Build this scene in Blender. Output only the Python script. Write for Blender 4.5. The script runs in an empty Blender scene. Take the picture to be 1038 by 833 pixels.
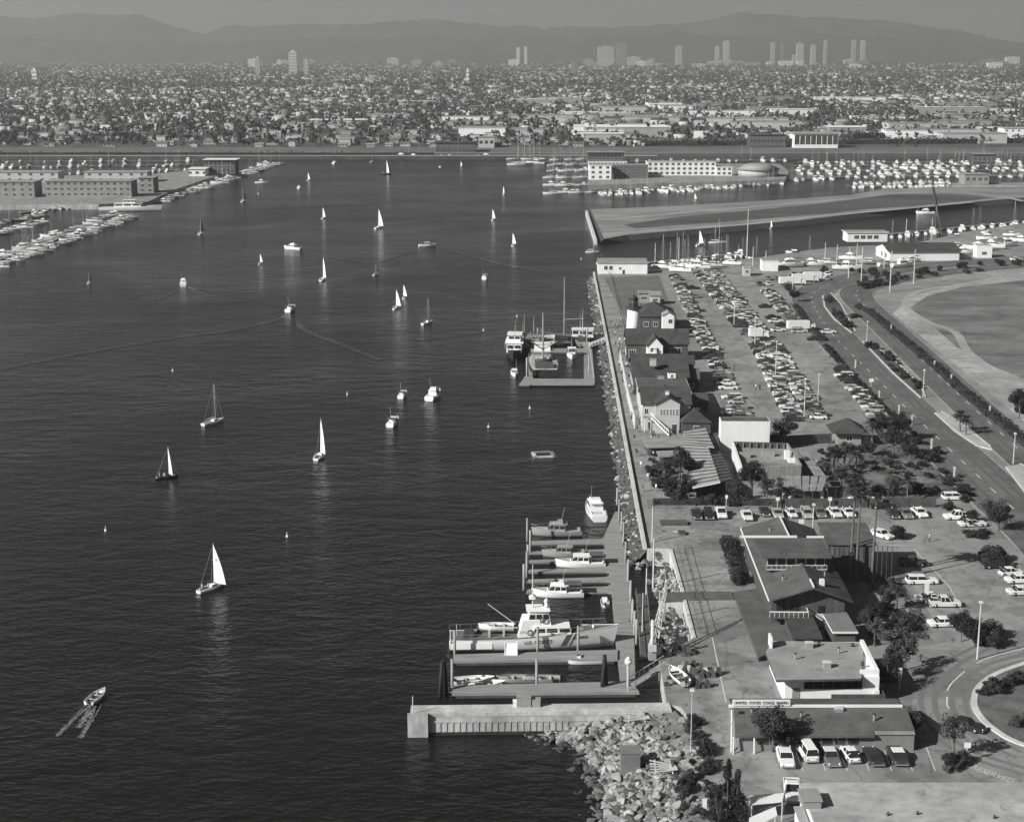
import bpy, math, random
import numpy as np
from mathutils import Vector, Matrix, noise
R = math.radians
rnd = random.Random(7)
scene = bpy.context.scene
COL = scene.collection

# ---------------------------------------------------------------- camera, sky, sun, exposure
FPX, PW, PH, YH, HC = 1600.0, 1038.0, 833.0, 50.0, 86.0
PITCH = math.atan((PH / 2 - YH) / FPX)
cam_d = bpy.data.cameras.new('camera')
cam = bpy.data.objects.new('camera', cam_d)
COL.objects.link(cam)
cam.location = (0, 0, HC)
cam.rotation_euler = (R(90) - PITCH, 0, 0)
cam_d.sensor_fit = 'HORIZONTAL'
cam_d.sensor_width = 36
cam_d.lens = FPX / PW * 36
cam_d.clip_start = 1
cam_d.clip_end = 60000
scene.camera = cam

SUN_DIR = Vector((-0.855, -0.52, 0.60)).normalized()      # towards the sun
SUN_EL = math.asin(SUN_DIR.z)
SUN_AZ = math.atan2(SUN_DIR.x, SUN_DIR.y)
wd = bpy.data.worlds.new('World')
scene.world = wd
wd.use_nodes = True
nt = wd.node_tree
sky = nt.nodes.new('ShaderNodeTexSky')
sky.sky_type = 'NISHITA'
sky.sun_disc = False
sky.sun_elevation = SUN_EL
sky.sun_rotation = SUN_AZ
sky.altitude = 50
sky.air_density = 0.5
sky.dust_density = 0.4
bw = nt.nodes.new('ShaderNodeSeparateColor')      # panchromatic film behind a red filter: the red of the sky only
nt.links.new(sky.outputs[0], bw.inputs[0])
nt.links.new(bw.outputs[0], nt.nodes['Background'].inputs[0])
nt.nodes['Background'].inputs[1].default_value = 0.05
sun_d = bpy.data.lights.new('sun', 'SUN')
sun_d.energy = 5.0
sun_d.angle = R(0.5)
sun_d.color = (1.0, 0.995, 0.985)
sun = bpy.data.objects.new('sun', sun_d)
COL.objects.link(sun)
sun.rotation_euler = SUN_DIR.to_track_quat('Z', 'Y').to_euler()
sun.location = SUN_DIR * 900
scene.view_settings.view_transform = 'Standard'
scene.view_settings.look = 'None'
scene.view_settings.gamma = 1.0
scene.view_settings.exposure = 0.54
scene.view_settings.use_curve_mapping = False
scene.render.engine = 'CYCLES'
scene.cycles.max_bounces = 5
scene.cycles.diffuse_bounces = 2
scene.cycles.volume_bounces = 1
scene.cycles.use_denoising = True

WZ = -3.0                                                 # water level, the quay is at 0
_c, _s = math.cos(PITCH), math.sin(PITCH)
def P(px, py, z=0.0):
    """Ground point (x, y) seen at a photograph position, at height z."""
    u = (px - PW / 2) / FPX
    v = (py - PH / 2) / FPX
    t = (HC - z) / (_s + v * _c)
    return Vector((u * t, (_c - v * _s) * t))
def W(px, py):
    return P(px, py, WZ)
def PX(x, y, z=0.0):
    """inverse of P"""
    dz = z - HC
    d = y * _c - dz * _s
    return PW / 2 + FPX * x / d, PH / 2 + FPX * (-y * _s - dz * _c) / d

# ---------------------------------------------------------------- materials
_mats = {}
def M(name, v=0.3, var=0.12, scale=0.6, rough=0.8, spec=0.3, bump=0.0, streak=None, metal=0.0, rand=0.0, stain=0.0):
    """Neutral procedural material: value v, broken up by two noises in world space; rand = change from object to object."""
    if name in _mats:
        return _mats[name]
    m = bpy.data.materials.new(name)
    m.use_nodes = True
    n = m.node_tree
    b = n.nodes['Principled BSDF']
    b.inputs['Roughness'].default_value = rough
    b.inputs['Specular IOR Level'].default_value = spec
    b.inputs['Metallic'].default_value = metal
    geo = n.nodes.new('ShaderNodeNewGeometry')
    mp = n.nodes.new('ShaderNodeMapping')
    n.links.new(geo.outputs['Position'], mp.inputs[0])
    if streak:
        mp.inputs['Scale'].default_value = streak
    vals = []
    for k, (sc, det) in enumerate(((scale, 5), (scale * 7.3, 3))):
        t = n.nodes.new('ShaderNodeTexNoise')
        t.inputs['Scale'].default_value = sc
        t.inputs['Detail'].default_value = det
        n.links.new(mp.outputs[0], t.inputs['Vector'])
        mr = n.nodes.new('ShaderNodeMapRange')
        mr.inputs[1].default_value = 0.3
        mr.inputs[2].default_value = 0.7
        a = var if k == 0 else var * 0.6
        mr.inputs[3].default_value = 1 - a
        mr.inputs[4].default_value = 1 + a
        n.links.new(t.outputs[0], mr.inputs[0])
        vals.append((mr, t))
    mu = n.nodes.new('ShaderNodeMath'); mu.operation = 'MULTIPLY'
    n.links.new(vals[0][0].outputs[0], mu.inputs[0]); n.links.new(vals[1][0].outputs[0], mu.inputs[1])
    out = mu
    if rand:
        oi = n.nodes.new('ShaderNodeObjectInfo')
        mr = n.nodes.new('ShaderNodeMapRange')
        mr.inputs[3].default_value = 1 - rand; mr.inputs[4].default_value = 1 + rand
        n.links.new(oi.outputs['Random'], mr.inputs[0])
        m3 = n.nodes.new('ShaderNodeMath'); m3.operation = 'MULTIPLY'
        n.links.new(out.outputs[0], m3.inputs[0]); n.links.new(mr.outputs[0], m3.inputs[1])
        out = m3
    if stain:                                               # oil spots, patches and worn places
        for sc, lo, hi, amt in ((.09, .5, .56, stain * .6), (.42, .6, .66, stain)):
            t = n.nodes.new('ShaderNodeTexNoise'); t.inputs['Scale'].default_value = sc; t.inputs['Detail'].default_value = 6; t.inputs['Roughness'].default_value = .62
            n.links.new(geo.outputs['Position'], t.inputs['Vector'])
            mr = n.nodes.new('ShaderNodeMapRange'); mr.inputs[1].default_value = lo; mr.inputs[2].default_value = hi; mr.inputs[3].default_value = 1; mr.inputs[4].default_value = 1 - amt
            n.links.new(t.outputs[0], mr.inputs[0])
            m3 = n.nodes.new('ShaderNodeMath'); m3.operation = 'MULTIPLY'
            n.links.new(out.outputs[0], m3.inputs[0]); n.links.new(mr.outputs[0], m3.inputs[1]); out = m3
        if stain >= .3:                                     # cracks and patch joints
            vo = n.nodes.new('ShaderNodeTexVoronoi'); vo.feature = 'DISTANCE_TO_EDGE'; vo.inputs['Scale'].default_value = .13
            wob = n.nodes.new('ShaderNodeVectorMath'); wob.operation = 'MULTIPLY_ADD'; wob.inputs[1].default_value = (3, 3, 0)
            n.links.new(t.outputs['Color'], wob.inputs[0]); n.links.new(geo.outputs['Position'], wob.inputs[2]); n.links.new(wob.outputs[0], vo.inputs['Vector'])
            mr = n.nodes.new('ShaderNodeMapRange'); mr.inputs[1].default_value = .008; mr.inputs[2].default_value = .022; mr.inputs[3].default_value = .72; mr.inputs[4].default_value = 1
            n.links.new(vo.outputs['Distance'], mr.inputs[0])
            m3 = n.nodes.new('ShaderNodeMath'); m3.operation = 'MULTIPLY'
            n.links.new(out.outputs[0], m3.inputs[0]); n.links.new(mr.outputs[0], m3.inputs[1]); out = m3
    m2 = n.nodes.new('ShaderNodeMath'); m2.operation = 'MULTIPLY'; m2.inputs[1].default_value = v
    n.links.new(out.outputs[0], m2.inputs[0])
    n.links.new(m2.outputs[0], b.inputs['Base Color'])
    if bump:
        bp = n.nodes.new('ShaderNodeBump'); bp.inputs['Strength'].default_value = bump; bp.inputs['Distance'].default_value = 0.3
        n.links.new(vals[1][1].outputs[0], bp.inputs['Height']); n.links.new(bp.outputs[0], b.inputs['Normal'])
    _mats[name] = m
    return m

WHITE = M('white_paint', 0.72, 0.06, 0.5, 0.5, 0.4)
CREAM = M('cream_paint', 0.5, 0.08, 0.5, 0.7)
GREY = M('grey_paint', 0.27, 0.1, 0.5, 0.6)
DARK = M('dark_paint', 0.05, 0.15, 0.6, 0.6)
BLACK = M('black_rubber', 0.02, 0.1, 1, 0.7)
GLASS = M('dark_window_glass', 0.025, 0.1, 1, 0.12, 0.5)
CHROME = M('chrome_trim', 0.6, 0.05, 1, 0.25, 0.5, metal=0.8)
WOOD = M('grey_weathered_wood', 0.2, 0.25, 0.9, 0.85, streak=(1, 0.2, 1))
DKWOOD = M('dark_stained_wood', 0.075, 0.3, 0.9, 0.85)
POST = M('pale_painted_pole', 0.5, 0.15, 0.6, 0.7)
PILE = M('timber_pile', 0.28, 0.3, 0.8, 0.9, streak=(1, 1, 0.25))
SHINGLE = M('dark_shingle_roof', 0.055, 0.25, 0.5, 0.9, bump=0.15, stain=.25)
SHINGLE2 = M('brown_shingle_roof', 0.092, 0.22, 0.45, 0.9, bump=0.15, stain=.25)
GRAVELROOF = M('pale_gravel_roof', 0.26, 0.16, 0.25, 0.95, bump=0.1, stain=.2)
CONCRETE = M('weathered_concrete', 0.38, 0.3, 0.22, 0.9, streak=(1, 1, 0.35), stain=.29)
SAIL = M('white_sailcloth', 0.8, 0.04, 0.3, 0.8)
SAILG = M('grey_sailcloth', 0.42, 0.08, 0.3, 0.8)
SKIN = M('skin', 0.3, 0.05, 1, 0.7)
HAIR = M('dark_hair', 0.03, 0.1, 1, 0.7)
LEAF = M('dark_leaves', 0.036, 0.45, 0.55, 0.9, 0.1, rand=0.3)
LEAF2 = M('grey_green_leaves', 0.065, 0.4, 0.5, 0.9, 0.1, rand=0.3)
BARK = M('bark', 0.12, 0.3, 0.8, 0.95)

# ---------------------------------------------------------------- mesh builder
class MB:
    def __init__(s):
        s.v = []; s.f = []; s.m = []; s.mats = []; s.smooth = []
    def mi(s, mat):
        if mat not in s.mats:
            s.mats.append(mat)
        return s.mats.index(mat)
    def add(s, vs, fs, mat, smooth=False, T=None):
        k = len(s.v); i = s.mi(mat)
        if T is not None:
            vs = [T @ Vector(p) for p in vs]
        s.v += [tuple(p) for p in vs]
        for f in fs:
            s.f.append(tuple(a + k for a in f)); s.m.append(i); s.smooth.append(smooth)
        return s
    def box(s, x0, x1, y0, y1, z0, z1, mat, T=None, top=None):
        """top = (inset_x, inset_y) of the upper face"""
        a, b = top or (0, 0)
        vs = [(x0, y0, z0), (x1, y0, z0), (x1, y1, z0), (x0, y1, z0),
              (x0 + a, y0 + b, z1), (x1 - a, y0 + b, z1), (x1 - a, y1 - b, z1), (x0 + a, y1 - b, z1)]
        return s.add(vs, [(3, 2, 1, 0), (4, 5, 6, 7), (0, 1, 5, 4), (1, 2, 6, 5), (2, 3, 7, 6), (3, 0, 4, 7)], mat, T=T)
    def rod(s, p0, p1, r0, mat, r1=None, n=6, T=None, caps=True):
        p0 = Vector(p0); p1 = Vector(p1); r1 = r0 if r1 is None else r1
        d = (p1 - p0).normalized()
        a = d.orthogonal().normalized(); b = d.cross(a)
        vs = []
        for p, r in ((p0, r0), (p1, r1)):
            for k in range(n):
                t = 2 * math.pi * k / n
                vs.append(p + (a * math.cos(t) + b * math.sin(t)) * r)
        fs = [(k, (k + 1) % n, n + (k + 1) % n, n + k) for k in range(n)]
        if caps:
            fs += [tuple(range(n - 1, -1, -1)), tuple(range(n, 2 * n))]
        return s.add(vs, fs, mat, n > 6, T=T)
    def beam(s, p0, p1, w, h, mat):
        """rectangular bar from p0 to p1"""
        p0 = Vector(p0); p1 = Vector(p1); d = (p1 - p0).normalized()
        a = d.cross(Vector((0, 0, 1)))
        a = a.normalized() if a.length > 1e-4 else Vector((1, 0, 0))
        b = a.cross(d)
        vs = [p + a * (i * w / 2) + b * (j * h / 2) for p in (p0, p1) for i, j in ((-1, -1), (1, -1), (1, 1), (-1, 1))]
        return s.add(vs, [(3, 2, 1, 0), (4, 5, 6, 7), (0, 1, 5, 4), (1, 2, 6, 5), (2, 3, 7, 6), (3, 0, 4, 7)], mat)
    def prism(s, pts, z0, z1, mat, sidemat=None, T=None):
        """polygon prism (counter-clockwise pts)"""
        ar = sum(pts[i][0] * pts[(i + 1) % len(pts)][1] - pts[(i + 1) % len(pts)][0] * pts[i][1] for i in range(len(pts)))
        if ar < 0:
            pts = list(reversed(pts))
        n = len(pts)
        vs = [(p[0], p[1], z0) for p in pts] + [(p[0], p[1], z1) for p in pts]
        s.add(vs, [tuple(range(n, 2 * n))], mat, T=T)
        return s.add(vs, [(k, (k + 1) % n, n + (k + 1) % n, n + k) for k in range(n)] + [tuple(range(n - 1, -1, -1))], sidemat or mat, T=T)
    def loft(s, rings, mat, closed=True, caps=True, smooth=True, T=None):
        n = len(rings[0]); vs = [p for r in rings for p in r]; fs = []
        for i in range(len(rings) - 1):
            for k in range(n if closed else n - 1):
                a = i * n + k; b = i * n + (k + 1) % n
                fs.append((a, b, b + n, a + n))
        s.add(vs, fs, mat, smooth, T=T)
        if caps:
            s.add([p for p in rings[0]], [tuple(range(n - 1, -1, -1))], mat, T=T)
            s.add([p for p in rings[-1]], [tuple(range(n))], mat, T=T)
        return s
    def mesh(s, name):
        me = bpy.data.meshes.new(name)
        me.from_pydata(s.v, [], s.f)
        for m in s.mats:
            me.materials.append(m)
        me.polygons.foreach_set('material_index', s.m)
        me.polygons.foreach_set('use_smooth', s.smooth)
        me.update()
        return me
    def build(s, name, parent=None):
        return link(bpy.data.objects.new(name, s.mesh(name)), parent)

def link(o, parent=None):
    COL.objects.link(o)
    if parent:
        o.parent = parent
    return o
def tag(o, label, cat, group=None):
    o['label'] = label; o['category'] = cat
    if group:
        o['group'] = group
    return o
def struct(o, kind='structure'):
    o['kind'] = kind
    return o
def thing(name, label, cat, loc=(0, 0, 0), rz=0.0, group=None):
    o = bpy.data.objects.new(name, None)
    COL.objects.link(o)
    o.empty_display_size = 0.5
    o.location = loc; o.rotation_euler = (0, 0, rz)
    return tag(o, label, cat, group)
def retag(o, label=None, group=None):
    if label: o['label'] = label
    if group: o['group'] = group
KIDS = {}
def kids(o):
    if o.name not in KIDS:
        KIDS[o.name] = list(o.children)
    return KIDS[o.name]
def dup(src, loc, rz=0.0, label=None, group=None, scale=None):
    """copy of a thing with its parts and sub-parts"""
    r = src.copy(); COL.objects.link(r)
    r.location = loc; r.rotation_euler = (0, 0, rz)
    if scale: r.scale = scale if hasattr(scale, '__len__') else (scale,) * 3
    retag(r, label, group)
    for ch in kids(src):
        c = ch.copy(); COL.objects.link(c); c.parent = r
        for g in kids(ch):
            d = g.copy(); COL.objects.link(d); d.parent = c
    return r
USED = set()
def place(proto, loc, rz, label, group=None, scale=None):
    """the first time moves the prototype itself, afterwards copies it"""
    if proto.name not in USED:
        kids(proto)
        for c in kids(proto): kids(c)
        USED.add(proto.name)
        proto.location = loc; proto.rotation_euler = (0, 0, rz)
        if scale: proto.scale = scale if hasattr(scale, '__len__') else (scale,) * 3
        retag(proto, label, group)
        return proto
    return dup(proto, loc, rz, label, group, scale)
def nth(n):
    return f"{n}{'th' if 10 <= n % 100 <= 20 else {1: 'st', 2: 'nd', 3: 'rd'}.get(n % 10, 'th')}"
def RZ(a): return Matrix.Rotation(a, 4, 'Z')
def TR(x, y, z=0.0, a=0.0): return Matrix.Translation((x, y, z)) @ RZ(a)
QA = -0.026                                               # the quay's own axis, against the world's
def sheet(name, pix, z, mat, pz=None, world=None):
    """flat sheet from outline positions on the ground"""
    pts = world or [P(a, b, z if pz is None else pz) for a, b in pix]
    mb = MB()
    ar = sum(pts[i][0] * pts[(i + 1) % len(pts)][1] - pts[(i + 1) % len(pts)][0] * pts[i][1] for i in range(len(pts)))
    if ar < 0: pts = list(reversed(pts))
    mb.add([(p[0], p[1], z) for p in pts], [tuple(range(len(pts)))], mat)
    return struct(mb.build(name))
def smooth_line(pts, per=6):
    """Catmull-Rom through 2D points"""
    pts = [Vector(p) for p in pts]; out = []
    for i in range(len(pts) - 1):
        p0 = pts[max(i - 1, 0)]; p1 = pts[i]; p2 = pts[i + 1]; p3 = pts[min(i + 2, len(pts) - 1)]
        for k in range(per):
            t = k / per
            out.append(0.5 * ((2 * p1) + (p2 - p0) * t + (2 * p0 - 5 * p1 + 4 * p2 - p3) * t * t + (3 * p1 - p0 - 3 * p2 + p3) * t ** 3))
    return out + [pts[-1]]
def ribbon(mb, line, wl, wr, z, mat, z1=None):
    """strip (or, with z1, a solid kerb) along a 2D line; wl / wr offsets to the left and right"""
    vs = []; n = len(line)
    for i, p in enumerate(line):
        d = (line[min(i + 1, n - 1)] - line[max(i - 1, 0)]).normalized(); nn = Vector((-d.y, d.x))
        a = p + nn * wl; b = p - nn * wr
        if z1 is None: vs += [(a.x, a.y, z), (b.x, b.y, z)]
        else: vs += [(a.x, a.y, z), (b.x, b.y, z), (b.x, b.y, z1), (a.x, a.y, z1)]
    if z1 is None:
        fs = [(2 * i, 2 * i + 1, 2 * i + 3, 2 * i + 2) for i in range(n - 1)]
    else:
        fs = []
        for i in range(n - 1):
            a = 4 * i; b = a + 4
            fs += [(a + 3, a + 2, b + 2, b + 3), (a + 1, b + 1, b + 2, a + 2), (a, a + 3, b + 3, b)]
        fs += [(0, 1, 2, 3), (4 * n - 1, 4 * n - 2, 4 * n - 3, 4 * n - 4)]
    return mb.add(vs, fs, mat)
# ---------------------------------------------------------------- water
def water_material():
    m = bpy.data.materials.new('harbour_water'); m.use_nodes = True
    n = m.node_tree; b = n.nodes['Principled BSDF']
    b.inputs['Base Color'].default_value = (0.008, 0.008, 0.008, 1)
    b.inputs['Roughness'].default_value = 0.16
    b.inputs['IOR'].default_value = 1.33
    geo = n.nodes.new('ShaderNodeNewGeometry')
    prev = None
    for sx, sy, sc, det, st, dist in ((0.7, 1.25, 0.2, 4, 0.42, 1.3), (0.8, 1.5, 0.8, 4, 0.6, 0.42), (0.6, 0.9, 0.03, 2, 0.25, 4.0)):
        mp = n.nodes.new('ShaderNodeMapping'); mp.inputs['Scale'].default_value = (sx, sy, 1)
        mp.inputs['Rotation'].default_value = (0, 0, R(8))
        n.links.new(geo.outputs['Position'], mp.inputs[0])
        t = n.nodes.new('ShaderNodeTexNoise'); t.inputs['Scale'].default_value = sc; t.inputs['Detail'].default_value = det
        t.inputs['Distortion'].default_value = 0.4
        n.links.new(mp.outputs[0], t.inputs['Vector'])
        bp = n.nodes.new('ShaderNodeBump'); bp.inputs['Strength'].default_value = st; bp.inputs['Distance'].default_value = dist
        n.links.new(t.outputs[0], bp.inputs['Height'])
        if prev: n.links.new(prev.outputs[0], bp.inputs['Normal'])
        prev = bp
    n.links.new(prev.outputs[0], b.inputs['Normal'])
    g = n.nodes.new('ShaderNodeTexNoise'); g.inputs['Scale'].default_value = .011; g.inputs['Detail'].default_value = 4; g.inputs['Distortion'].default_value = .8
    n.links.new(geo.outputs['Position'], g.inputs['Vector'])            # gusts: rougher and smoother patches
    mr = n.nodes.new('ShaderNodeMapRange'); mr.inputs[1].default_value = .35; mr.inputs[2].default_value = .65; mr.inputs[3].default_value = .13; mr.inputs[4].default_value = .27
    n.links.new(g.outputs[0], mr.inputs[0]); n.links.new(mr.outputs[0], b.inputs['Roughness'])
    return m
WATER = water_material()
sheet('water', None, WZ, WATER, world=[(-1500, 40), (1500, 40), (1500, 1750), (-1500, 1750)])

# ---------------------------------------------------------------- land
ASPHALT = M('old_asphalt', 0.17, 0.16, 0.06, 0.95, bump=0.05)
LOT = M('parking_lot_asphalt', 0.235, 0.2, 0.05, 0.95, streak=(1, 0.35, 1), stain=.45)
ROAD = M('road_asphalt', 0.125, 0.16, 0.1, 0.95, streak=(1, 0.4, 1), stain=.35)
PAVE = M('promenade_paving', 0.25, 0.2, 0.12, 0.9, stain=.3)
CONC = M('pale_concrete_kerb', 0.5, 0.15, 0.3, 0.85)
EARTH = M('dry_earth', 0.22, 0.3, 0.03, 0.95, bump=0.1)
SAND = M('pale_sand', 0.2, 0.35, 0.018, 0.95, streak=(0.5, 1.6, 1))
SCRUB = M('scrub_ground', 0.075, 0.35, 0.03, 0.95, streak=(0.5, 1.5, 1))
LAWN = M('mown_grass', 0.085, 0.25, 0.1, 0.95)
KERB = M('grey_road_kerb', 0.24, 0.2, 0.3, 0.9)
PAINT = M('road_paint', 0.55, 0.12, 0.8, 0.8)
CITYFLOOR = M('city_ground', 0.075, 0.3, 0.006, 0.95)

QUAY_W = [(603, 277), (613.5, 330), (624, 385), (636, 450), (648, 515), (656, 557)]
shore = [P(*p) for p in QUAY_W] + [P(680, 557), P(693, 603), P(703, 646), P(668, 668), P(676, 714), P(690, 716), P(708, 742), P(722, 800), P(735, 900), P(760, 1100)]
land = shore + [Vector((400, 60)), Vector((900, 400)), Vector((900, 790)), P(1100, 222), P(1038, 226), P(975, 236), P(930, 246), P(840, 251), P(760, 262), P(680, 272), P(650, 277)]
mb = MB(); mb.prism([(p.x, p.y) for p in land], WZ - 1.5, 0.0, EARTH, CONCRETE)
struct(mb.build('ground'))

# the far shore and the plain behind it
far = [(-16000, 1318), (16000, 1318), (16000, 17000), (-16000, 17000)]
mb = MB(); mb.prism(far, WZ - 1.5, 0.0, CITYFLOOR, M('far_sea_wall', .07, .3, .05, .95)); struct(mb.build('city_plain'))
sheet('beach', None, 0.05, M('far_beach_sand', 0.34, 0.15, 0.02, 0.95), world=[(-700, 1319), (120, 1319), (120, 1327), (-700, 1327)])
sheet('far_road', None, 0.05, M('far_road_asphalt', 0.17, 0.12, 0.02, 0.95), world=[(-900, 1352), (900, 1352), (900, 1366), (-900, 1366)])
sheet('far_field', None, 0.03, M('far_field_grass', 0.12, 0.25, 0.02, 0.95), world=[(-900, 1366), (900, 1366), (900, 1440), (-900, 1440)])
for y0, y1, x0, x1, v in ((1500, 1580, 120, 620, 0.16), (1700, 1800, 160, 900, 0.2), (2050, 2110, -380, -60, 0.22), (3900, 4250, -900, -330, 0.14), (4300, 4420, -760, 200, 0.2), (6200, 6900, -500, 450, 0.15), (1880, 1912, -640, -250, 0.19), (2330, 2380, -780, 100, 0.19), (2700, 2760, 150, 900, 0.2), (3050, 3120, -1000, -100, 0.18), (2520, 2570, 200, 850, 0.22), (1980, 2040, 180, 680, 0.2), (3500, 3580, 300, 1200, 0.2)):
    sheet('field', None, 0.06, M(f'dry_field_grass_{int(v*100)}', v, 0.25, 0.01, 0.95), world=[(x0, y0), (x1, y0), (x1, y1), (x0, y1)])

# moles (land fingers) of the marinas
def mole(name, pix, z=0.0, mat=EARTH):
    pts = [P(a, b) for a, b in pix]
    mb = MB(); mb.prism([(p.x, p.y) for p in pts], WZ - 1.5, z, mat, CONCRETE)
    return struct(mb.build(name))
mole('mole_ground', [(-160, 208.5), (100, 207), (150, 204.5), (172, 194), (236, 172.5), (240, 167.5), (150, 177), (-160, 181)], 0, PAVE)
mole('mole_ground', [(596, 188), (735, 184), (796, 182), (800, 174), (790, 166), (596, 166)], 0, PAVE)
mole('mole_ground', [(965, 188.5), (1100, 188.5), (1100, 185), (965, 185.5)], 0, PAVE)

# sand spit with a riprap edge
spit = [(604, 244.5), (640, 241), (700, 236), (760, 231), (820, 225.5), (900, 216), (970, 209), (1050, 202), (1400, 176), (1400, 168), (1038, 187), (960, 190), (890, 193.5), (860, 199), (790, 204), (700, 209), (640, 212), (594, 214)]
spw = [P(a, b, -1.6) for a, b in spit]
mb = MB()
ctr = sum(spw, Vector((0, 0))) / len(spw)
RIPRAP = M('wet_riprap', 0.055, 0.5, 0.6, 0.9, bump=0.6)
ou = [(p.x, p.y, WZ - 1) for p in spw]; inn = []
for i, p in enumerate(spw):
    d = (spw[(i + 1) % len(spw)] - spw[i - 1]).normalized(); nn = Vector((-d.y, d.x))
    q = p + nn * (4.0 if i < 9 else 2.5)
    inn.append((q.x, q.y, -.6))
n = len(spw)
mb.add(ou + inn, [(k, (k + 1) % n, n + (k + 1) % n, n + k) for k in range(n)], RIPRAP)
mb.add(inn, [tuple(range(n))], SAND)
struct(mb.build('sand_spit'))
o_end = MB(); a_, b_ = P(594.5, 214, -1), P(604, 244, -1); o_end.beam((a_.x, a_.y, -2.2), (b_.x, b_.y, -2.2), 1.2, 3.0, CONC); o_end = o_end.build('bulkhead_wall'); tag(o_end, 'pale straight bulkhead wall closing the left end of the sand spit', 'wall')
def blob(name, cx, cy, rx, ry, z, mat, seed=0, n=40):
    """irregular patch on the ground"""
    pts = []
    for k in range(n):
        t = 2 * math.pi * k / n
        f = 1 + 0.35 * noise.noise(Vector((math.cos(t) * 1.3 + seed, math.sin(t) * 1.3, seed * 0.7)))
        pts.append((cx + rx * f * math.cos(t), cy + ry * f * math.sin(t)))
    return sheet(name, None, z, mat, world=pts)
sheet('scrub_patch', [(632, 228), (690, 219.5), (760, 213.5), (830, 206.5), (872, 201.5), (905, 197.2), (960, 197), (1010, 200.3), (985, 203.5), (930, 208.5), (880, 212), (830, 217), (760, 223), (690, 228), (645, 231.5)], -.57, SCRUB)
track = smooth_line([P(a, b) for a, b in ((612, 236), (690, 231), (760, 226), (820, 219), (900, 212), (985, 204))], 8)
mb = MB(); ribbon(mb, track, 2, 2, -.55, M('pale_dirt_track', 0.3, 0.2, 0.05, 0.95)); struct(mb.build('dirt_track'))
track = smooth_line([P(a, b) for a, b in ((612, 222), (700, 214), (790, 206.5), (860, 200.5), (900, 195.5), (960, 194), (1010, 198), (1038, 203))], 8)
mb = MB(); ribbon(mb, track, 2.2, 2.2, -.54, M('pale_dirt_track')); struct(mb.build('dirt_track'))

# big parking lot, promenade, near yards
sheet('parking_lot', [(676, 276), (770, 268), (858, 272), (806, 290), (806, 312), (846, 362), (905, 418), (880, 436), (760, 440), (735, 420), (700, 330)], 0.012, LOT)
sheet('promenade', [(607, 279), (622, 279), (646, 390), (660, 450), (690, 470), (665, 520), (657, 556), (639, 449), (615, 329)], 0.016, PAVE)
sheet('yard_paving', [(658, 530), (752, 528), (760, 560), (775, 660), (790, 720), (745, 760), (720, 790), (709, 741), (691, 715), (677, 713), (669, 669), (704, 646), (694, 603), (681, 556), (657, 556)], 0.014, M('yard_asphalt', 0.24, 0.22, 0.08, 0.95, stain=.5))
sheet('parking_lot', [(655, 506), (950, 505), (990, 520), (1060, 560), (1060, 640), (985, 662), (960, 650), (905, 560), (880, 530), (660, 530)], 0.018, LOT)
sheet('parking_lot', [(738, 742), (928, 740), (990, 790), (1010, 800), (720, 802)], 0.02, LOT)
sheet('lawn', [(880, 580), (905, 575), (960, 650), (900, 660), (880, 640)], 0.03, M('dry_grass', 0.2, 0.3, 0.2, 0.95))
sheet('lawn', [(612, 281), (668, 279), (676, 300), (690, 330), (640, 330), (624, 305)], 0.024, M('dry_lawn', 0.13, 0.2, 0.1, 0.95))
sheet('garden_ground', [(840, 445), (905, 425), (975, 500), (945, 506), (830, 502)], 0.026, M('bare_garden_soil', 0.15, 0.4, 0.15, 0.95, stain=.5))

# boulevard: two carriageways with a planted median
def road(name, pix, w, z=0.03, dash=True, edge=True):
    L = smooth_line([P(a, b) for a, b in pix], 10)
    mb = MB(); ribbon(mb, L, w / 2, w / 2, z, ROAD); struct(mb.build(name))
    tm_ = MB(); q = w / 4                                   # wheel tracks worn into the lanes
    for off in (q - 1, q + 1, -q - 1, -q + 1): ribbon(tm_, L, off + .35, .35 - off, z + .003, M('worn_wheel_track', .098, .12, .15, .95))
    struct(tm_.build('wheel_track'))
    km = MB()
    if edge:
        ribbon(km, [p for p in L], w / 2 + 0.3, -w / 2, 0.0, KERB, 0.14)
        ribbon(km, [p for p in L], -w / 2, w / 2 + 0.3, 0.0, KERB, 0.14)
        struct(km.build('kerb'))
    if dash:
        dm = MB(); acc = 0.0; on = []
        for i in range(len(L) - 1):
            seg = L[i + 1] - L[i]; ln = seg.length; d = seg.normalized(); s = 0.0
            k = math.ceil(acc / 11.0)
            while k * 11.0 < acc + ln:
                s = k * 11.0 - acc
                p = L[i] + d * s
                ribbon(dm, [p, p + d * 3.6], 0.11, 0.11, z + 0.006, PAINT)
                k += 1
            acc += ln
        struct(dm.build('lane_marking'))
    return L
RL = road('road', [(1130, 640), (1075, 560), (1010, 500), (957, 450), (918, 413), (880, 375), (845, 340), (826, 312), (824, 298), (845, 287), (890, 277), (960, 268), (1060, 262), (1300, 250)], 13.5)
RR = road('road', [(1180, 585), (1090, 505), (1038, 460), (985, 412), (935, 365), (900, 332), (876, 310), (868, 298), (880, 290), (930, 280), (1000, 272), (1100, 265), (1300, 254)], 11.5, z=0.026)
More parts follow.
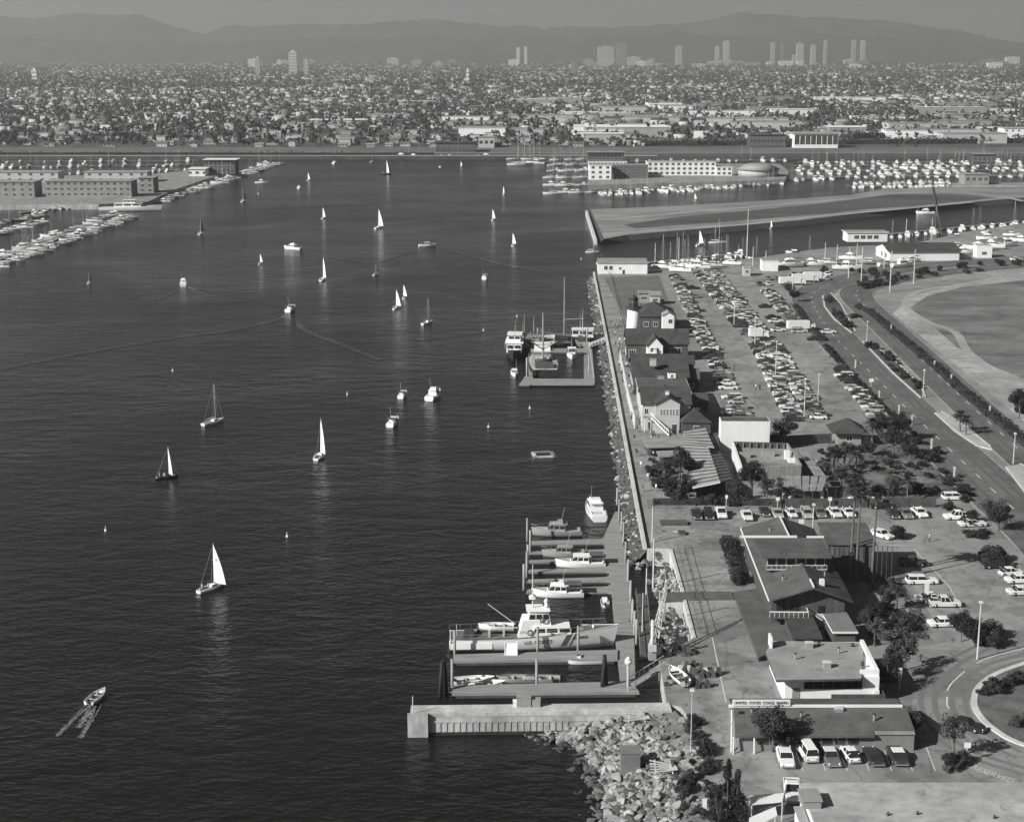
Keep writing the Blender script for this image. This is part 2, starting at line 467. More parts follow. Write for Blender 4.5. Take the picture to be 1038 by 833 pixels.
# median islands
def island(name, pix, mat=SCRUB, h=0.15):
    pts = [P(a, b) for a, b in pix]
    mb = MB(); mb.prism([(p.x, p.y) for p in pts], 0, h, mat, CONC); o = struct(mb.build(name))
    L = [Vector((p.x, p.y)) for p in pts] + [Vector((pts[0].x, pts[0].y))]
    km = MB(); ribbon(km, L, 0.25, 0.25, 0.0, CONC, h + 0.03); struct(km.build('kerb'))
    return o
island('median', [(834, 300), (842, 297), (852, 308), (867, 336), (864, 338), (846, 324), (836, 311)])
island('median', [(874, 346), (882, 347), (912, 370), (934, 392), (938, 403), (934, 404), (905, 378)])
island('median', [(948, 419), (954, 417), (975, 430), (1003, 452), (1005, 456), (990, 452), (968, 437)], M('pale_median_concrete', 0.36, 0.15, 0.2, 0.9))
island('median', [(1020, 474), (1034, 470), (1080, 500), (1080, 540), (1040, 500)], M('pale_median_concrete'))

# field to the right with its dirt track
sheet('field', [(905, 318), (925, 300), (970, 288), (1038, 276), (1300, 262), (1500, 420), (1100, 480), (1000, 395)], 0.02, M('field_earth', 0.33, 0.3, 0.05, 0.95, stain=.25))
sheet('field', [(922, 312), (940, 300), (975, 291), (1038, 284), (1300, 270), (1400, 400), (1060, 392), (1010, 373), (970, 352), (945, 330)], 0.03, M('field_grass', 0.15, 0.35, 0.06, 0.95, streak=(0.6, 1.4, 1), stain=.29))
L = smooth_line([P(a, b) for a, b in ((1060, 276), (985, 287), (930, 296), (918, 311), (940, 326), (968, 337), (980, 355), (1000, 372), (1020, 400), (1050, 415))], 8)
mb = MB(); ribbon(mb, L, 1.3, 1.3, 0.04, M('pale_dirt_track')); struct(mb.build('dirt_track'))

# entrance road and turning loop, lower right
DRIVE = M('driveway_asphalt', 0.13, 0.15, 0.1, 0.95)
sheet('driveway', [(900, 655), (985, 660), (1060, 630), (1130, 640), (1160, 800), (1010, 802), (970, 780), (925, 735), (925, 690)], 0.022, M('loop_asphalt', 0.215, 0.16, 0.08, 0.95, stain=.4))
loop = [(1040, 672), (1008, 684), (990, 699), (988, 718), (1005, 738), (1040, 756), (1120, 770), (1160, 720), (1120, 680)]
lw = smooth_line([P(a, b) for a, b in loop + loop[:1]], 6)[:-1]
mb = MB(); mb.prism([(p.x, p.y) for p in lw], 0, 0.12, M('island_soil', 0.11, 0.35, 0.3, 0.95), CONC); struct(mb.build('planted_island'))
mb = MB(); ribbon(mb, lw + [lw[0]], 0.5, 0.35, 0.0, CONC, 0.2); struct(mb.build('kerb'))
mk = MB()
for ln in ([(1060, 642), (1000, 655), (962, 675), (942, 700), (946, 730), (975, 760), (1040, 782)], [(1060, 662), (1010, 674), (982, 692), (972, 712), (985, 738), (1030, 764)]):
    L = smooth_line([P(*q) for q in ln], 8)
    for off in (-.9, .9): ribbon(mk, L, off + .4, .4 - off, .026, M('dark_wheel_track', .155, .1, .15, .95))
struct(mk.build('wheel_track'))
mk = MB()
for line in ([(1060, 652), (1010, 664), (990, 672)], [(978, 680), (965, 692), (960, 700)], [(960, 706), (960, 714), (962, 718)], [(1000, 748), (1020, 756)]):
    ribbon(mk, smooth_line([P(a, b) for a, b in line], 4), 0.1, 0.1, 0.03, PAINT)
struct(mk.build('lane_marking'))
# stall lines
mk = MB()
for x in (810, 833, 855, 877, 900, 921, 944):
    ribbon(mk, [P(x - 5, 757), P(x + 4, 781)], 0.06, 0.06, 0.028, PAINT)
for a, b in (((926, 556), (962, 594)), ((962, 594), (980, 628)), ((893, 549), (926, 548)), ((893, 552), (925, 553))):
    ribbon(mk, [P(*a), P(*b)], 0.07, 0.07, 0.026, PAINT)
ribbon(mk, [P(722, 646), P(736, 712)], 0.08, 0.08, 0.024, PAINT)
struct(mk.build('stall_marking'))

# hills and mountains
def hills(name, y, depth, prof, mat, seed):
    """prof: (pixel x, pixel y of the ridge)"""
    nx, ny = 420, 16; vs = []
    x0, x1 = -0.42 * y, 0.42 * y
    px = [p[0] for p in prof]; hz = [(YH - p[1]) / FPX * y + HC for p in prof]
    for j in range(ny):
        for i in range(nx):
            x = x0 + (x1 - x0) * i / (nx - 1); t = j / (ny - 1)
            h = float(np.interp(PW / 2 + x / y * FPX, px, hz))
            up = math.sin(min(t / 0.6, 1) * math.pi / 2) if t < 0.6 else math.cos((t - 0.6) / 0.4 * math.pi / 2)
            nn = noise.fractal(Vector((x * 0.0012, t * 3 + seed, seed)), 1, 2, 5)
            nf = noise.fractal(Vector((x * 0.005, t * 7 + seed, seed)), 0.8, 2, 4)
            z = up * (h + nn * 45 * min(1, h / 250) + nf * 22)
            vs.append((x, y + depth * t - depth * 0.6, max(z, 0) - (6 if t in (0, 1) else 0)))
    fs = [(j * nx + i, j * nx + i + 1, (j + 1) * nx + i + 1, (j + 1) * nx + i) for j in range(ny - 1) for i in range(nx - 1)]
    mb = MB(); mb.add(vs, fs, mat, True)
    return struct(mb.build(name))
HILL = M('chaparral_hillside', 0.06, 0.3, 0.002, 0.95)
hills('mountains', 13500, 3200, [(-80, 24), (0, 21), (60, 18), (110, 18), (150, 19), (200, 34), (215, 37), (250, 29), (300, 26), (345, 25), (420, 24), (470, 28), (540, 29), (600, 27), (680, 28), (715, 24), (742, 18), (790, 20), (830, 22), (880, 23), (920, 28), (960, 36), (1000, 44), (1040, 46), (1120, 48)], HILL, 2)
hills('hills', 11000, 2200, [(-80, 42), (0, 40), (80, 40), (150, 42), (230, 45), (330, 40), (420, 37), (520, 38), (620, 37), (700, 36), (800, 38), (900, 42), (980, 48), (1120, 49)], HILL, 5)

# haze: one closed box of thin even air round camera and scene
hz = MB(); hz.box(-20000, 20000, -400, 20000, -6, 720, GREY)
ho = hz.build('haze'); struct(ho, 'stuff')
hm = bpy.data.materials.new('haze_air'); hm.use_nodes = True
hm.node_tree.nodes.clear()
on = hm.node_tree.nodes.new('ShaderNodeOutputMaterial'); pv = hm.node_tree.nodes.new('ShaderNodeVolumePrincipled')
pv.inputs['Color'].default_value = (0.77, 0.77, 0.77, 1)
pv.inputs['Density'].default_value = 0.00012
pv.inputs['Anisotropy'].default_value = 0.45
hm.node_tree.links.new(pv.outputs[0], on.inputs['Volume'])
ho.data.materials.clear(); ho.data.materials.append(hm)
# ---------------------------------------------------------------- vehicles
PAINTS = {'white': M('white_car_paint', 0.72, 0.04, 0.4, 0.35, 0.5, rand=0.12), 'silver': M('silver_car_paint', 0.38, 0.05, 0.4, 0.35, 0.5, rand=0.2),
          'grey': M('grey_car_paint', 0.17, 0.05, 0.4, 0.35, 0.5, rand=0.25), 'dark': M('dark_car_paint', 0.035, 0.05, 0.4, 0.3, 0.5, rand=0.4)}
LAMP = M('headlamp_glass', 0.7, 0.02, 1, 0.2, 0.5)
TAIL = M('tail_lamp', 0.12, 0.02, 1, 0.3, 0.5)
RIM = M('wheel_rim', 0.45, 0.05, 1, 0.3, 0.5, metal=0.6)
CARS = {   # length, half width, belt, roof, bonnet end, windscreen top, rear window top, rear deck (from the front at +x), tail height
    'sedan': (5.1, .94, .86, 1.40, 1.05, .45, -1.0, -1.55, .84),
    'station_wagon': (5.2, .95, .86, 1.46, 1.05, .45, -2.2, -2.5, .86),
    'coupe': (4.7, .9, .82, 1.30, .75, .1, -.75, -1.9, .82),
    'compact_car': (4.05, .78, .84, 1.46, .85, .35, -.9, -1.75, .75),
    'van': (4.3, .88, 1.12, 1.95, 1.95, 1.7, -2.0, -2.12, 1.1),
    'pickup_truck': (5.0, .95, .95, 1.72, .95, .45, -.65, -.85, .95)}
def car_meshes(kind):
    """body, windows, wheel, bumper, lamp builders for one style (front towards +x)"""
    L, w, belt, rf, x0, x1, x2, x3, tail = CARS[kind]
    h = L / 2; zb = 0.24
    def body(mb, pm):
        st = []
        nose = belt - .1 if kind != 'van' else belt
        for x, f, z in ((-h, .86, tail - .12), (-h + .12, .95, tail), (-h + .7, 1.0, tail + .02), (x3, 1, belt), (0, 1, belt), (x0, 1, belt), (h - .5, .97, nose + .03), (h - .1, .93, nose), (h, .84, nose - .14)):
            a = w * f
            st.append([(x, -a, zb), (x, -a * 1.0, zb + .3), (x, -a, z - .1), (x, -a + .12, z), (x, a - .12, z), (x, a, z - .1), (x, a, zb + .3), (x, a, zb)])
        mb.loft(st, pm, smooth=False)
        wr = w - .2
        mb.box(x2 - .02, x1 + .02, -wr, wr, rf - .055, rf, pm, top=(.1, .08))
        for s in (-1, 1):                                   # pillars
            for xa, xb in ((x0 - .03, x1), (x2, x3 + .05)):
                mb.beam((xa, s * (w - .1), belt - .02), (xb, s * (wr - .02), rf - .04), .08, .07, pm)
            xm = (x1 + x2) / 2
            mb.beam((xm, s * (w - .09), belt - .02), (xm, s * (wr - .01), rf - .04), .08, .07, pm)
        if kind == 'pickup_truck':                          # open bed: dark floor between the sides
            mb.box(-h + .15, x3 - .1, -w + .12, w - .12, tail + .005, tail + .03, DARK)
            for s in (-1, 1): mb.box(-h + .05, x3, s * (w - .06) - .06, s * (w - .06) + .06, tail - .1, tail + .2, pm)
            mb.box(-h + .02, -h + .12, -w + .05, w - .05, tail - .1, tail + .2, pm)
    def glass(mb):
        a, b = w - .1, w - .23
        vs = [(x0, -a, belt - .01), (x0, a, belt - .01), (x1, b, rf - .05), (x1, -b, rf - .05), (x3, -a, belt - .01), (x3, a, belt - .01), (x2, b, rf - .05), (x2, -b, rf - .05)]
        mb.add(vs, [(0, 1, 2, 3), (5, 4, 7, 6), (1, 5, 6, 2), (4, 0, 3, 7)], GLASS)
    wr = .33 if kind != 'compact_car' else .3
    spots = [(x * (h - (.95 if kind != 'compact_car' else .72)), s * (w - .09)) for x in (1, -1) for s in (-1, 1)]
    return body, glass, wr, spots
def wheel(kind_r, root, x, y):
    mb = MB(); mb.rod((x, y - .1, kind_r), (x, y + .1, kind_r), kind_r, BLACK, n=12); o = mb.build('wheel', root)
    mb = MB(); s = 1 if y > 0 else -1
    mb.rod((x, y + s * .09, kind_r), (x, y + s * .115, kind_r), kind_r * .58, RIM, n=10); mb.build('rim', o)
_cars = {}
def car_proto(kind, shade, lod, top=None):
    k = (kind, shade, lod, top)
    if k in _cars: return _cars[k]
    body, glass, wr, spots = car_meshes(kind)
    L, w, belt, rf, x0, x1, x2, x3, tail = CARS[kind]; h = L / 2
    pm = PAINTS[shade]
    nice = kind.replace('_', ' ')
    def trim(mb):
        for x in (h + .02, -h - .02):
            mb.box(x - .07, x + .07, -w * .95, w * .95, .36, .5, CHROME)
    if lod:
        mb = MB(); body(mb, pm); glass(mb); trim(mb)
        for x, y in spots: mb.rod((x, y - .11, wr), (x, y + .11, wr), wr, BLACK, n=8)
        o = mb.build(kind); tag(o, f'{shade} {nice} parked', nice)
    else:
        o = thing(kind, f'{shade} {nice} parked', nice)
        mb = MB(); body(mb, pm)
        if top: mb.box(x2 - .03, x1 + .03, -w + .19, w - .19, rf - .02, rf + .02, PAINTS[top], top=(.1, .08))
        mb.build('body', o)
        mb = MB(); glass(mb); mb.build('windows', o)
        for x, y in spots: wheel(wr, o, x, y)
        for x in (h + .02, -h - .02):
            mb = MB(); mb.box(x - .07, x + .07, -w * .95, w * .95, .34, .5, CHROME); mb.build('bumper', o)
        for s in (-1, 1):
            mb = MB(); mb.rod((h - .06, s * (w - .3), .63), (h + .03, s * (w - .3), .63), .13, LAMP, n=8); mb.build('headlight', o)
            mb = MB(); mb.box(-h - .03, -h + .05, s * (w - .28) - .16, s * (w - .28) + .16, .58, .7, TAIL); mb.build('tail_light', o)
    _cars[k] = o
    return o
SHW = ['white'] * 5 + ['silver'] * 4 + ['grey'] * 5 + ['dark'] * 6
KW = ['sedan'] * 7 + ['station_wagon'] * 3 + ['coupe'] * 3 + ['compact_car'] * 3 + ['pickup_truck']
SHNAME = {'white': 'white', 'silver': 'silver grey', 'grey': 'mid grey', 'dark': 'dark'}
def car(x, y, rz, label, group, kind=None, shade=None, lod=None, top=None, z=0.02):
    kind = kind or rnd.choice(KW); shade = shade or rnd.choice(SHW)
    if lod is None: lod = y > 300
    lab = label.format(c=f"{SHNAME[shade]} {kind.replace('_', ' ')}")
    o = place(car_proto(kind, shade, lod, top), (x, y, z), rz, lab, group)
    return o

# ---------------------------------------------------------------- boats (bow towards +x, z = 0 at the waterline)
BOATW = M('white_boat_gelcoat', 0.8, 0.05, 0.4, 0.4, 0.4)
BOATG = M('grey_boat_paint', 0.3, 0.08, 0.4, 0.5, 0.4)
BOATD = M('dark_boat_paint', 0.03, 0.15, 0.4, 0.5, 0.4)
DECK = M('pale_deck', 0.45, 0.12, 0.6, 0.8)
DECKD = M('dark_deck', 0.12, 0.2, 0.6, 0.8)
CANVAS = M('boat_canvas', 0.1, 0.15, 0.6, 0.9)
MAST = M('aluminium_mast', 0.55, 0.06, 0.6, 0.4, 0.5)
def hull_rings(L, B, fb, bow, n=11, tr=.82, full=2.2, draft=.3, rake=.35):
    out = []
    for i in range(n):
        t = i / (n - 1); x = -L / 2 + L * t
        b = B / 2 * (tr + (1 - tr) * math.sin(min(t / .45, 1) * math.pi / 2)) if t < .45 else B / 2 * max(1 - ((t - .45) / .55) ** full, .015)
        z = fb + (bow - fb) * t ** 2.2
        xo = rake * t ** 6 * L * .1
        out.append([(x + xo, -b, z), (x + xo * .4, -b * .95, z * .3), (x, -b * .6, -draft), (x, b * .6, -draft), (x + xo * .4, b * .95, z * .3), (x + xo, b, z)])
    return out
def add_hull(mb, L, B, fb, bow, hm, dm=None, **k):
    r = hull_rings(L, B, fb, bow, **k); n = len(r)
    mb.loft(r, hm, closed=False, caps=False)
    mb.add(r[0], [(5, 4, 3, 2, 1, 0)], hm)
    if dm:
        dk = [(q[0][0], q[0][1] * .97, q[0][2] - .06) for q in r] + [(q[5][0], q[5][1] * .97, q[5][2] - .06) for q in r]
        mb.add(dk, [(i, i + 1, n + i + 1, n + i) for i in range(n - 1)], dm)
    for s in (0, 5):                                       # rubbing strake
        for i in range(n - 1):
            mb.beam(Vector(r[i][s]) , Vector(r[i + 1][s]), .07, .07, hm)
    return r
def cabin(mb, x0, x1, hw, z0, z1, mat, wm=GLASS, slope=(.5, .1), band=(.4, .85)):
    a, b = slope
    def ring(z, f):
        return [(x0 + b * f, -hw + .12 * f, z), (x1 - a * f, -hw * .86 + .1 * f, z), (x1 - a * f, hw * .86 - .1 * f, z), (x0 + b * f, hw - .12 * f, z)]
    mb.loft([ring(z0, 0), ring(z1, 1)], mat, smooth=False)
    zz0 = z0 + (z1 - z0) * band[0]; zz1 = z0 + (z1 - z0) * band[1]
    e = .025
    q0 = ring(zz0, band[0]); q1 = ring(zz1, band[1])
    for i, j in ((0, 1), (1, 2), (2, 3)):
        a0, a1, b1, b0 = (Vector(p) for p in (q0[i], q0[j], q1[j], q1[i]))
        nrm = (a1 - a0).cross(b0 - a0).normalized() * e
        k = 3 if i != 1 else 2
        for s in range(k):
            f0 = (s + .08) / k; f1 = (s + .92) / k
            vs = [a0.lerp(a1, f0) + nrm, a0.lerp(a1, f1) + nrm, b0.lerp(b1, f1) + nrm, b0.lerp(b1, f0) + nrm]
            mb.add(vs, [(0, 1, 2, 3)], wm)
def rails(mb, r, i0, i1, h=.6, t=.025):
    for s in (0, 5):
        for i in range(i0, i1):
            a = Vector(r[i][s]); b = Vector(r[i + 1][s])
            mb.rod(a, a + Vector((0, 0, h)), t, CHROME, n=4); mb.rod(a + Vector((0, 0, h)), b + Vector((0, 0, h)), t, CHROME, n=4)
    a = Vector(r[i1][0]); b = Vector(r[i1][5])
    for p in (a, b): mb.rod(p, p + Vector((0, 0, h)), .025, CHROME, n=4)
def cruiser(L=9, hullm=BOATW, fly=True, canvas=False, parts=True, name='motor_cruiser', cat='motorboat', antenna=True, cab=BOATW):
    """cabin cruiser; parts=False gives one mesh"""
    B = L * .33; fb = .95 * L / 9; bow = 1.55 * L / 9
    root = thing(name, 'white motor cruiser', cat) if parts else None
    whole = MB()
    def out(nm, f):
        mb = MB() if parts else whole
        f(mb)
        if parts: mb.build(nm, root)
    rr = []
    def f1(mb): rr.extend(add_hull(mb, L, B, fb, bow, hullm, DECK))
    out('hull', f1)
    def f2(mb): cabin(mb, -L * .16, L * .24, B * .38, fb - .05, fb + 1.25 * L / 9, cab, slope=(L * .09, .1))
    out('cabin', f2)
    def f3(mb): mb.box(-L * .2, L * .16, -B * .36, B * .36, fb + 1.25 * L / 9, fb + 1.34 * L / 9, cab)
    out('cabin_roof', f3)
    if fly:
        def f4(mb):
            z = fb + 1.34 * L / 9
            mb.box(-L * .12, L * .08, -B * .28, B * .28, z, z + .55, cab, top=(.15, .08))
            mb.box(L * .045, L * .075, -B * .22, B * .22, z + .55, z + .85, GLASS)
        out('flybridge', f4)
    def f5(mb):
        mb.box(-L * .49, -L * .17, -B * .38, B * .38, fb - .3, fb - .1, DECKD)
        mb.box(-L * .47, -L * .44, -B * .36, B * .36, fb - .1, fb + .3, hullm)
        for s in (-1, 1): mb.box(-L * .44, -L * .2, s * B * .36 - .08, s * B * .36 + .08, fb - .1, fb + .18, hullm)
    out('cockpit', f5)
    if canvas:
        def f6(mb):
            z = fb + 1.5 * L / 9
            mb.box(-L * .46, -L * .17, -B * .4, B * .4, z, z + .08, CANVAS)
            for x in (-.45, -.2):
                for s in (-1, 1): mb.rod((L * x, s * B * .38, fb), (L * x, s * B * .38, z), .03, CHROME, n=4)
        out('awning', f6)
    def f7(mb): rails(mb, rr, 6, 10, .55)
    out('bow_rail', f7)
    if antenna:
        def f8(mb): mb.rod((-L * .05, B * .25, fb + 1.3), (-L * .14, B * .25, fb + 1.3 + L * .35), .03, MAST, n=4)
        out('antenna', f8)
    if parts: return root
    o = whole.build(name); tag(o, 'white motor cruiser', cat)
    return o
def sail_mesh(mb, tack, head, clew, belly, mat, side=1, n=7, roach=.12):
    """bellied triangular sail, 2.5 cm thick"""
    tack, head, clew = Vector(tack), Vector(head), Vector(clew)
    nrm = (clew - tack).cross(head - tack).normalized() * side
    rows = []
    for j in range(n + 1):
        v = j / n
        a = tack.lerp(head, v); b = clew.lerp(head, v) + (clew - tack) * (roach * math.sin(v * math.pi))
        rows.append([a.lerp(b, u / 5) + nrm * (belly * math.sin(u / 5 * math.pi * .9) * (1 - v) ** .5) for u in range(6)])
    th = nrm * .025
    for off in (0, 1):
        vs = [p + th * off for r in rows for p in r]
        fs = [(j * 6 + i, j * 6 + i + 1, (j + 1) * 6 + i + 1, (j + 1) * 6 + i) for j in range(n) for i in range(5)]
        mb.add(vs, fs if off else [tuple(reversed(f)) for f in fs], mat, True)
    return rows
def person_mesh(mb, x, y, z, h=1.7, shirt=GREY, trous=DARK, sit=False, rz=0.0, stride=.12):
    """low figure: one skin of rings for each leg, trunk, arms and head"""
    T = TR(x, y, z, rz)
    s = h / 1.72
    def ring(cx, cy, cz, rx, ry, n=7): return [(cx + rx * math.cos(2 * math.pi * k / n), cy + ry * math.sin(2 * math.pi * k / n), cz) for k in range(n)]
    hip = .88 * s if not sit else .42 * s
    for sd in (-1, 1):
        if sit:
            mb.loft([ring(.42, sd * .1, .04, .06, .05), ring(.42, sd * .1, .42, .065, .06), ring(.02, sd * .09, .46, .09, .09)], trous, T=T)
        else:
            d = sd * stride
            mb.loft([ring(d + .05, sd * .1, .0, .11, .05), ring(d, sd * .1, .1, .055, .05), ring(d * .5, sd * .09, .46 * s, .065, .065), ring(0, sd * .08, hip, .095, .09)], trous, T=T)
    mb.loft([ring(0, 0, hip - .06, .12, .17), ring(0, 0, hip + .15, .11, .15), ring(0, 0, hip + .42, .13, .2), ring(0, 0, hip + .54, .09, .16), ring(0, 0, hip + .58, .055, .06)], shirt, T=T)
    for sd in (-1, 1):
        mb.loft([ring(0, sd * .19, hip + .52, .055, .05), ring(-.02, sd * .25, hip + .26, .045, .045), ring(.06 + .03 * sd, sd * .25, hip + .04, .035, .035)], shirt, T=T)
        mb.loft([ring(.06 + .03 * sd, sd * .25, hip + .04, .034, .03), ring(.08 + .03 * sd, sd * .25, hip - .06, .04, .025), ring(.09, sd * .25, hip - .12, .015, .012)], SKIN, T=T)
    mb.loft([ring(0, 0, hip + .57, .05, .05), ring(.01, 0, hip + .64, .07, .06), ring(.01, 0, hip + .73, .098, .078), ring(0, 0, hip + .82, .085, .07)], SKIN, T=T)
    mb.loft([ring(-.012, 0, hip + .71, .1, .084), ring(-.012, 0, hip + .8, .1, .084), ring(-.01, 0, hip + .86, .06, .05)], HAIR, T=T)
def sailboat(L=7, sail=SAIL, jib=True, angle=25, side=1, hullm=BOATW, heel=0, furled=False, crew=2, parts=True, mast=1.35, marks=False, name='sailing_boat'):
    """angle: boom out from the centre line, in degrees, to the side"""
    B = L * .32; fb = .55 * L / 7; bow = .8 * L / 7; H = L * mast
    root = thing(name, 'sailing boat', 'sailboat') if parts else None
    whole = MB(); HM = Matrix.Rotation(R(heel), 4, 'X')
    def out(nm, f, par=None):
        mb = MB() if parts else whole
        k = len(mb.v)
        f(mb)
        mb.v[k:] = [tuple(HM @ Vector(p)) for p in mb.v[k:]]
        return mb.build(nm, par or root) if parts else None
    def f1(mb): add_hull(mb, L, B, fb, bow, hullm, DECK, tr=.6, full=1.8)
    out('hull', f1)
    def f2(mb): cabin(mb, -L * .02, L * .24, B * .28, fb - .08, fb + .42, hullm, slope=(.4, .05))
    out('cabin', f2)
    def f3(mb):
        mb.box(-L * .4, -L * .05, -B * .24, B * .24, fb - .09, fb - .02, DECKD)
        for s in (-1, 1): mb.box(-L * .4, -L * .05, s * B * .26 - .05, s * B * .26 + .05, fb - .09, fb + .12, hullm)
        mb.rod((-L * .4, 0, fb), (-L * .25, 0, fb + .25), .03, DKWOOD, n=4)
    out('cockpit', f3)
    mx = L * .12
    def f4(mb):
        mb.rod((mx, 0, fb - .1), (mx - .05, 0, fb + H), .055, MAST, .04, n=5)
        mb.rod((mx, -B * .28, fb + H * .6), (mx, B * .28, fb + H * .6), .025, MAST, n=4)
        for p in ((L * .49, 0, bow), (-L * .48, 0, fb), (mx, -B * .45, fb), (mx, B * .45, fb)):
            mb.rod(p, (mx - .05, 0, fb + H * .97), .012, MAST, n=3, caps=False)
    out('mast', f4)
    a = R(angle) * side; bl = L * .5
    bz = fb + .75; ex, ey = mx - bl * math.cos(a), -bl * math.sin(a)
    def f5(mb): mb.rod((mx, 0, bz), (ex, ey, bz + .05), .045, MAST, n=5)
    out('boom', f5)
    if furled:
        def f6(mb): mb.loft([[(mx + (ex - mx) * t, ey * t + math.cos(q) * r, bz + .16 + math.sin(q) * r) for q in np.linspace(0, 2 * math.pi, 7)[:-1]] for t, r in ((.02, .05), (.2, .15), (.7, .12), (.97, .05))], SAIL)
        out('furled_sail', f6)
    else:
        def f7(mb):
            rows = sail_mesh(mb, (mx, 0, bz + .1), (mx - .05, 0, fb + H * .97), (ex, ey, bz + .12), bl * .12, sail, side)
            if marks:
                for row, c in ((4, 2), (4, 3), (5, 2)):
                    p = rows[row][c]; q = rows[row][c + 1] if c < 5 else p
                    d = (q - p) * .6; nrm = d.cross(Vector((0, 0, 1))).normalized()
                    for sd in (-.02, .06):
                        o = nrm * (sd if side > 0 else sd)
                        mb.add([p + o * 1, p + d + o, p + d + o + Vector((0, 0, .5)), p + o + Vector((0, 0, .5))], [(0, 1, 2, 3)], GREY)
        out('mainsail', f7)
        if jib:
            def f8(mb): sail_mesh(mb, (L * .47, 0, bow + .1), (mx, 0, fb + H * .8), (mx - L * .05, -math.sin(a) * L * .12, fb + .6), L * .05, sail, side, roach=.0)
            out('jib', f8)
    if crew and not parts:
        for i in range(crew): person_mesh(whole, -L * .3 + i * .7, (-1) ** i * B * .18, fb - .05, 1.7, (GREY, WHITE, DARK)[i % 3], DARK, sit=True, rz=i * 2.0)
    if parts: return root
    o = whole.build(name); tag(o, 'sailing boat', 'sailboat')
    return o
def skiff(L=4.6, hullm=BOATW, cover=False, name='skiff', outboard=True, parts=True, console=False):
    B = L * .38; fb = .5; bow = .75
    root = thing(name, 'open skiff', 'boat') if parts else None
    whole = MB()
    def out(nm, f):
        mb = MB() if parts else whole
        f(mb)
        if parts: mb.build(nm, root)
    def f1(mb):
        add_hull(mb, L, B, fb, bow, hullm)
        rin = hull_rings(L * .92, B * .82, fb - .02, bow - .02, draft=-.1)
        n = len(rin)
        vs = [(q[0][0], q[0][1], .18) for q in rin] + [(q[5][0], q[5][1], .18) for q in rin]
        mb.add(vs, [(i, i + 1, n + i + 1, n + i) for i in range(n - 1)], DECKD)
        mb.box(L * .2, L * .42, -B * .26, B * .26, fb + .02, fb + .1, hullm, top=(.2, .2))
    out('hull', f1)
    def f2(mb):
        for x in (-.25, .05): mb.box(L * x, L * x + .35, -B * .42, B * .42, .35, .42, DECK)
    out('seat', f2)
    if outboard:
        def f3(mb): mb.box(-L * .5 - .35, -L * .5 - .02, -.17, .17, .35, 1.0, DARK, top=(.05, .04)); mb.box(-L * .5 - .25, -L * .5 - .1, -.06, .06, -.3, .36, DARK)
        out('outboard_motor', f3)
    if console:
        def f4(mb): mb.box(-.2, .5, -.4, .4, .2, 1.1, hullm, top=(.12, .05)); mb.box(.38, .44, -.38, .38, 1.1, 1.5, GLASS)
        out('console', f4)
    if parts: return root
    o = whole.build(name); tag(o, 'open skiff', 'boat')
    return o

# ---------------------------------------------------------------- trees and plants
def leaf_cloud(mb, c, r, n, size, mat, flat=1.0, seed=0, hollow=.35):
    """many small leaf faces through an uneven crown"""
    rg = random.Random(seed)
    nl = max(7, min(16, int(n / 150)))
    lobes = []
    for _ in range(nl):
        d = Vector((rg.gauss(0, 1), rg.gauss(0, 1), rg.gauss(0, .8))).normalized() * rg.uniform(.35, .75)
        lobes.append((Vector((d.x * r[0], d.y * r[1], d.z * r[2])), rg.uniform(.2, .56)))
    vs = []; fs = []
    for i in range(n):
        lc, lr = lobes[i % nl]
        d = Vector((rg.gauss(0, 1), rg.gauss(0, 1), rg.gauss(0, 1))).normalized() * (rg.uniform(hollow, 1) ** .6) * lr
        p = Vector(c) + lc + Vector((d.x * r[0], d.y * r[1], d.z * r[2]))
        nm = (d.normalized() + Vector((rg.gauss(0, .6), rg.gauss(0, .6), rg.gauss(0, .6) + .3))).normalized()
        a = nm.orthogonal().normalized(); a.rotate(Matrix.Rotation(rg.uniform(0, 6.28), 3, nm)); b = nm.cross(a)
        s = size * rg.uniform(.6, 1.3); k = len(vs)
        vs += [p - a * s, p - b * s * .55 + nm * s * .1, p + a * s, p + b * s * .55 - nm * s * .1]
        fs.append((k, k + 1, k + 2, k + 3))
    mb.add(vs, fs, mat)
def tree_proto(name, h, r, n, size, mat, label, seed, trunk=.35, shape='round', parts=True):
    root = thing(name, label, 'tree')
    mb = MB(); rg = random.Random(seed)
    th = h * trunk
    mb.rod((0, 0, -.2), (0, 0, th), h * .03, BARK, h * .02, n=6)
    for k in range(5):
        t = k * 1.26 + seed
        mb.rod((0, 0, th * .9), (math.cos(t) * r * .5, math.sin(t) * r * .5, h * .68), h * .014, BARK, h * .006, n=4)
    mb.rod((0, 0, th), (0, 0, h * .85), h * .018, BARK, h * .006, n=4)
    mb.build('trunk', root)
    mb = MB()
    if shape == 'round': leaf_cloud(mb, (0, 0, (h + th * .8) / 2), (r, r, (h - th * .8) / 2), n, size, mat, seed=seed)
    elif shape == 'cone':
        for k in range(6):
            f = k / 5
            leaf_cloud(mb, (rg.uniform(-.2, .2), rg.uniform(-.2, .2), h * (.15 + .75 * f)), (r * (1.2 - .85 * f), r * (1.2 - .85 * f), h * .17), n // 6, size, mat, seed=seed + k)
    mb.build('crown', root)
    return root
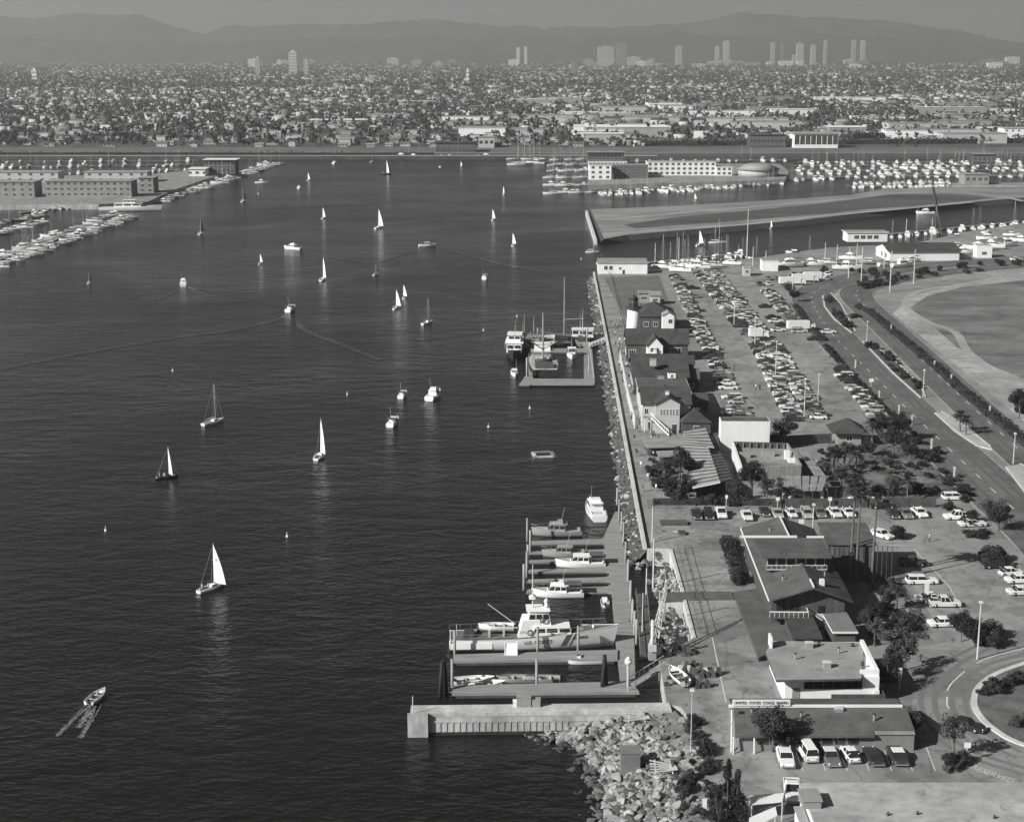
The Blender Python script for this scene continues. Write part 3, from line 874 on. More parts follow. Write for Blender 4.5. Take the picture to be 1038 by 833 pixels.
def palm_proto(h, label, seed, fronds=30, fl=2.3):
    root = thing('palm_tree', label, 'palm'); rg = random.Random(seed)
    mb = MB(); pts = [(math.sin(i * .5) * .12, math.cos(i * .7) * .1, h * i / 6) for i in range(7)]
    for i in range(6): mb.rod(pts[i], pts[i + 1], .24 - .02 * i, BARK, .22 - .02 * i, n=6)
    mb.build('trunk', root)
    mb = MB(); top = Vector(pts[-1])
    for k in range(fronds):
        az = rg.uniform(0, 6.28); el = rg.uniform(-.5, 1.2)
        d = Vector((math.cos(az) * math.cos(el), math.sin(az) * math.cos(el), math.sin(el))); sd = Vector((-math.sin(az), math.cos(az), 0))
        l = fl * rg.uniform(.7, 1.1)
        for s in (-1, 1):                                   # two rows of leaflets drooping from a bent rib
            for j in range(7):
                t0 = .2 + .8 * j / 7; t1 = t0 + .09
                droop = lambda t: top + d * l * t + Vector((0, 0, -l * .45 * t * t))
                p = droop(t0); q = droop(t1); w = sd * s * .42 * math.sin(t0 * 2.6 + .3) + d * .2 + Vector((0, 0, -.16))
                mb.add([p, q, q + w * .9, p + w], [(0, 1, 2, 3)], LEAF)
    mb.build('crown', root)
    return root
def shrub_proto(r, h, n, size, mat, label, seed, name='shrub'):
    mb = MB(); leaf_cloud(mb, (0, 0, h * .48), (r, r, h * .62), n, size, mat, seed=seed, hollow=.2)
    for k in range(4): mb.rod((0, 0, 0), (math.cos(k * 1.6) * r * .4, math.sin(k * 1.6) * r * .4, h * .5), .05, BARK, .02, n=3)
    o = mb.build(name); return tag(o, label, 'bush')
TREES = [tree_proto('broadleaf_tree', 8, 3.6, 4200, .21, LEAF, 'dark rounded tree', 1), tree_proto('broadleaf_tree', 6.5, 2.6, 2800, .19, LEAF, 'dark tree', 2, .3),
         tree_proto('broadleaf_tree', 7, 2.3, 1700, .18, LEAF2, 'thin grey green tree', 3, .42), tree_proto('conifer_tree', 7.5, 1.5, 2600, .17, LEAF, 'dark narrow conifer', 4, .12, 'cone')]
SHRUBS = [shrub_proto(1.3, 1.7, 900, .14, LEAF, 'dark shrub', 5), shrub_proto(1.1, 1.3, 700, .13, LEAF2, 'pale shrub', 6), shrub_proto(1.9, 2.4, 1500, .16, LEAF, 'large shrub', 7)]
PALMS = [palm_proto(15.5, 'tall palm', 1), palm_proto(12, 'palm', 2, 26, 2.1), palm_proto(4, 'short palm', 3, 34, 2.2)]
def tree(kind, px, py, label, group=None, s=1.0, world=None):
    p = world or P(px, py)
    src = {'round': TREES[0], 'dark': TREES[1], 'thin': TREES[2], 'conifer': TREES[3], 'shrub': SHRUBS[0], 'pale': SHRUBS[1], 'bigshrub': SHRUBS[2], 'tallpalm': PALMS[0], 'palm': PALMS[1], 'shortpalm': PALMS[2]}[kind]
    return place(src, (p[0], p[1], 0), rnd.uniform(0, 6.28), label, group, s)
def hedge(name, line, w, h, label, seed=0, mat=LEAF, dens=18, z=0.0, leaf=1.0, core=True):
    """clipped hedge along a line of ground points"""
    rg = random.Random(seed); mb = MB(); vs = []; fs = []
    L = [Vector(p) for p in line]
    core = MB()
    for i in range(len(L) - 1):
        a, b = L[i], L[i + 1]; d = b - a; ln = d.length; nn = Vector((-d.y, d.x)).normalized()
        for _ in range(int(ln * dens * w)):
            t = rg.random(); hh = h * (.8 + .7 * noise.noise(Vector((a.x + d.x * t, a.y + d.y * t, seed)) * .35))
            e = noise.noise(Vector((a.y + d.y * t, a.x, seed + 3)) * .25) * .35 * w
            u = rg.uniform(-1, 1); q = a + d * t + nn * (u * w / 2 + e)
            zz = z + hh * (1 - .35 * u * u) * rg.uniform(.55, 1.08) if rg.random() < .7 else z + rg.uniform(0, hh)
            p = Vector((q.x, q.y, zz)); nm = Vector((rg.gauss(0, .7) + u * nn.x, rg.gauss(0, .7) + u * nn.y, rg.gauss(.5, .5))).normalized()
            A = nm.orthogonal().normalized(); B = nm.cross(A); s = rg.uniform(.13, .3) * leaf; k = len(vs)
            vs += [p - A * s, p - B * s * .6, p + A * s, p + B * s * .6]; fs.append((k, k + 1, k + 2, k + 3))
    mb.add(vs, fs, mat)
    if core: ribbon(mb, L, w * .36, w * .36, z, mat, z + h * .6)
    o = mb.build(name)
    return tag(o, label, 'hedge')
# ---------------------------------------------------------------- buildings
SIDING = M('pale_board_siding', 0.42, 0.1, 0.4, 0.8)
SIDEW = M('white_board_siding', 0.72, 0.06, 0.4, 0.8)
BRICK = M('mid_grey_stucco', 0.24, 0.15, 0.3, 0.9)
DKWALL = M('dark_board_wall', 0.07, 0.25, 0.8, 0.9, streak=(2, 2, 0.3))
def vent(parent, x, y, z, kind):
    mb = MB()
    if kind: mb.box(x - .5, x + .5, y - .4, y + .4, z - .6, z + .55, GREY); mb.box(x - .56, x + .56, y - .46, y + .46, z + .55, z + .62, POST)
    else: mb.rod((x, y, z - .6), (x, y, z + .6), .13, GREY, n=6); mb.rod((x, y, z + .6), (x, y, z + .72), .22, DARK, n=6)
    mb.build('roof_vent', parent)
def slab(mb, top, th, mat, under=None):
    """roof plate: polygon of 3D points, th thick downwards"""
    n = len(top); a = [Vector(p) for p in top]
    nz = (a[1] - a[0]).cross(a[2] - a[0]).z
    if nz < 0: a.reverse()
    lo = [p - Vector((0, 0, th)) for p in a]
    mb.add(a, [tuple(range(n))], mat)
    mb.add(a + lo, [(k, n + k, n + (k + 1) % n, (k + 1) % n) for k in range(n)] + [tuple(range(2 * n - 1, n - 1, -1))], under or mat)
def window(root, T, w, h, frame=WHITE, pane=GLASS, sill=True, bars=1):
    """frame and pane; T maps local x (along the wall), y (into the wall), z up, origin at the window's middle on the wall face"""
    f = MB(); t = .09
    for x0, x1, z0, z1 in ((-w / 2 - t, w / 2 + t, h / 2, h / 2 + t), (-w / 2 - t, w / 2 + t, -h / 2 - t, -h / 2), (-w / 2 - t, -w / 2, -h / 2, h / 2), (w / 2, w / 2 + t, -h / 2, h / 2)):
        f.box(x0, x1, -.07, .03, z0, z1, frame, T=T)
    for k in range(bars): 
        x = -w / 2 + w * (k + 1) / (bars + 1); f.box(x - .03, x + .03, -.06, .0, -h / 2, h / 2, frame, T=T)
    o = f.build('window', root)
    p = MB(); p.box(-w / 2, w / 2, -.025, .05, -h / 2, h / 2, pane, T=T); p.build('pane', o)
    return o
def house(name, label, cat, fl, fr, depth, wh, roof='gx', rh=2.0, wm=SIDING, rm=SHINGLE, wins=(), doors=(), group=None, ang=None, over=.45, chim=None, pos=None, wd=None, frame=WHITE, fascia=None):
    if pos is None:
        p0, p1 = P(*fl), P(*fr); w = (p1 - p0).length; mid = (p0 + p1) / 2
    else:
        mid = Vector(pos); w = wd
    a = QA if ang is None else ang
    o = thing(name, label, cat, (mid.x, mid.y, 0), a, group)
    d = depth; x = w / 2; mb = MB()
    if roof == 'gy':
        vs = [(-x, 0, 0), (x, 0, 0), (x, 0, wh), (0, 0, wh + rh), (-x, 0, wh)]; vs += [(q[0], d, q[2]) for q in vs]
        mb.add(vs, [(0, 1, 2, 3, 4), (9, 8, 7, 6, 5), (1, 6, 7, 2), (5, 0, 4, 9)], wm)
    elif roof == 'gx':
        vs = [(-x, 0, 0), (-x, d, 0), (-x, d, wh), (-x, d / 2, wh + rh), (-x, 0, wh)]; vs += [(x, q[1], q[2]) for q in vs]
        mb.add(vs, [(4, 3, 2, 1, 0), (5, 6, 7, 8, 9), (0, 5, 9, 4), (6, 1, 2, 7)], wm)
    elif roof == 'mono':
        vs = [(-x, 0, 0), (-x, d, 0), (-x, d, wh + rh), (-x, 0, wh)]; vs += [(x, q[1], q[2]) for q in vs]
        mb.add(vs, [(3, 2, 1, 0), (4, 5, 6, 7), (0, 4, 7, 3), (5, 1, 2, 6)], wm)
    else:
        mb.box(-x, x, 0, d, 0, wh, wm)
    mb.build('wall', o)
    mb = MB(); e = over; t = .2; up = .06
    if roof == 'gx':
        s = rh / (d / 2)
        for ya, yb in ((-e, d / 2), (d + e, d / 2)):
            za = wh - e * s + up + t
            slab(mb, [(-x - e, ya, za), (x + e, ya, za), (x + e, yb, wh + rh + up + t), (-x - e, yb, wh + rh + up + t)], t, rm)
    elif roof == 'gy':
        s = rh / x
        for xa in (-1, 1):
            za = wh - e * s + up + t
            slab(mb, [(xa * (x + e), -e, za), (xa * (x + e), d + e, za), (0, d + e, wh + rh + up + t), (0, -e, wh + rh + up + t)], t, rm)
    elif roof == 'mono':
        s = rh / d
        slab(mb, [(-x - e, -e, wh - e * s + up + t), (x + e, -e, wh - e * s + up + t), (x + e, d + e, wh + rh + e * s + up + t), (-x - e, d + e, wh + rh + e * s + up + t)], t, rm)
    elif roof == 'hip':
        q = min(x, d / 2); E = [(-x - e, -e, wh), (x + e, -e, wh), (x + e, d + e, wh), (-x - e, d + e, wh)]
        if x > d / 2: rg = [(-x + q, d / 2, wh + rh), (x - q, d / 2, wh + rh)]; F = [(0, 1, 5, 4), (1, 2, 5), (2, 3, 4, 5), (3, 0, 4), (3, 2, 1, 0)]
        else: rg = [(0, q, wh + rh), (0, d - q, wh + rh)]; F = [(0, 1, 4), (1, 2, 5, 4), (2, 3, 5), (3, 0, 4, 5), (3, 2, 1, 0)]
        mb.add(E + rg, F, rm)
    else:
        mb.box(-x - e, x + e, -e, d + e, wh + .003, wh + .28, fascia or wm)
        mb.box(-x - e + .15, x + e - .15, -e + .15, d + e - .15, wh + .28, wh + .3, rm)
    ro = mb.build('roof', o)
    if chim:
        mb = MB(); cx, cy, cz = chim; mb.box(cx - .4, cx + .4, cy - .4, cy + .4, cz - 1.4, cz, WHITE); mb.box(cx - .46, cx + .46, cy - .46, cy + .46, cz, cz + .15, GREY); mb.build('chimney', ro)
    for side, u, z, ww, hh in wins:
        T = {'f': TR(u, 0, z), 'b': TR(u, d, z, math.pi), 'l': TR(-x, u, z, -math.pi / 2), 'r': TR(x, u, z, math.pi / 2)}[side]
        window(o, T, ww, hh, frame, bars=1 if ww < 1.6 else 2)
    for side, u, ww, hh in doors:
        T = {'f': TR(u, 0, 0), 'b': TR(u, d, 0, math.pi), 'l': TR(-x, u, 0, -math.pi / 2), 'r': TR(x, u, 0, math.pi / 2)}[side]
        mb = MB(); mb.box(-ww / 2, ww / 2, -.06, .03, .02, hh, DARK, T=T); mb.box(-ww / 2 - .1, ww / 2 + .1, -.04, .02, hh, hh + .12, frame, T=T); mb.build('door', o)
    return o
VG = 'shops of the waterfront village'
wrow = lambda side, us, z, w, h: [(side, u, z, w, h) for u in us]
# the village, from the two storey house northwards
house('shop_house', 'pale two storey gabled house with outside stair at the near end of the village', 'house', (664, 439), (688.5, 439), 13, 6.9, 'gy', 1.5, SIDING, SHINGLE,
      wrow('f', (-1.45, -.75, -.05, 0.75, 1.35, 2.1), 4.9, .42, 1.5) + wrow('r', (3, 6, 9), 4.9, .8, 1.3), [('f', 1.6, 1.0, 2.1)], chim=(0, 2.4, 9.3))
house('shop_building', 'long dark shingled shop behind the pale gabled house', 'building', (651, 436.5), (699, 436.5), 13, 6.3, 'gx', 2.6, SIDING, SHINGLE,
      wrow('f', (-4.6,), 4.6, .8, 1.2) + wrow('l', (2.5, 5, 8, 10.5), 4.6, .9, 1.3) + wrow('l', (2.5, 6.5, 10.5), 1.8, 1.6, 1.6), [('f', -3.7, .9, 2.1)])
house('shop_building', 'flat roofed village shop between two dark shingled roofs', 'building', (649, 422), (699, 422), 18, 5.4, 'flat', 0, SIDING, SHINGLE2, wrow('l', (3, 7, 11, 15), 1.8, 1.8, 1.6))
house('shop_building', 'dark village shop with a white roof dormer and white vent box', 'building', (642, 400), (697, 400), 19, 4.6, 'gx', 4.0, DKWALL, SHINGLE, wrow('l', (3, 7, 11, 15), 1.8, 1.8, 1.6) + wrow('f', (-4, 0, 4), 2, 1.2, 1.3))
house('shop_house', 'narrow white gabled house in front of the long dark roof', 'house', (656, 370), (671.5, 370), 6, 5.4, 'gy', 2.4, SIDEW, SHINGLE, wrow('f', (-.9, .55), 4.3, .8, 1.1), [('f', 0, 1, 2.1)], over=.3, chim=(0, -.4, 4.6) )
house('shop_building', 'long dark shingled hall just south of the lighthouse', 'building', (635, 366), (697, 366), 10.5, 5.0, 'gx', 3.2, DKWALL, SHINGLE, wrow('f', (5.2,), 2.9, 3.0, 1.7) + wrow('f', (-7,), 2.4, 1.8, 1.6) + wrow('l', (3, 7), 1.9, 1.6, 1.6))
house('shop_building', 'hip roofed dark shop behind the white lighthouse', 'building', (645, 335), (684, 335), 16, 4.4, 'hip', 3.4, DKWALL, SHINGLE, wrow('f', (-3, 0, 3.5), 2.0, 1.3, 1.5))
house('shop_house', 'small pale tower house with one square window beside lighthouse', 'house', (671.5, 340), (683, 340), 5, 6.0, 'gy', 1.0, SIDEW, GREY, [('f', .6, 4.4, 1.1, 1.2)], over=.2)
house('kiosk', 'small pale kiosk on the lawn north of the lighthouse', 'kiosk', (659, 309), (669, 309), 4, 3.2, 'mono', .6, SIDING, GREY, [('f', 0, 1.7, 1.6, 1)])
house('kiosk', 'low canopy roofed kiosk left of the small pale kiosk', 'kiosk', (647.5, 307), (658, 307), 4.5, 3.4, 'flat', 0, BRICK, GRAVELROOF, [('f', 0, 1.7, 2, 1)])
for lab, fl, fr, d, wh, rf, rh in (('dark annex with low ridge roof beside the car row, north of four', (690, 385), (703, 385), 7, 4.2, 'gx', 1.6), ('dark annex with a front gable beside the car row', (694, 398), (708, 398), 8, 3.6, 'gx', 1.8),
                           ('dark shingled annex behind the hipped corner shop', (699, 424), (717, 424), 8, 3.6, 'gx', 1.6), ('dark hipped corner shop with a white roof dormer', (691, 442), (720, 442), 9, 3.2, 'hip', 2.4)):
    house('annex', lab, 'building', fl, fr, d, wh, rf, rh, DKWALL, SHINGLE2 if 'front' in lab else SHINGLE, [('f', 0, 1.8, 1.0, 1.1)], over=.35)
for lab, px, py, z, w, h in (('white dormer box on the dark shop roof', 681, 385, 5.3, 1.9, 1.9), ('white roof dormer on the hipped corner shop', 706, 421, 4.0, 1.0, 1.3)):
    p = P(px, py, z); o = thing('dormer', lab, 'dormer', (p.x, p.y, z), QA)
    mb = MB(); mb.box(-w / 2, w / 2, 0, 2.2, -.8, h, SIDEW); mb.build('wall', o)
    mb = MB(); mb.box(-w / 2 - .15, w / 2 + .15, -.2, 2.4, h, h + .12, SHINGLE); mb.build('roof', o)
    window(o, TR(0, 0, h * .5), w * .3, h * .4, WHITE)
for lab, px, py, z in (('pale vent box on the roof edge of the dark shop', 670, 384, 5.6), ('pale vent box below the narrow white gabled house', 662, 366, 8.3)):
    p = P(px, py, z); mb = MB(); mb.box(-.75, .75, -.6, .6, -1.2, .5, SIDING); mb.box(-.85, .85, -.7, .7, .5, .62, GREY); o = mb.build('roof_vent'); o.location = (p.x, p.y, z); tag(o, lab, 'vent')
o = thing('shop_arcade', 'white posted arcade along the promenade side of the shops', 'arcade')
for (xa, ya), (xb, yb) in (((634, 366), (641.5, 400)), ((641.5, 402), (650, 434))):
    a, b = P(xa, ya) + Vector((-1.6, 0)), P(xb, yb) + Vector((-1.6, 0)); n = int((b - a).length / 3)
    for k in range(n + 1): q = a.lerp(b, k / n); mb = MB(); mb.box(q.x - .1, q.x + .1, q.y - .1, q.y + .1, 0, 2.9, WHITE); mb.build('post', o)
    mb = MB(); mb.beam((a.x, a.y, 3.0), (b.x, b.y, 3.0), .14, .16, POST); mb.build('beam', o)
# outside stair of the two storey house
a, b = P(659, 437), P(680, 440.5)
o = thing('outside_stair', 'white railed wooden stair against the pale two storey house', 'stair')
t0, t1 = Vector((a.x, a.y - 1.2, 3.6)), Vector((b.x - .6, b.y - 1.0, .2))
mb = MB()
for k in range(14):
    q = t0.lerp(t1, k / 13); mb.box(q.x - .2, q.x + .2, q.y - .55, q.y + .55, q.z - .05, q.z + .03, WOOD)
mb.box(t0.x - 1.6, t0.x + .1, t0.y - .6, t0.y + 1.1, 3.5, 3.62, WOOD); mb.build('step', o)
for s in (-.6, .6):
    mb = MB(); d = Vector((0, s, 0)); mb.beam(t0 + d, t1 + d, .08, .3, WHITE); mb.beam(t0 + d + Vector((0, 0, .95)), t1 + d + Vector((0, 0, .95)), .09, .12, WHITE)
    for k in range(9):
        q = t0.lerp(t1, k / 8) + d; mb.box(q.x - .04, q.x + .04, q.y - .04, q.y + .04, q.z, q.z + .95, WHITE)
    mb.build('railing', o)
mb = MB()
for dx in (-1.5, 0): mb.box(t0.x + dx - .08, t0.x + dx + .08, t0.y - .55, t0.y - .4, 0, 3.5, WHITE)
mb.build('leg', o)

# lighthouse
p = P(641.5, 348); lh = thing('lighthouse', 'round white lighthouse tower with dark lantern room among the shops', 'lighthouse', (p.x, p.y, 0))
mb = MB(); mb.rod((0, 0, 0), (0, 0, 10.6), 2.25, M('white_lighthouse_paint', .74, .05, .4, .6), 1.75, n=20); mb.build('tower', lh)
mb = MB(); mb.rod((0, 0, 10.6), (0, 0, 10.9), 2.4, DARK, n=16)
for k in range(14):
    t = k * 2 * math.pi / 14; mb.rod((2.3 * math.cos(t), 2.3 * math.sin(t), 10.9), (2.3 * math.cos(t), 2.3 * math.sin(t), 11.9), .05, DARK, n=4)
mb.build('gallery', lh)
mb = MB(); 
for k in range(8):
    t = k * math.pi / 4; mb.rod((1.35 * math.cos(t), 1.35 * math.sin(t), 10.9), (1.35 * math.cos(t), 1.35 * math.sin(t), 13.4), .1, DARK, n=4)
mb.rod((0, 0, 10.9), (0, 0, 11.5), 1.3, DARK, n=12); la = mb.build('lantern_room', lh)
mb = MB(); mb.rod((0, 0, 11.5), (0, 0, 13.3), 1.2, M('lantern_glass', .1, .1, 1, .1), n=12); mb.build('lantern_glass', la)
mb = MB(); mb.rod((0, 0, 13.4), (0, 0, 14.7), 1.65, DARK, .15, n=12); mb.rod((0, 0, 14.6), (0, 0, 15.8), .06, DARK, n=4); mb.build('roof', lh)
mb = MB()
for z in (4.5, 8.0): mb.box(-2.12 + z * .03, -1.9 + z * .03, -.3, .3, z, z + .9, GLASS)
mb.build('window', lh)

# building on the quay's far corner
o = house('office_building', 'low white office on the far corner of the quay by the marina', 'building', (607, 278.5), (655, 277), 11, 3.9, 'mono', .7, SIDEW, GRAVELROOF, wrow('f', (-6.6, -4.6), 2.4, 1.3, 1.5) + wrow('f', (-1,), 2.2, .8, 1.0), [('f', .4, .9, 1.6)], over=.2)
house('storage_shed', 'bright white shed at the boatyard edge of the big parking lot', 'shed', (772.5, 275), (788.5, 275), 7, 3.9, 'flat', 0, SIDEW, GRAVELROOF, [], [('r', 3, 2.4, 2.6)], over=.1)
house('ticket_booth', 'small grey booth at the head of the double car row', 'booth', (753.5, 280), (760.5, 280), 4, 3.4, 'flat', 0, SIDING, GRAVELROOF, [('f', 0, 1.8, 1, 1)], over=.2)

# striped roof hall
RIBSHADE = M('painted_gap_shade', .06, .2, .5, .9)  # shade in the gaps between roof boards, put into the colour
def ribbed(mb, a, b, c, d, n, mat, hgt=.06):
    """flat boards and painted shade strips from edge a-b to edge d-c (3D)"""
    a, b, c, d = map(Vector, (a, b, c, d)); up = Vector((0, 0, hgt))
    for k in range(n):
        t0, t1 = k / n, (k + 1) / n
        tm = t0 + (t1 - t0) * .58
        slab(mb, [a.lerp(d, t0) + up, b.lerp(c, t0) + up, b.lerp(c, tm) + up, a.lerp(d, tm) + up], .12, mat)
        slab(mb, [a.lerp(d, tm), b.lerp(c, tm), b.lerp(c, t1), a.lerp(d, t1)], .1, RIBSHADE)
def P3(px, py, z): q = P(px, py, z); return Vector((q.x, q.y, z))
o = thing('market_hall', 'low hall under a pale ribbed board roof between trees', 'building')
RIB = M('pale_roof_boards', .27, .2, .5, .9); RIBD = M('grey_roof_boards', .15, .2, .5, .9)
mb = MB()
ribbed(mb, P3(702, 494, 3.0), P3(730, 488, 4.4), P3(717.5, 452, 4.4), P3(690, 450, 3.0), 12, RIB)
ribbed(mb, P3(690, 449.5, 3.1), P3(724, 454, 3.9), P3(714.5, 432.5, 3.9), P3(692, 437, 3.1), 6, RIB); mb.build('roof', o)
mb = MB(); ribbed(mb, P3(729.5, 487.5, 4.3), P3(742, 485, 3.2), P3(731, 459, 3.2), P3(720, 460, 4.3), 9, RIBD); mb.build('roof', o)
q0, q1, q2, q3 = P(706, 503), P(735, 500), P(727, 450), P(695, 455)
mb = MB(); mb.prism([(q0.x, q0.y), (q1.x, q1.y), (q2.x, q2.y), (q3.x, q3.y)], 0, 2.7, DKWALL); mb.build('wall', o)
mb = MB(); mb.beam(P3(702, 494.5, 2.9), P3(730, 488.6, 4.3), .15, .3, POST); mb.beam(P3(730, 488.6, 4.3), P3(741, 486, 3.3), .15, .3, WOOD); mb.build('bargeboard', o)
o = thing('low_terrace', 'low flat pale terrace roof in front of the two storey house', 'building')
mb = MB(); slab(mb, [P3(652, 443, 2.6), P3(693, 443, 2.6), P3(692, 452.5, 2.6), P3(655, 453, 2.6)], .25, GRAVELROOF); mb.build('roof', o)
mb = MB(); r0, r1 = P(657, 463), P(690, 462); mb.box(r0.x, r1.x, r0.y + 1, r0.y + 7, 0, 2.3, DKWALL); mb.build('wall', o)
o = thing('low_terrace', 'narrow pale flat roof below the low terrace, beside large tree', 'building')
mb = MB(); slab(mb, [P3(665, 457, 2.2), P3(689, 456, 2.2), P3(688, 462, 2.2), P3(668, 463, 2.2)], .2, GRAVELROOF); mb.build('roof', o)
mb = MB(); r0, r1 = P(670, 471), P(687, 471); mb.box(r0.x, r1.x, r0.y + .5, r0.y + 4, 0, 1.95, DKWALL); mb.build('wall', o)

# white hall and courtyard building
house('white_hall', 'blank white box hall at the near end of the parking lot', 'building', (730.5, 459), (779, 458), 4.2, 6.7, 'flat', 0, M('white_hall_stucco', .7, .06, .3, .85, streak=(3, 3, .3)), SHINGLE2, [], [], over=.0)
o = thing('restaurant_building', 'flat building with high parapet walls round its cluttered roof', 'building')
F = [P3(752, 474, 4.4), P3(812, 471, 4.4), P3(798, 449, 4.4), P3(743, 447.5, 4.4)]
for k, mt in enumerate((M('pale_panel_wall', .3, .2, .5, .9, streak=(3, 3, .2)), BRICK, DKWALL, WHITE)):
    a, b = F[k], F[(k + 1) % 4]; mb = MB(); mb.beam(Vector((a.x, a.y, 2.2)), Vector((b.x, b.y, 2.2)), .4, 4.4, mt); mb.build('wall', o)
mb = MB(); slab(mb, [q + Vector((0, 0, -1.2)) for q in F], .3, M('patchy_flat_roof', .22, .35, .15, .9)); ro = mb.build('roof', o)
c = sum(F, Vector()) / 4
for dx, dy, w, h in ((-4, 2, 2.2, 1.0), (1, 3, 2.6, .9), (4.5, .5, 1.0, 1.8), (5, -2, 1.4, .8)):
    mb = MB(); mb.box(c.x + dx - w / 2, c.x + dx + w / 2, c.y + dy - .7, c.y + dy + .7, 3.2, 3.2 + h, GREY if w > 2 else WHITE); mb.build('roof_vent', ro)
for k in range(8):
    a = F[3].lerp(F[2], (k + .5) / 8); mb = MB(); mb.box(a.x - .1, a.x + .1, a.y - .6, a.y - .25, 3.1, 4.3, WOOD); mb.build('buttress', o)
o = thing('carport', 'open carport of pale roof panels wrapping the restaurant corner', 'carport')
FR = [P3(786, 482, 3), P3(839, 482.5, 3), P3(834, 497, 3), P3(792, 497, 3)]
for k in range(6):
    mb = MB(); t0, t1 = k / 6 + .012, (k + 1) / 6 - .012
    slab(mb, [FR[0].lerp(FR[1], t0), FR[0].lerp(FR[1], t1), FR[3].lerp(FR[2], t1), FR[3].lerp(FR[2], t0)], .12, M('carport_panel', .24, .2, .4, .9)); mb.build('roof_panel', o)
FS = [P3(826, 482, 3), P3(837, 482, 3), P3(817, 456, 3), P3(808, 456, 3)]
for k in range(5):
    mb = MB(); t0, t1 = k / 5 + .012, (k + 1) / 5 - .012
    slab(mb, [FS[0].lerp(FS[3], t0), FS[1].lerp(FS[2], t0), FS[1].lerp(FS[2], t1), FS[0].lerp(FS[3], t1)], .12, M('carport_panel')); mb.build('roof_panel', o)
for x, y in ((794, 510), (814, 510), (833, 510), (838, 497), (827, 480)):
    q = P(x, y); mb = MB(); mb.box(q.x - .2, q.x + .2, q.y - .2, q.y + .2, 0, 2.88, POST); mb.build('post', o)
house('garden_hut', 'small hut with dark hip roof between parking lot and garden', 'hut', (849, 452), (872, 451), 6, 3.0, 'hip', 2.6, BRICK, SHINGLE, [('f', 0, 1.6, 1.2, 1.0)], over=1.4)

# clubhouse
o = thing('clubhouse', 'large dark shingled clubhouse with an upper window band and front gable', 'building')
mb = MB()
wl = [P3(780, 607, 5.0), P3(750, 535, 5.0)]
y0, y1 = wl[0].y, wl[1].y; x0 = wl[0].x + .6; x1 = x0 + 11.5
T = Matrix.Translation((x0, y0, 0)) @ RZ(QA)
D = y1 - y0
mb.box(0, 11, 1.2, D - .6, 0, 4.9, DKWALL, T=T); mb.build('wall', o)
rz_, ez, hw = 7.1, 5.0, 5.9
for k, (xa, xb) in enumerate(((-.7, hw), (11.9, hw))):
    mb = MB(); slab(mb, [T @ Vector(q) for q in ((xa, -.6, ez), (xb, -.6, rz_), (xb, D, rz_), (xa, D, ez))], .28, SHINGLE2 if k == 0 else SHINGLE); mb.build('roof', o)
mb = MB()
mb.beam(T @ Vector((-.78, -.6, ez - .05)), T @ Vector((-.78, D, ez - .05)), .14, .3, WHITE)
mb.beam(T @ Vector((hw, D * .62, rz_ + .1)), T @ Vector((hw, D, rz_ + .1)), .2, .2, WHITE); mb.beam(T @ Vector((hw, -.6, rz_ + .1)), T @ Vector((hw, 3.0, rz_ + .1)), .2, .2, WHITE); mb.build('trim', o)
# front gable: dark glass behind a white balcony rail
mb = MB(); mb.add([T @ Vector(q) for q in ((.4, 1.15, 4.6), (11, 1.15, 4.6), (hw, 1.15, rz_ - .35))], [(0, 1, 2)], DKWALL); mb.build('gable', o)
for xa, xb in ((.6, 2.2), (2.5, 4.3)):
    window(o, T @ TR((xa + xb) / 2, 1.2, 3.6), xb - xa - .2, 2.0, DKWOOD)
mb = MB(); mb.box(6.9, 7.9, 1.08, 1.18, 2.4, 3.6, GLASS, T=T); mb.build('window', o)
mb = MB(); mb.box(6.7, 8.2, 1.06, 1.19, .2, 2.35, POST, T=T); mb.build('door', o)
mb = MB(); mb.box(-.6, 5.2, -.9, 1.1, 2.15, 2.4, DKWOOD, T=T); mb.beam(T @ Vector((-.6, -.9, 3.3)), T @ Vector((5.2, -.9, 3.3)), .1, .14, WHITE); mb.beam(T @ Vector((5.2, -.9, 3.3)), T @ Vector((5.2, 1.0, 3.3)), .1, .14, WHITE)
for k in range(9): mb.beam(T @ Vector((-.6 + 5.8 * k / 8, -.9, 2.4)), T @ Vector((-.6 + 5.8 * k / 8, -.9, 3.3)), .05, .05, WHITE)
mb.build('balcony', o)
mb = MB(); q = T @ Vector((7.6, 2.4, 6.6)); mb.box(q.x - .35, q.x + .35, q.y - .35, q.y + .35, 5.6, 7.4, WHITE); mb.build('chimney', o)
for k, (u, v_) in enumerate(((2.2, 6), (1.2, 14), (9, 8), (3.4, D - 6))):
    q = T @ Vector((u, v_, 0)); vent(o, q.x, q.y, ez + (rz_ - ez) * (1 - abs(u - hw) / 6.6) + .1, k == 1)
# upper storey across the ridge
q0 = P3(777, 577, 5.9); q1 = P3(836, 577, 5.9); yb = P3(800, 546, 8.7).y
mb = MB(); mb.box(q0.x, q1.x, q0.y, yb, 4.0, 8.2, DKWALL); us = mb.build('upper_storey', o)
nW = 6
for k in range(nW):
    xx = q0.x + (q1.x - q0.x) * (k + .5) / nW; window(us, TR(xx, q0.y, 7.25), (q1.x - q0.x) / nW - .25, 1.3, POST, bars=0)
mb = MB(); slab(mb, [(q0.x - 1.1, q0.y - 1.2, 8.35), (q1.x + .8, q0.y - 1.2, 8.35), (q1.x + .8, yb + .5, 8.75), (q0.x - 1.1, yb + .5, 8.75)], .25, SHINGLE2); mb.build('roof', us)
mb = MB(); mb.beam((q0.x - 3.2, yb + .4, 8.95), (q0.x + 6.0, yb + .4, 8.95), .2, .35, WHITE); mb.beam((q0.x + 7.6, yb + .4, 8.9), (q0.x + 10.4, yb + .4, 8.9), .2, .3, WHITE); mb.build('trim', us)
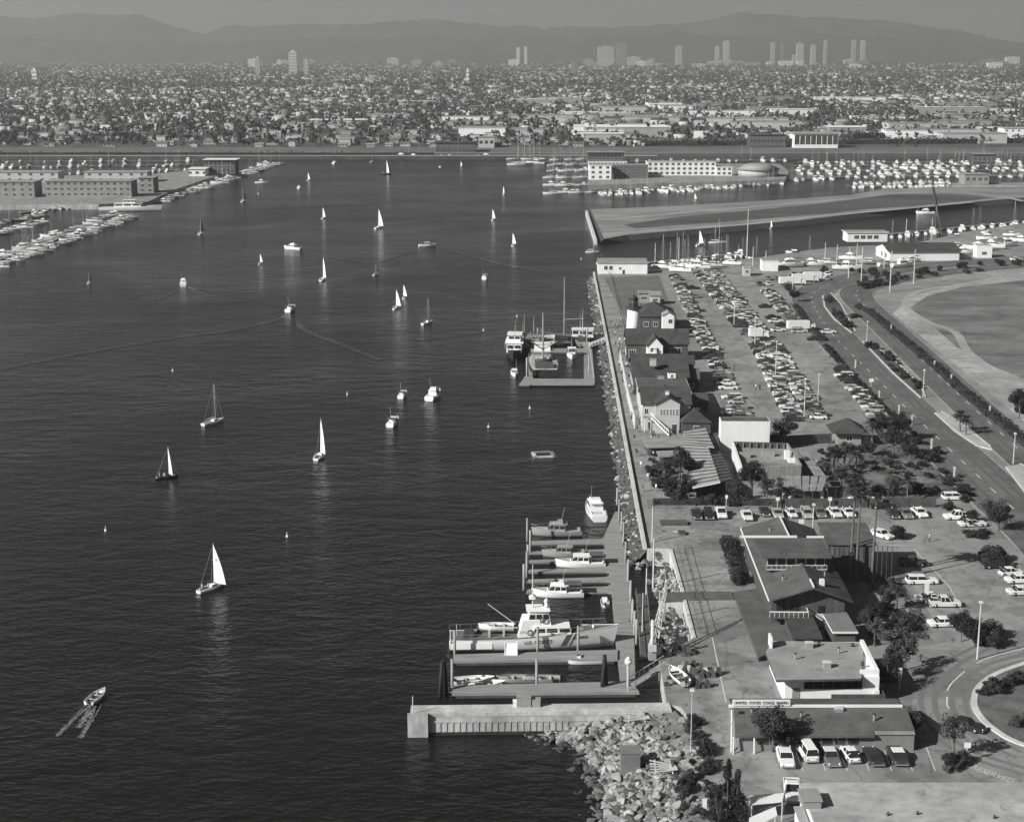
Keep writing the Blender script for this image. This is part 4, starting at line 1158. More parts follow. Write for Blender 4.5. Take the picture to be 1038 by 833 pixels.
mb = MB(); mb.box(q0.x - .2, q1.x + .1, q0.y - 1.1, q0.y, 6.05, 6.2, DKWOOD)
mb.beam((q0.x - .2, q0.y - 1.1, 6.95), (q1.x + .1, q0.y - 1.1, 6.95), .08, .1, POST); mb.beam((q0.x - .2, q0.y - 1.1, 6.25), (q1.x + .1, q0.y - 1.1, 6.25), .08, .14, POST)
for k in range(13): xx = q0.x - .2 + (q1.x - q0.x + .3) * k / 12; mb.beam((xx, q0.y - 1.1, 6.1), (xx, q0.y - 1.1, 6.95), .05, .05, POST)
mb.build('balcony', us)
def flatwing(name, lab, pix, z, rm, wm=DKWALL, th=.3, inset=.6, fas=None):
    o = thing(name, lab, 'building'); top = [P3(a, b, z) for a, b in pix]; c = sum(top, Vector()) / len(top)
    mb = MB(); slab(mb, top, th, rm, fas or rm); mb.build('roof', o)
    mb = MB(); pts = [c + (q - c) * (1 - inset / (q - c).length) for q in top]; mb.prism([(q.x, q.y) for q in pts], 0, z - th - .005, wm); mb.build('wall', o)
    return o
flatwing('raised_terrace', 'long grey raised terrace between quay yard and clubhouse', [(743.5, 600), (787, 592), (803, 644), (801, 655), (769, 666)], .8, M('terrace_deck', .1, .2, .3, .9, stain=.25), inset=.25)
flatwing('low_wing', 'low dark flat roofed wing below the clubhouse gable', [(788.5, 609), (816, 607), (834, 646), (803.5, 646)], 2.3, SHINGLE)
o = flatwing('pavilion', 'small flat grey pavilion right of the dark low wing', [(834, 622), (858, 620), (870, 640), (844, 640)], 3.0, M('pavilion_roof', .17, .15, .4, .9), fas=WHITE)
flatwing('plant_shed', 'little dark shed below the clubhouse gable with pale eaves', [(841, 596), (851, 595), (855, 607), (843, 608)], 3.2, SHINGLE, fas=SIDING)
o = house('timber_shed', 'tall dark vertical board shed beside the leaning palms', 'shed', (838, 589), (884.5, 588), 9, 6.2, 'mono', .8, M('shed_boards', .1, .3, 1.0, .9, streak=(3, 3, .1)), SHINGLE2, [], [('r', 4, 2.4, 2.4)], over=.3)
mb = MB()
for k in range(18): mb.box(-6.9 + k * .8, -6.78 + k * .8, -.07, .02, 0.05, 6.1, DKWOOD)
mb.build('batten', o)

# white office with window band
o = thing('office_building', 'white walled office with broad pale flat roof and dark window band', 'building')
a, b = P3(795, 713, 0), P3(889, 711, 0); yb = P3(820, 648, 4.2).y
w_ = b.x - a.x
mb = MB(); mb.box(a.x, b.x, a.y, yb, 0, 3.85, SIDEW); mb.build('wall', o)
mb = MB(); slab(mb, [P3(787, 689, 4.2), P3(873, 687.5, 4.2), P3(876, 651, 4.2), P3(783, 649, 4.2), P3(776, 661, 4.2)], .32, GRAVELROOF, DKWOOD)
for px, py in ((830, 654), (864, 655), (874, 674)): q = P3(px, py, 4.2); mb.rod(q, q + Vector((0, 0, .5)), .22, DARK, n=8)
mb.build('roof', o)
mb = MB(); e0, e1 = P3(873.5, 648, 4.7), P3(889, 678, 4.7); mb.beam(Vector((e0.x, e0.y, 2.36)), Vector((e1.x, e1.y, 2.36)), .5, 4.7, SIDEW); mb.box(e1.x - 2.3, e1.x + .25, e1.y - .3, e1.y, 1.6, 4.7, SIDEW); mb.build('parapet', o)
for k, (px, py) in enumerate(((806, 668), (838, 676), (850, 662), (820, 656))):
    q = P3(px, py, 4.2); vent(o, q.x, q.y, 4.4, k % 2)
for k in range(6):
    xx = a.x + w_ * (.2 + .62 * (k + .5) / 6); window(o, TR(xx, a.y, 2.95), w_ * .62 / 6 - .2, 1.45, DKWOOD, bars=0)
mb = MB(); mb.box(a.x + 1.0, a.x + 2.0, a.y - .06, a.y + .03, .02, 2.3, BRICK); mb.build('door', o)
mb = MB(); mb.beam((a.x - .4, yb - 1.5, 5.0), (a.x - .4, yb - 3.5, 5.0), .3, 1.6, WHITE); mb.build('chimney', o)
o2 = thing('service_yard', 'dark fenced service yard with white cupboard beside the office', 'enclosure'); q = P(842, 716); r = P(893, 712)
mb = MB(); mb.box(q.x, r.x, q.y - .3, q.y, 0, 1.8, DKWOOD); mb.box(r.x, r.x + .15, q.y - .3, q.y + 4, 0, 1.8, DKWOOD); mb.build('fence', o2)
mb = MB(); q = P(886.5, 712); mb.box(q.x - .4, q.x + .4, q.y - 1.0, q.y - .45, 0, 2.1, WHITE, top=(.05, .05)); mb.build('cupboard', o2)

# coast guard station
o = thing('station_building', 'long low dark roofed station with white lettered sign on its ridge', 'building')
a, b = P(746, 760), P(917, 757); yr = 189.0; zr = 3.75; a.y = P3(800, 745.5, 2.35).y + .4
mb = MB(); mb.box(a.x + .3, b.x - .2, a.y + .3, yr + 4.6, 0, 2.1, M('station_wall', .2, .15, .5, .9)); mb.build('wall', o)
L_, R_ = P3(740, 716, zr).x, P3(917, 715, zr).x
mb = MB(); ye = P3(800, 745.5, 2.35).y
slab(mb, [(a.x - .3, ye, 2.35), (R_ - 5.1, ye, 2.35), (R_ - 5.1, ye + 1.0, 2.6), (R_ + .1, ye + 1.0, 2.6), (R_ + .1, yr, zr), (L_ + .5, yr, zr)], .28, SHINGLE2)
slab(mb, [(L_ + .5, yr, zr), (R_ + .1, yr, zr), (R_ + .1, yr + 5, 2.8), (L_ + .5, yr + 5, 2.8)], .28, SHINGLE2); mb.build('roof', o)
mb = MB(); mb.beam((L_ - .2, yr, zr + .16), (R_ - .4, yr, zr + .16), .3, .3, WHITE); mb.build('ridge_board', o)
mb = MB(); mb.box(R_ - 4.9, R_, ye + .6, ye + 6, 0, 2.3, M('brown_stucco', .2, .12, .4, .9)); slab(mb, [(R_ - 5.0, ye + .4, 2.32), (R_ + .05, ye + .4, 2.32), (R_ + .05, ye + 1.3, 2.66), (R_ - 5.0, ye + 1.3, 2.66)], .02, M('brown_stucco')); mb.build('end_bay', o)
for k in range(8): window(o, TR(a.x + 3.3 + k * 1.62, a.y + .3, 1.45), 1.2, .95, DKWOOD, bars=0)
mb = MB(); mb.box(a.x + 1.0, a.x + 2.2, a.y + .24, a.y + .33, .02, 2.1, BRICK); mb.build('door', o)
for k in range(2):
    mb = MB(); x_ = a.x - .5 + k * 2.6; mb.beam((x_, ye - .2, 0), (x_ + .0, ye + .1, 2.2), .16, .16, WHITE); mb.build('post', o)
mb = MB(); mb.beam((a.x - .75, ye, .1), (L_ + .2, yr, 3.3), .14, .2, WHITE); mb.build('bargeboard', o)
for k, (px, py) in enumerate(((762, 722), (812, 726), (850, 721), (886, 728))):
    q = P3(px, py, 3.4); vent(o, q.x, q.y, 3.35, k == 2)
def words3d(text, loc, rot, size, mat, name, parent=None, depth=.02):
    cu = bpy.data.curves.new(name, 'FONT'); cu.body = text; cu.size = size; cu.extrude = depth; cu.align_x = 'CENTER'; cu.align_y = 'CENTER'
    tmp = bpy.data.objects.new(name, cu); COL.objects.link(tmp)
    bpy.context.view_layer.update()
    me = bpy.data.meshes.new_from_object(tmp.evaluated_get(bpy.context.evaluated_depsgraph_get()))
    bpy.data.objects.remove(tmp)
    me.materials.clear(); me.materials.append(mat)
    ob = bpy.data.objects.new(name, me); link(ob, parent); ob.location = loc; ob.rotation_euler = rot
    return ob
s0, s1 = P3(742.5, 713, zr + .6).x, P3(801, 713, zr + .6).x
sg = MB(); sg.box(s0, s1, yr - .3, yr - .18, zr + .32, zr + 1.12, WHITE); so = sg.build('sign_board', o)
tx = words3d('UNITED  STATES  COAST  GUARD', ((s0 + s1) / 2, yr - .33, zr + .72), (R(90), 0, 0), .52, DARK, 'lettering', so)
tx.scale = (min(1.0, (s1 - s0 - .5) / max(tx.dimensions.x, .01)), 1, 1)

# large pale roof at the bottom edge
o = thing('warehouse', 'large pale flat roofed warehouse at the bottom right edge', 'building')
a = P3(812, 793.5, 5); 
mb = MB(); mb.box(a.x, 96, a.y - 26, a.y, 0, 4.7, SIDEW); mb.build('wall', o)
mb = MB(); mb.box(a.x - .2, 96.2, a.y - 26.2, a.y + .2, 4.703, 5.0, M('patchy_pale_roof', .36, .24, .12, .95, stain=.29)); 
for px, py in ((900, 826), (930, 825), (1008, 829)): q = P3(px, py, 5); mb.rod(q, q + Vector((0, 0, .35)), .15, DARK, n=8)
mb.build('roof', o)
mb = MB(); q0, q1 = P3(806, 817, 3.6), P3(838, 816, 3.6); mb.box(q0.x, a.x - .25, q0.y - 9, q0.y, 0, 3.4, SIDEW); mb.box(q0.x - .15, a.x - .22, q0.y - 9, q0.y + .1, 3.403, 3.6, M('annex_roof', .3, .1, .4, .9)); mb.build('annex', o)
mb = MB(); q = P3(824, 812, 5.8); mb.box(q.x - 1.1, q.x + .9, q.y - .2, q.y + 2.6, 5.003, 5.9, BRICK); mb.box(q.x - 1.25, q.x + 1.05, q.y - .35, q.y + 2.75, 5.9, 6.0, GREY); mb.build('roof_hatch', o)
for lab, c in (('white slatted canopy behind the warehouse corner, the upper one', [(760, 806), (795, 803), (793, 812), (762, 815)]), ('white slatted canopy behind the warehouse corner, the lower one', [(760, 828), (786, 817), (788, 826), (758, 842)])):
    o = thing('canopy', lab, 'canopy'); top = [P3(x, y, 2.4) for x, y in c]
    mb = MB(); slab(mb, top, .1, WHITE); mb.build('cover', o)
    for q in top: mb = MB(); mb.box(q.x - .06, q.x + .06, q.y - .06, q.y + .06, 0, 2.29, POST); mb.build('post', o)

# fences
def fence(lab, pts, h, mat, name='fence', th=.12, cat='fence'):
    o = thing(name, lab, cat); L = [P(*q) for q in pts]; mb = MB()
    for i in range(len(L) - 1): mb.beam((L[i].x, L[i].y, h / 2 + .05), (L[i + 1].x, L[i + 1].y, h / 2 + .05), th, h - .1, mat)
    mb.build('panel', o); mb = MB()
    for i in range(len(L) - 1):
        d = (L[i + 1] - L[i]); n = max(1, int(d.length / 2.5))
        for k in range(n + 1):
            q = L[i] + d * k / n; mb.box(q.x - .1, q.x + .1, q.y - .1, q.y + .1, 0, h + .1, mat)
    mb.build('post', o); return o
fence('long dark board fence behind the row of parked cars', [(783, 515), (880, 514.5), (948, 514)], 1.9, DKWOOD)
fence('dark board fence behind the white box hall', [(782, 452), (842, 449)], 2.2, DKWOOD)
# planter and small bits of the yard
for lab, x, y, w, d in (('low planter box with dark edges on the quay yard', 683, 531, 5.0, 2.2), ('dark crate standing on the quay yard', 691, 541, 1.3, 1.3)):
    q = P(x, y); mb = MB(); mb.box(-w / 2, w / 2, -d / 2, d / 2, 0, .5, DKWOOD); mb.box(-w / 2 + .12, w / 2 - .12, -d / 2 + .12, d / 2 - .12, .5, .53, SCRUB if w > 2 else DARK)
    ob = mb.build('planter' if w > 2 else 'crate'); ob.location = (q.x, q.y, 0); tag(ob, lab, 'planter' if w > 2 else 'crate')
# ---------------------------------------------------------------- quay edge, rocks, docks
ROCK = M('pale_quarry_rock', .26, .3, .5, .9, bump=.4, rand=.35)
ROCKD = M('dark_wet_rock', .08, .4, .5, .9, bump=.4, rand=.4)
o = thing('quay_parapet', 'long pale kerb wall along the edge of the promenade', 'wall')
mb = MB(); ql = smooth_line([P(*q) for q in QUAY_W], 5); ribbon(mb, ql, -.05, .75, 0, CONC, .55); mb.build('coping', o)
mb = MB(); pr = [q + Vector((5.4, 0)) for q in smooth_line([P(*q) for q in QUAY_W[:4]], 6)]
for i in range(len(pr) - 1):
    d = pr[i + 1] - pr[i]
    for h in (.5, 1.0): mb.beam((pr[i].x, pr[i].y, h), (pr[i + 1].x, pr[i + 1].y, h), .07, .07, WOOD)
    n = max(1, int(d.length / 3))
    for k in range(n): q = pr[i] + d * k / n; mb.box(q.x - .05, q.x + .05, q.y - .05, q.y + .05, 0, 1.05, WOOD)
ra = mb.build('promenade_rail'); tag(ra, 'pale post and rail fence between promenade and village shops', 'railing')
# slope of rocks below the promenade
def slope_mesh(name, top, w, zt, zb, mat, seed, amp=.35, step=1.0):
    pts = []
    for i in range(len(top) - 1):
        n = max(1, int((top[i + 1] - top[i]).length / step))
        pts += [top[i].lerp(top[i + 1], k / n) for k in range(n)]
    pts.append(top[-1]); vs = []; nj = 7
    for i, p in enumerate(pts):
        d = (pts[min(i + 1, len(pts) - 1)] - pts[max(i - 1, 0)]).normalized(); nn = Vector((d.y, -d.x))
        for j in range(nj):
            t = j / (nj - 1); q = p + nn * (w(i / len(pts)) if callable(w) else w) * t
            z = zt + (zb - zt) * t; v = noise.noise_vector(Vector((q.x * .9, q.y * .9, seed + t)))
            vs.append((q.x + v.x * amp, q.y + v.y * amp, z + v.z * amp * (0 if t == 0 else 1)))
    mb = MB(); mb.add(vs, [(i * nj + j, i * nj + j + 1, (i + 1) * nj + j + 1, (i + 1) * nj + j) for i in range(len(pts) - 1) for j in range(nj - 1)], mat)
    return struct(mb.build(name))
slope_mesh('rock_slope', ql, 3.4, -.25, WZ - .7, ROCKD, 1, .5)
def rock_mesh(seed):
    rg = random.Random(seed); import bmesh
    bm = bmesh.new()
    for _ in range(15):
        d = Vector((rg.gauss(0, 1), rg.gauss(0, 1), rg.gauss(0, 1))).normalized() * rg.uniform(.75, 1.1); bm.verts.new((d.x, d.y, d.z * .75))
    r_ = bmesh.ops.convex_hull(bm, input=bm.verts)
    bmesh.ops.delete(bm, geom=[g for g in r_['geom_interior'] if isinstance(g, bmesh.types.BMVert)], context='VERTS')
    sc = Vector((rg.uniform(.8, 1.3), rg.uniform(.7, 1.1), rg.uniform(.7, 1.0)))
    for v in bm.verts: v.co = Vector((v.co.x * sc.x, v.co.y * sc.y, v.co.z * sc.z))
    me = bpy.data.meshes.new('boulder'); bm.to_mesh(me); bm.free(); return me
RM = [rock_mesh(k) for k in range(9)]
RMD = [m_.copy() for m_ in RM]
for m_ in RM: m_.materials.append(ROCK)
for m_ in RMD: m_.materials.append(ROCKD)
corner_top = [P(*q) for q in ((684, 720), (708, 744), (716, 770), (722, 800), (730, 850), (735, 900))]
foot = [W(*q) for q in ((512, 744), (562, 762), (580, 788), (583, 815), (576, 850), (570, 900))]
mb = MB(); vs = []; nj = 16; ni = 28
for i in range(ni):
    t = i / (ni - 1) * 5; k = min(int(t), 4); a = corner_top[k].lerp(corner_top[k + 1], t - k); b = foot[k].lerp(foot[k + 1], t - k)
    for j in range(nj):
        u = j / (nj - 1); q = a.lerp(b, u); v = noise.noise_vector(Vector((q.x * .6, q.y * .6, 4.0)))
        z = -.02 + (WZ - .9) * (u ** 1.15) + v.z * .45 * (u > 0)
        vs.append((q.x + v.x * .4 * (u > 0), q.y + v.y * .4 * (u > 0), z))
mb.add(vs, [(i * nj + j, i * nj + j + 1, (i + 1) * nj + j + 1, (i + 1) * nj + j) for i in range(ni - 1) for j in range(nj - 1)], M('rock_rubble', .17, .4, .5, .95, bump=.5))
struct(mb.build('rock_slope'))
def slope_at(t, u):
    t *= 5; k = min(int(t), 4); a = corner_top[k].lerp(corner_top[k + 1], t - k); b = foot[k].lerp(foot[k + 1], t - k)
    q = a.lerp(b, u); return q.x, q.y, (WZ - .9) * (u ** 1.15)
rg = random.Random(11); mass = MB(); nb = 0; cand = []
for _ in range(2400):
    t, u = rg.random() * .92, rg.random() ** .9
    if u < .24 and rg.random() < .75: continue
    cand.append((rg.choice((.2, .26, .33, .42, .52, .8)) * rg.uniform(.8, 1.15), t, u))
cand.sort(reverse=True)
for s, t, u in cand:
    x, y, z = slope_at(t, u)
    if PX(x, y, z)[1] > 845: continue
    if nb < 290:
        o = bpy.data.objects.new('boulder', (RMD if u > .8 or rg.random() < .12 else RM)[nb % 9]); link(o); nb += 1
        o.location = (x, y, z + s * .25); o.scale = (s, s, s); o.rotation_euler = (rg.uniform(-.5, .5), rg.uniform(-.5, .5), rg.uniform(0, 6.28))
        tag(o, 'dark wet boulder at the foot of the rubble slope' if u > .8 else 'angular boulder on the rubble slope by the breakwater wall', 'boulder', 'boulders on the rubble slope')
    else:
        T = Matrix.Translation((x, y, z + s * .2)) @ RZ(rg.uniform(0, 6)) @ Matrix.Scale(s, 4)
        m_ = RM[nb % 9]; nb += 1
        mass.add([v.co for v in m_.vertices], [tuple(p.vertices) for p in m_.polygons], ROCKD if u > .8 or rg.random() < .2 else ROCK, T=T)
struct(mass.build('small_rocks'), 'stuff')
# rocks below the promenade and round the boat slip
mass = MB()
for i in range(len(ql) - 1):
    d = ql[i + 1] - ql[i]; nn = Vector((d.y, -d.x)).normalized()
    for _ in range(max(1, int(d.length * 2.1))):
        u = rg.random(); q = ql[i] + d * rg.random() + nn * (u * 3.3 + .2); s = rg.uniform(.35, .85); m_ = RM[rg.randrange(9)]
        mass.add([v.co for v in m_.vertices], [tuple(p.vertices) for p in m_.polygons], ROCKD if rg.random() < .75 else ROCK, T=Matrix.Translation((q.x, q.y, -.4 - u * 3.0)) @ RZ(rg.uniform(0, 6)) @ Matrix.Scale(s, 4))
for (x0, y0), (x1, y1), n_ in (((664, 570), (692, 598), 120), ((668, 612), (698, 640), 60), ((655, 545), (664, 562), 30)):
    for _ in range(n_):
        t = rg.random(); u = rg.random() ** 1.5; a = P(x0 + (x1 - x0) * t + (12 * (1 - t)), y0 + (y1 - y0) * t); s = rg.uniform(.3, .7); m_ = RM[rg.randrange(9)]
        mass.add([v.co for v in m_.vertices], [tuple(p.vertices) for p in m_.polygons], ROCKD if rg.random() < .5 else ROCK, T=Matrix.Translation((a.x - u * 3.5, a.y, -.5 - 2.6 * u)) @ RZ(rg.uniform(0, 6)) @ Matrix.Scale(s, 4))
struct(mass.build('slope_rocks'), 'stuff')
o = thing('rubble_shed', 'small brown box shed standing on the rubble slope', 'shed'); q = P3(641, 775, -1)
mb = MB(); mb.box(q.x - 1.5, q.x + .9, q.y - .9, q.y + 1.3, -2.6, .9, M('brown_panel', .16, .15, .5, .9)); mb.build('wall', o)
mb = MB(); mb.box(q.x - 1.58, q.x + .98, q.y - .98, q.y + 1.38, .9, 1.02, M('brown_panel')); mb.build('roof', o)
for k, (px, py) in enumerate(((645, 733), (672, 785))):
    mb = MB(); q = P3(px, py, -1.2)
    for j in range(5): mb.beam(q + Vector((-1.6, -1.2 + j * .6, .9 + j * .12)), q + Vector((1.7, -1.0 + j * .45, 1.2 - j * .1)), .13, .12, POST)
    for j in (-1, 1): mb.beam(q + Vector((j * 1.1, -1.4, .8)), q + Vector((j * .9, 1.5, 1.3)), .13, .12, POST)
    o = mb.build('driftwood_frame'); tag(o, ('pale broken timber frame lying on the rocks near the wall', 'pale broken timber frame lying lower on the rubble slope')[k], 'timber')

# breakwater wall in front
o = thing('breakwater_wall', 'long stained concrete breakwater wall running out from the quay', 'wall')
A, B = W(416, 748), W(682, 741); mb = MB()
A = P(417, 724); Bq = P(681, 721); d = (Bq - A).normalized(); nn = Vector((-d.y, d.x))
def bar(mb, a, b, w0, w1, z0, z1, mat):
    ps = [a - nn * w0, b - nn * w0, b + nn * w1, a + nn * w1]; mb.prism([(p.x, p.y) for p in ps], z0, z1, mat)
bar(mb, A, Bq, 0, 2.6, -5, -.35, CONCRETE); mb.build('wall', o)
mb = MB(); bar(mb, A - d * .15, Bq, .05, 2.7, -.347, .15, M('pale_coping_concrete', .42, .3, .3, .9, streak=(1, 1, .5))); mb.build('coping', o)
mb = MB()
for k in range(22):
    q = A + d * (2.8 + k * .85); mb.box(q.x - .2, q.x + .2, q.y - .08, q.y - .0, -2.5, -1.2, CONCRETE)
q = A; bar(mb, A, A + d * 33, .1, -.02, -1.2, -.95, CONCRETE); mb.build('buttress', o)
mb = MB(); bar(mb, A - d * .1, A + d * 33, .07, -.01, -5, -2.55, M('wet_tide_band', .03, .4, .5, .6)); mb.build('tide_band', o)
mb = MB(); bar(mb, A - d * .5, A + d * 2.2, .6, -.05, -4, .25, CONCRETE); mb.build('end_block', o)
mb = MB(); q = A + d * .2; mb.rod((q.x, q.y, 0), (q.x, q.y, 2.6), .07, POST); ob = mb.build('marker_pole'); tag(ob, 'thin pale marker pole on the outer end of breakwater', 'pole')
for lab, px, w, h, mt in (('grey utility box on the middle of the breakwater wall', 531, 1.9, 1.5, BRICK), ('small grey box right of the utility box on the breakwater', 543.5, 1.1, 1.1, GREY), ('small white box left of the utility box on the breakwater', 522, .5, .8, WHITE)):
    q = P3(px, 715, .15); mb = MB(); mb.box(-w / 2, w / 2, -.5, .5, .152, h, mt); mb.box(-w / 2 - .05, w / 2 + .05, -.55, .55, h, h + .08, mt); ob = mb.build('utility_box'); ob.location = (q.x, q.y, 0); tag(ob, lab, 'box')

# floating docks
PLANK = M('dock_planks', .24, .18, .7, .9, streak=(.4, 2.2, 1)); FLOATM = M('dock_float', .07, .2, .5, .9)
def dock(o, pix, z=-2.45, th=.25, part='deck', world=None):
    pts = world or [P(a, b, z) for a, b in pix]; mb = MB(); mb.prism([(p[0], p[1]) for p in pts], z - th, z, PLANK); r = mb.build(part, o)
    c = sum((Vector((p[0], p[1])) for p in pts), Vector((0, 0))) / len(pts)
    mb = MB(); mb.prism([tuple(c + (Vector((p[0], p[1])) - c) * .96) for p in pts], WZ - .3, z - th - .003, FLOATM); mb.build('float', r); return r
def piles(pix, h, lab, group, r=.22, z=WZ, mat=PILE, cap=False):
    for k, (px, py) in enumerate(pix):
        q = P(px, py, z); mb = MB(); mb.rod((0, 0, z - 2), (0, 0, z + h), r, mat, r * .93, n=8)
        if cap: mb.rod((0, 0, z + h), (0, 0, z + h + .5), r * 1.1, WHITE, .05, n=8)
        ob = mb.build('mooring_pile'); ob.location = (q.x, q.y, 0); tag(ob, lab.format(nth(k + 1)), 'pile', group)
o = thing('finger_dock', 'grey plank dock with seven parallel boat fingers off the promenade', 'dock')
dock(o, [(611.5, 545), (624, 517), (626, 517), (632, 552), (642, 612), (643, 655), (644, 690), (630, 702), (624, 650), (619, 590)], part='walkway')
fingers = [((539, 548), (613, 546), 551), ((538, 558.5), (614, 556.5), 560.5), ((537, 567.5), (615, 565.5), 569.5), ((536.5, 577), (616, 575), 579.5), ((536, 587), (617, 584.5), 589.5), ((535, 597), (618, 594), 600.5)]
for (a, b), (c_, d_), e in fingers:
    dock(o, [(a, b), (c_ - 3, d_), (c_ + 4, d_ - 3.5), (c_ + 6, e), (c_ - 2, e - .5), (a - 2, e)], z=-2.48, part='finger')
piles([(534.5, 549), (537.5, 562), (535, 577), (534, 585), (531, 598)], 4.6, '{} pale pile from the far end along the finger tips', 'pale mooring piles of the finger dock')
piles([(625.5, 516), (627.5, 530), (630, 541), (632, 552), (634, 573), (636.5, 592), (639, 614), (641, 634), (643, 646), (645, 655)], 4.4, '{} pale pile from the far end of the walkway', 'pale mooring piles of the walkway')
o = thing('patrol_dock', 'plank dock along the near side of the white patrol ship', 'dock')
dock(o, [(460, 663), (626, 658), (626, 667.5), (459, 669.5)], z=-2.2, th=.4)
piles([(461, 666), (545, 662.5), (586, 661.5)], 4.3, '{} pale pile from the left on the patrol ship dock', 'piles of the patrol dock')
o = thing('work_dock', 'plank dock between patrol ship dock and breakwater wall', 'dock')
dock(o, [(460, 694.5), (640, 690), (648, 701), (458, 702.5)], z=-2.2, th=.4)
piles([(458.5, 697), (544, 697), (636, 700)], 4.4, '{} pale pile from the left on the work dock', 'piles of the work dock')
o = thing('gangway', 'long sloping plank gangway from the work dock up to quay', 'gangway')
a, b = P3(641, 694, -1.9), P3(676, 672, .05); mb = MB(); mb.beam(a, b, 1.5, .18, WOOD); mb.build('deck', o)
for s in (-.75, .75):
    mb = MB(); off = Vector((b - a).cross(Vector((0, 0, 1))).normalized()) * s; mb.beam(a + off + Vector((0, 0, .9)), b + off + Vector((0, 0, .9)), .07, .09, POST)
    for k in range(8): q = a.lerp(b, k / 7) + off; mb.beam(q, q + Vector((0, 0, .9)), .05, .05, POST)
    mb.build('railing', o)
for k, (px, py) in enumerate(((445, 706), (454, 704), (609, 701), (616, 699))):
    q = W(px, py); mb = MB(); mb.rod((q.x, q.y, -5), (q.x + (-.5 if k % 2 else .5), q.y, 2.3), .3, BLACK, .26, n=8); ob = mb.build('dark_pile')
    tag(ob, f"{('left','right')[k % 2]} leaning tarred pile of the pair {('at the outer end', 'near the inner end')[k // 2]} of the work dock", 'pile')
q = P3(636, 701, -2.2); mb = MB(); mb.rod((q.x + .1, q.y + .4, 1.9), (q.x + .1, q.y + .4, 2.5), .55, WHITE, .5, n=12); mb.rod((q.x + .1, q.y + .4, 2.5), (q.x + .1, q.y + .4, 2.9), .5, WHITE, .12, n=12); mb.rod((q.x + .1, q.y + .4, -2.2), (q.x + .1, q.y + .4, 1.9), .1, POST)
ob = mb.build('dock_lamp'); tag(ob, 'pale round headed lamp post on the inner end of work dock', 'lamp')
# dark plank bridge and boat slip walls
o = thing('slip_bridge', 'dark flat timber bridge across the boat slip to the yard', 'bridge')
a, b = P(664, 604), P(745, 604)
mb = MB(); pts = [P3(668, 607, .35), P3(744, 606, .35), P3(741, 599, .35), P3(664, 600, .35)]; slab(mb, pts, .3, M('bridge_planks', .1, .2, .6, .9)); mb.build('deck', o)
mb = MB(); s0_ = P3(668, 608, 0); s1_ = P3(703, 607.5, 0); mb.box(s0_.x, s1_.x, s0_.y - .1, s0_.y + .35, -3.6, .02, CONC); mb.build('abutment', o)
o = thing('slip_wall', 'pale concrete walls framing the boat slip beside the yard', 'wall')
for pix in ([(656, 557), (680, 557)], [(680, 557), (693, 603)], [(694, 609), (703.5, 646)]):
    a, b = P(*pix[0]), P(*pix[1]); mb = MB(); mb.beam((a.x, a.y, -1.6), (b.x, b.y, -1.6), .5, 3.6, CONC); mb.build('wall', o)
o = thing('rail_fence', 'thin dark rail fence along the boat slip edge', 'fence'); mb = MB()
for off in (1.9, 3.2):
    a, b = P(684, 556) + Vector((off - 1.4, 0)), P(707, 645) + Vector((off - 1.4, 0))
    for k in range(14):
        t = k / 13; q = a.lerp(b, t); mb.beam((q.x, q.y, 0), (q.x, q.y, .9), .04, .04, DKWOOD)
    mb.beam((a.x, a.y, .9), (b.x, b.y, .9), .05, .05, DKWOOD)
mb.build('rail', o)
o = thing('ramp_float', 'dark timber ramp beside the walkway, inside the boat slip', 'ramp')
a, b = P3(650, 602, .1), P3(655, 665, -2.2); mb = MB(); mb.beam(a, b, 1.8, .2, DKWOOD); mb.build('deck', o)
for s in (-.9, .9):
    mb = MB(); mb.beam(a + Vector((s, 0, .9)), b + Vector((s, 0, .9)), .07, .08, WOOD)
    for k in range(7): q = a.lerp(b, k / 6) + Vector((s, 0, 0)); mb.beam(q, q + Vector((0, 0, .9)), .05, .05, WOOD)
    mb.build('railing', o)
# yard crane and its masts
o = thing('boat_hoist', 'tall pale lattice boat hoist with leaning boom on the slip', 'crane')
q = P3(661, 668, 0)
mb = MB(); mb.rod(q, q + Vector((0, 0, 6.0)), .3, POST, .25, n=8); mb.build('mast', o)
top = P3(672, 572, 9.0); top.y = q.y + 9; mb = MB(); base = q + Vector((.2, .3, 2.2))
ax = (top - base).normalized(); e1 = ax.orthogonal().normalized(); e2 = ax.cross(e1)
legs = [(base + (e1 * i + e2 * j) * .45, top + (e1 * i + e2 * j) * .12) for i, j in ((-1, -1), (1, -1), (1, 1), (-1, 1))]
for a, b in legs: mb.rod(a, b, .06, POST, n=4)
for k in range(12):
    for s in range(4):
        mb.rod(legs[s][0].lerp(legs[s][1], k / 12), legs[(s + 1) % 4][0].lerp(legs[(s + 1) % 4][1], (k + 1) / 12), .035, POST, n=3)
mb.build('boom', o)
mb = MB(); mb.rod(q + Vector((0, 0, 5.6)), top, .03, DARK, n=3); mb.rod(top, q + Vector((3.4, .4, .8)), .03, DARK, n=3); mb.build('cable', o)
mb = MB(); s_ = P3(688, 654, 0); mb.beam(base + Vector((.3, 0, 2.6)), s_ + Vector((0, 0, .4)), .18, .18, POST); mb.build('brace', o)
for k in range(2):
    mb = MB(); mb.box(q.x - .55, q.x + .55, q.y - .5, q.y + .5, .02 + 1.3 * k, 1.0 + 1.3 * k, POST if k else GREY); mb.build('winch', o)
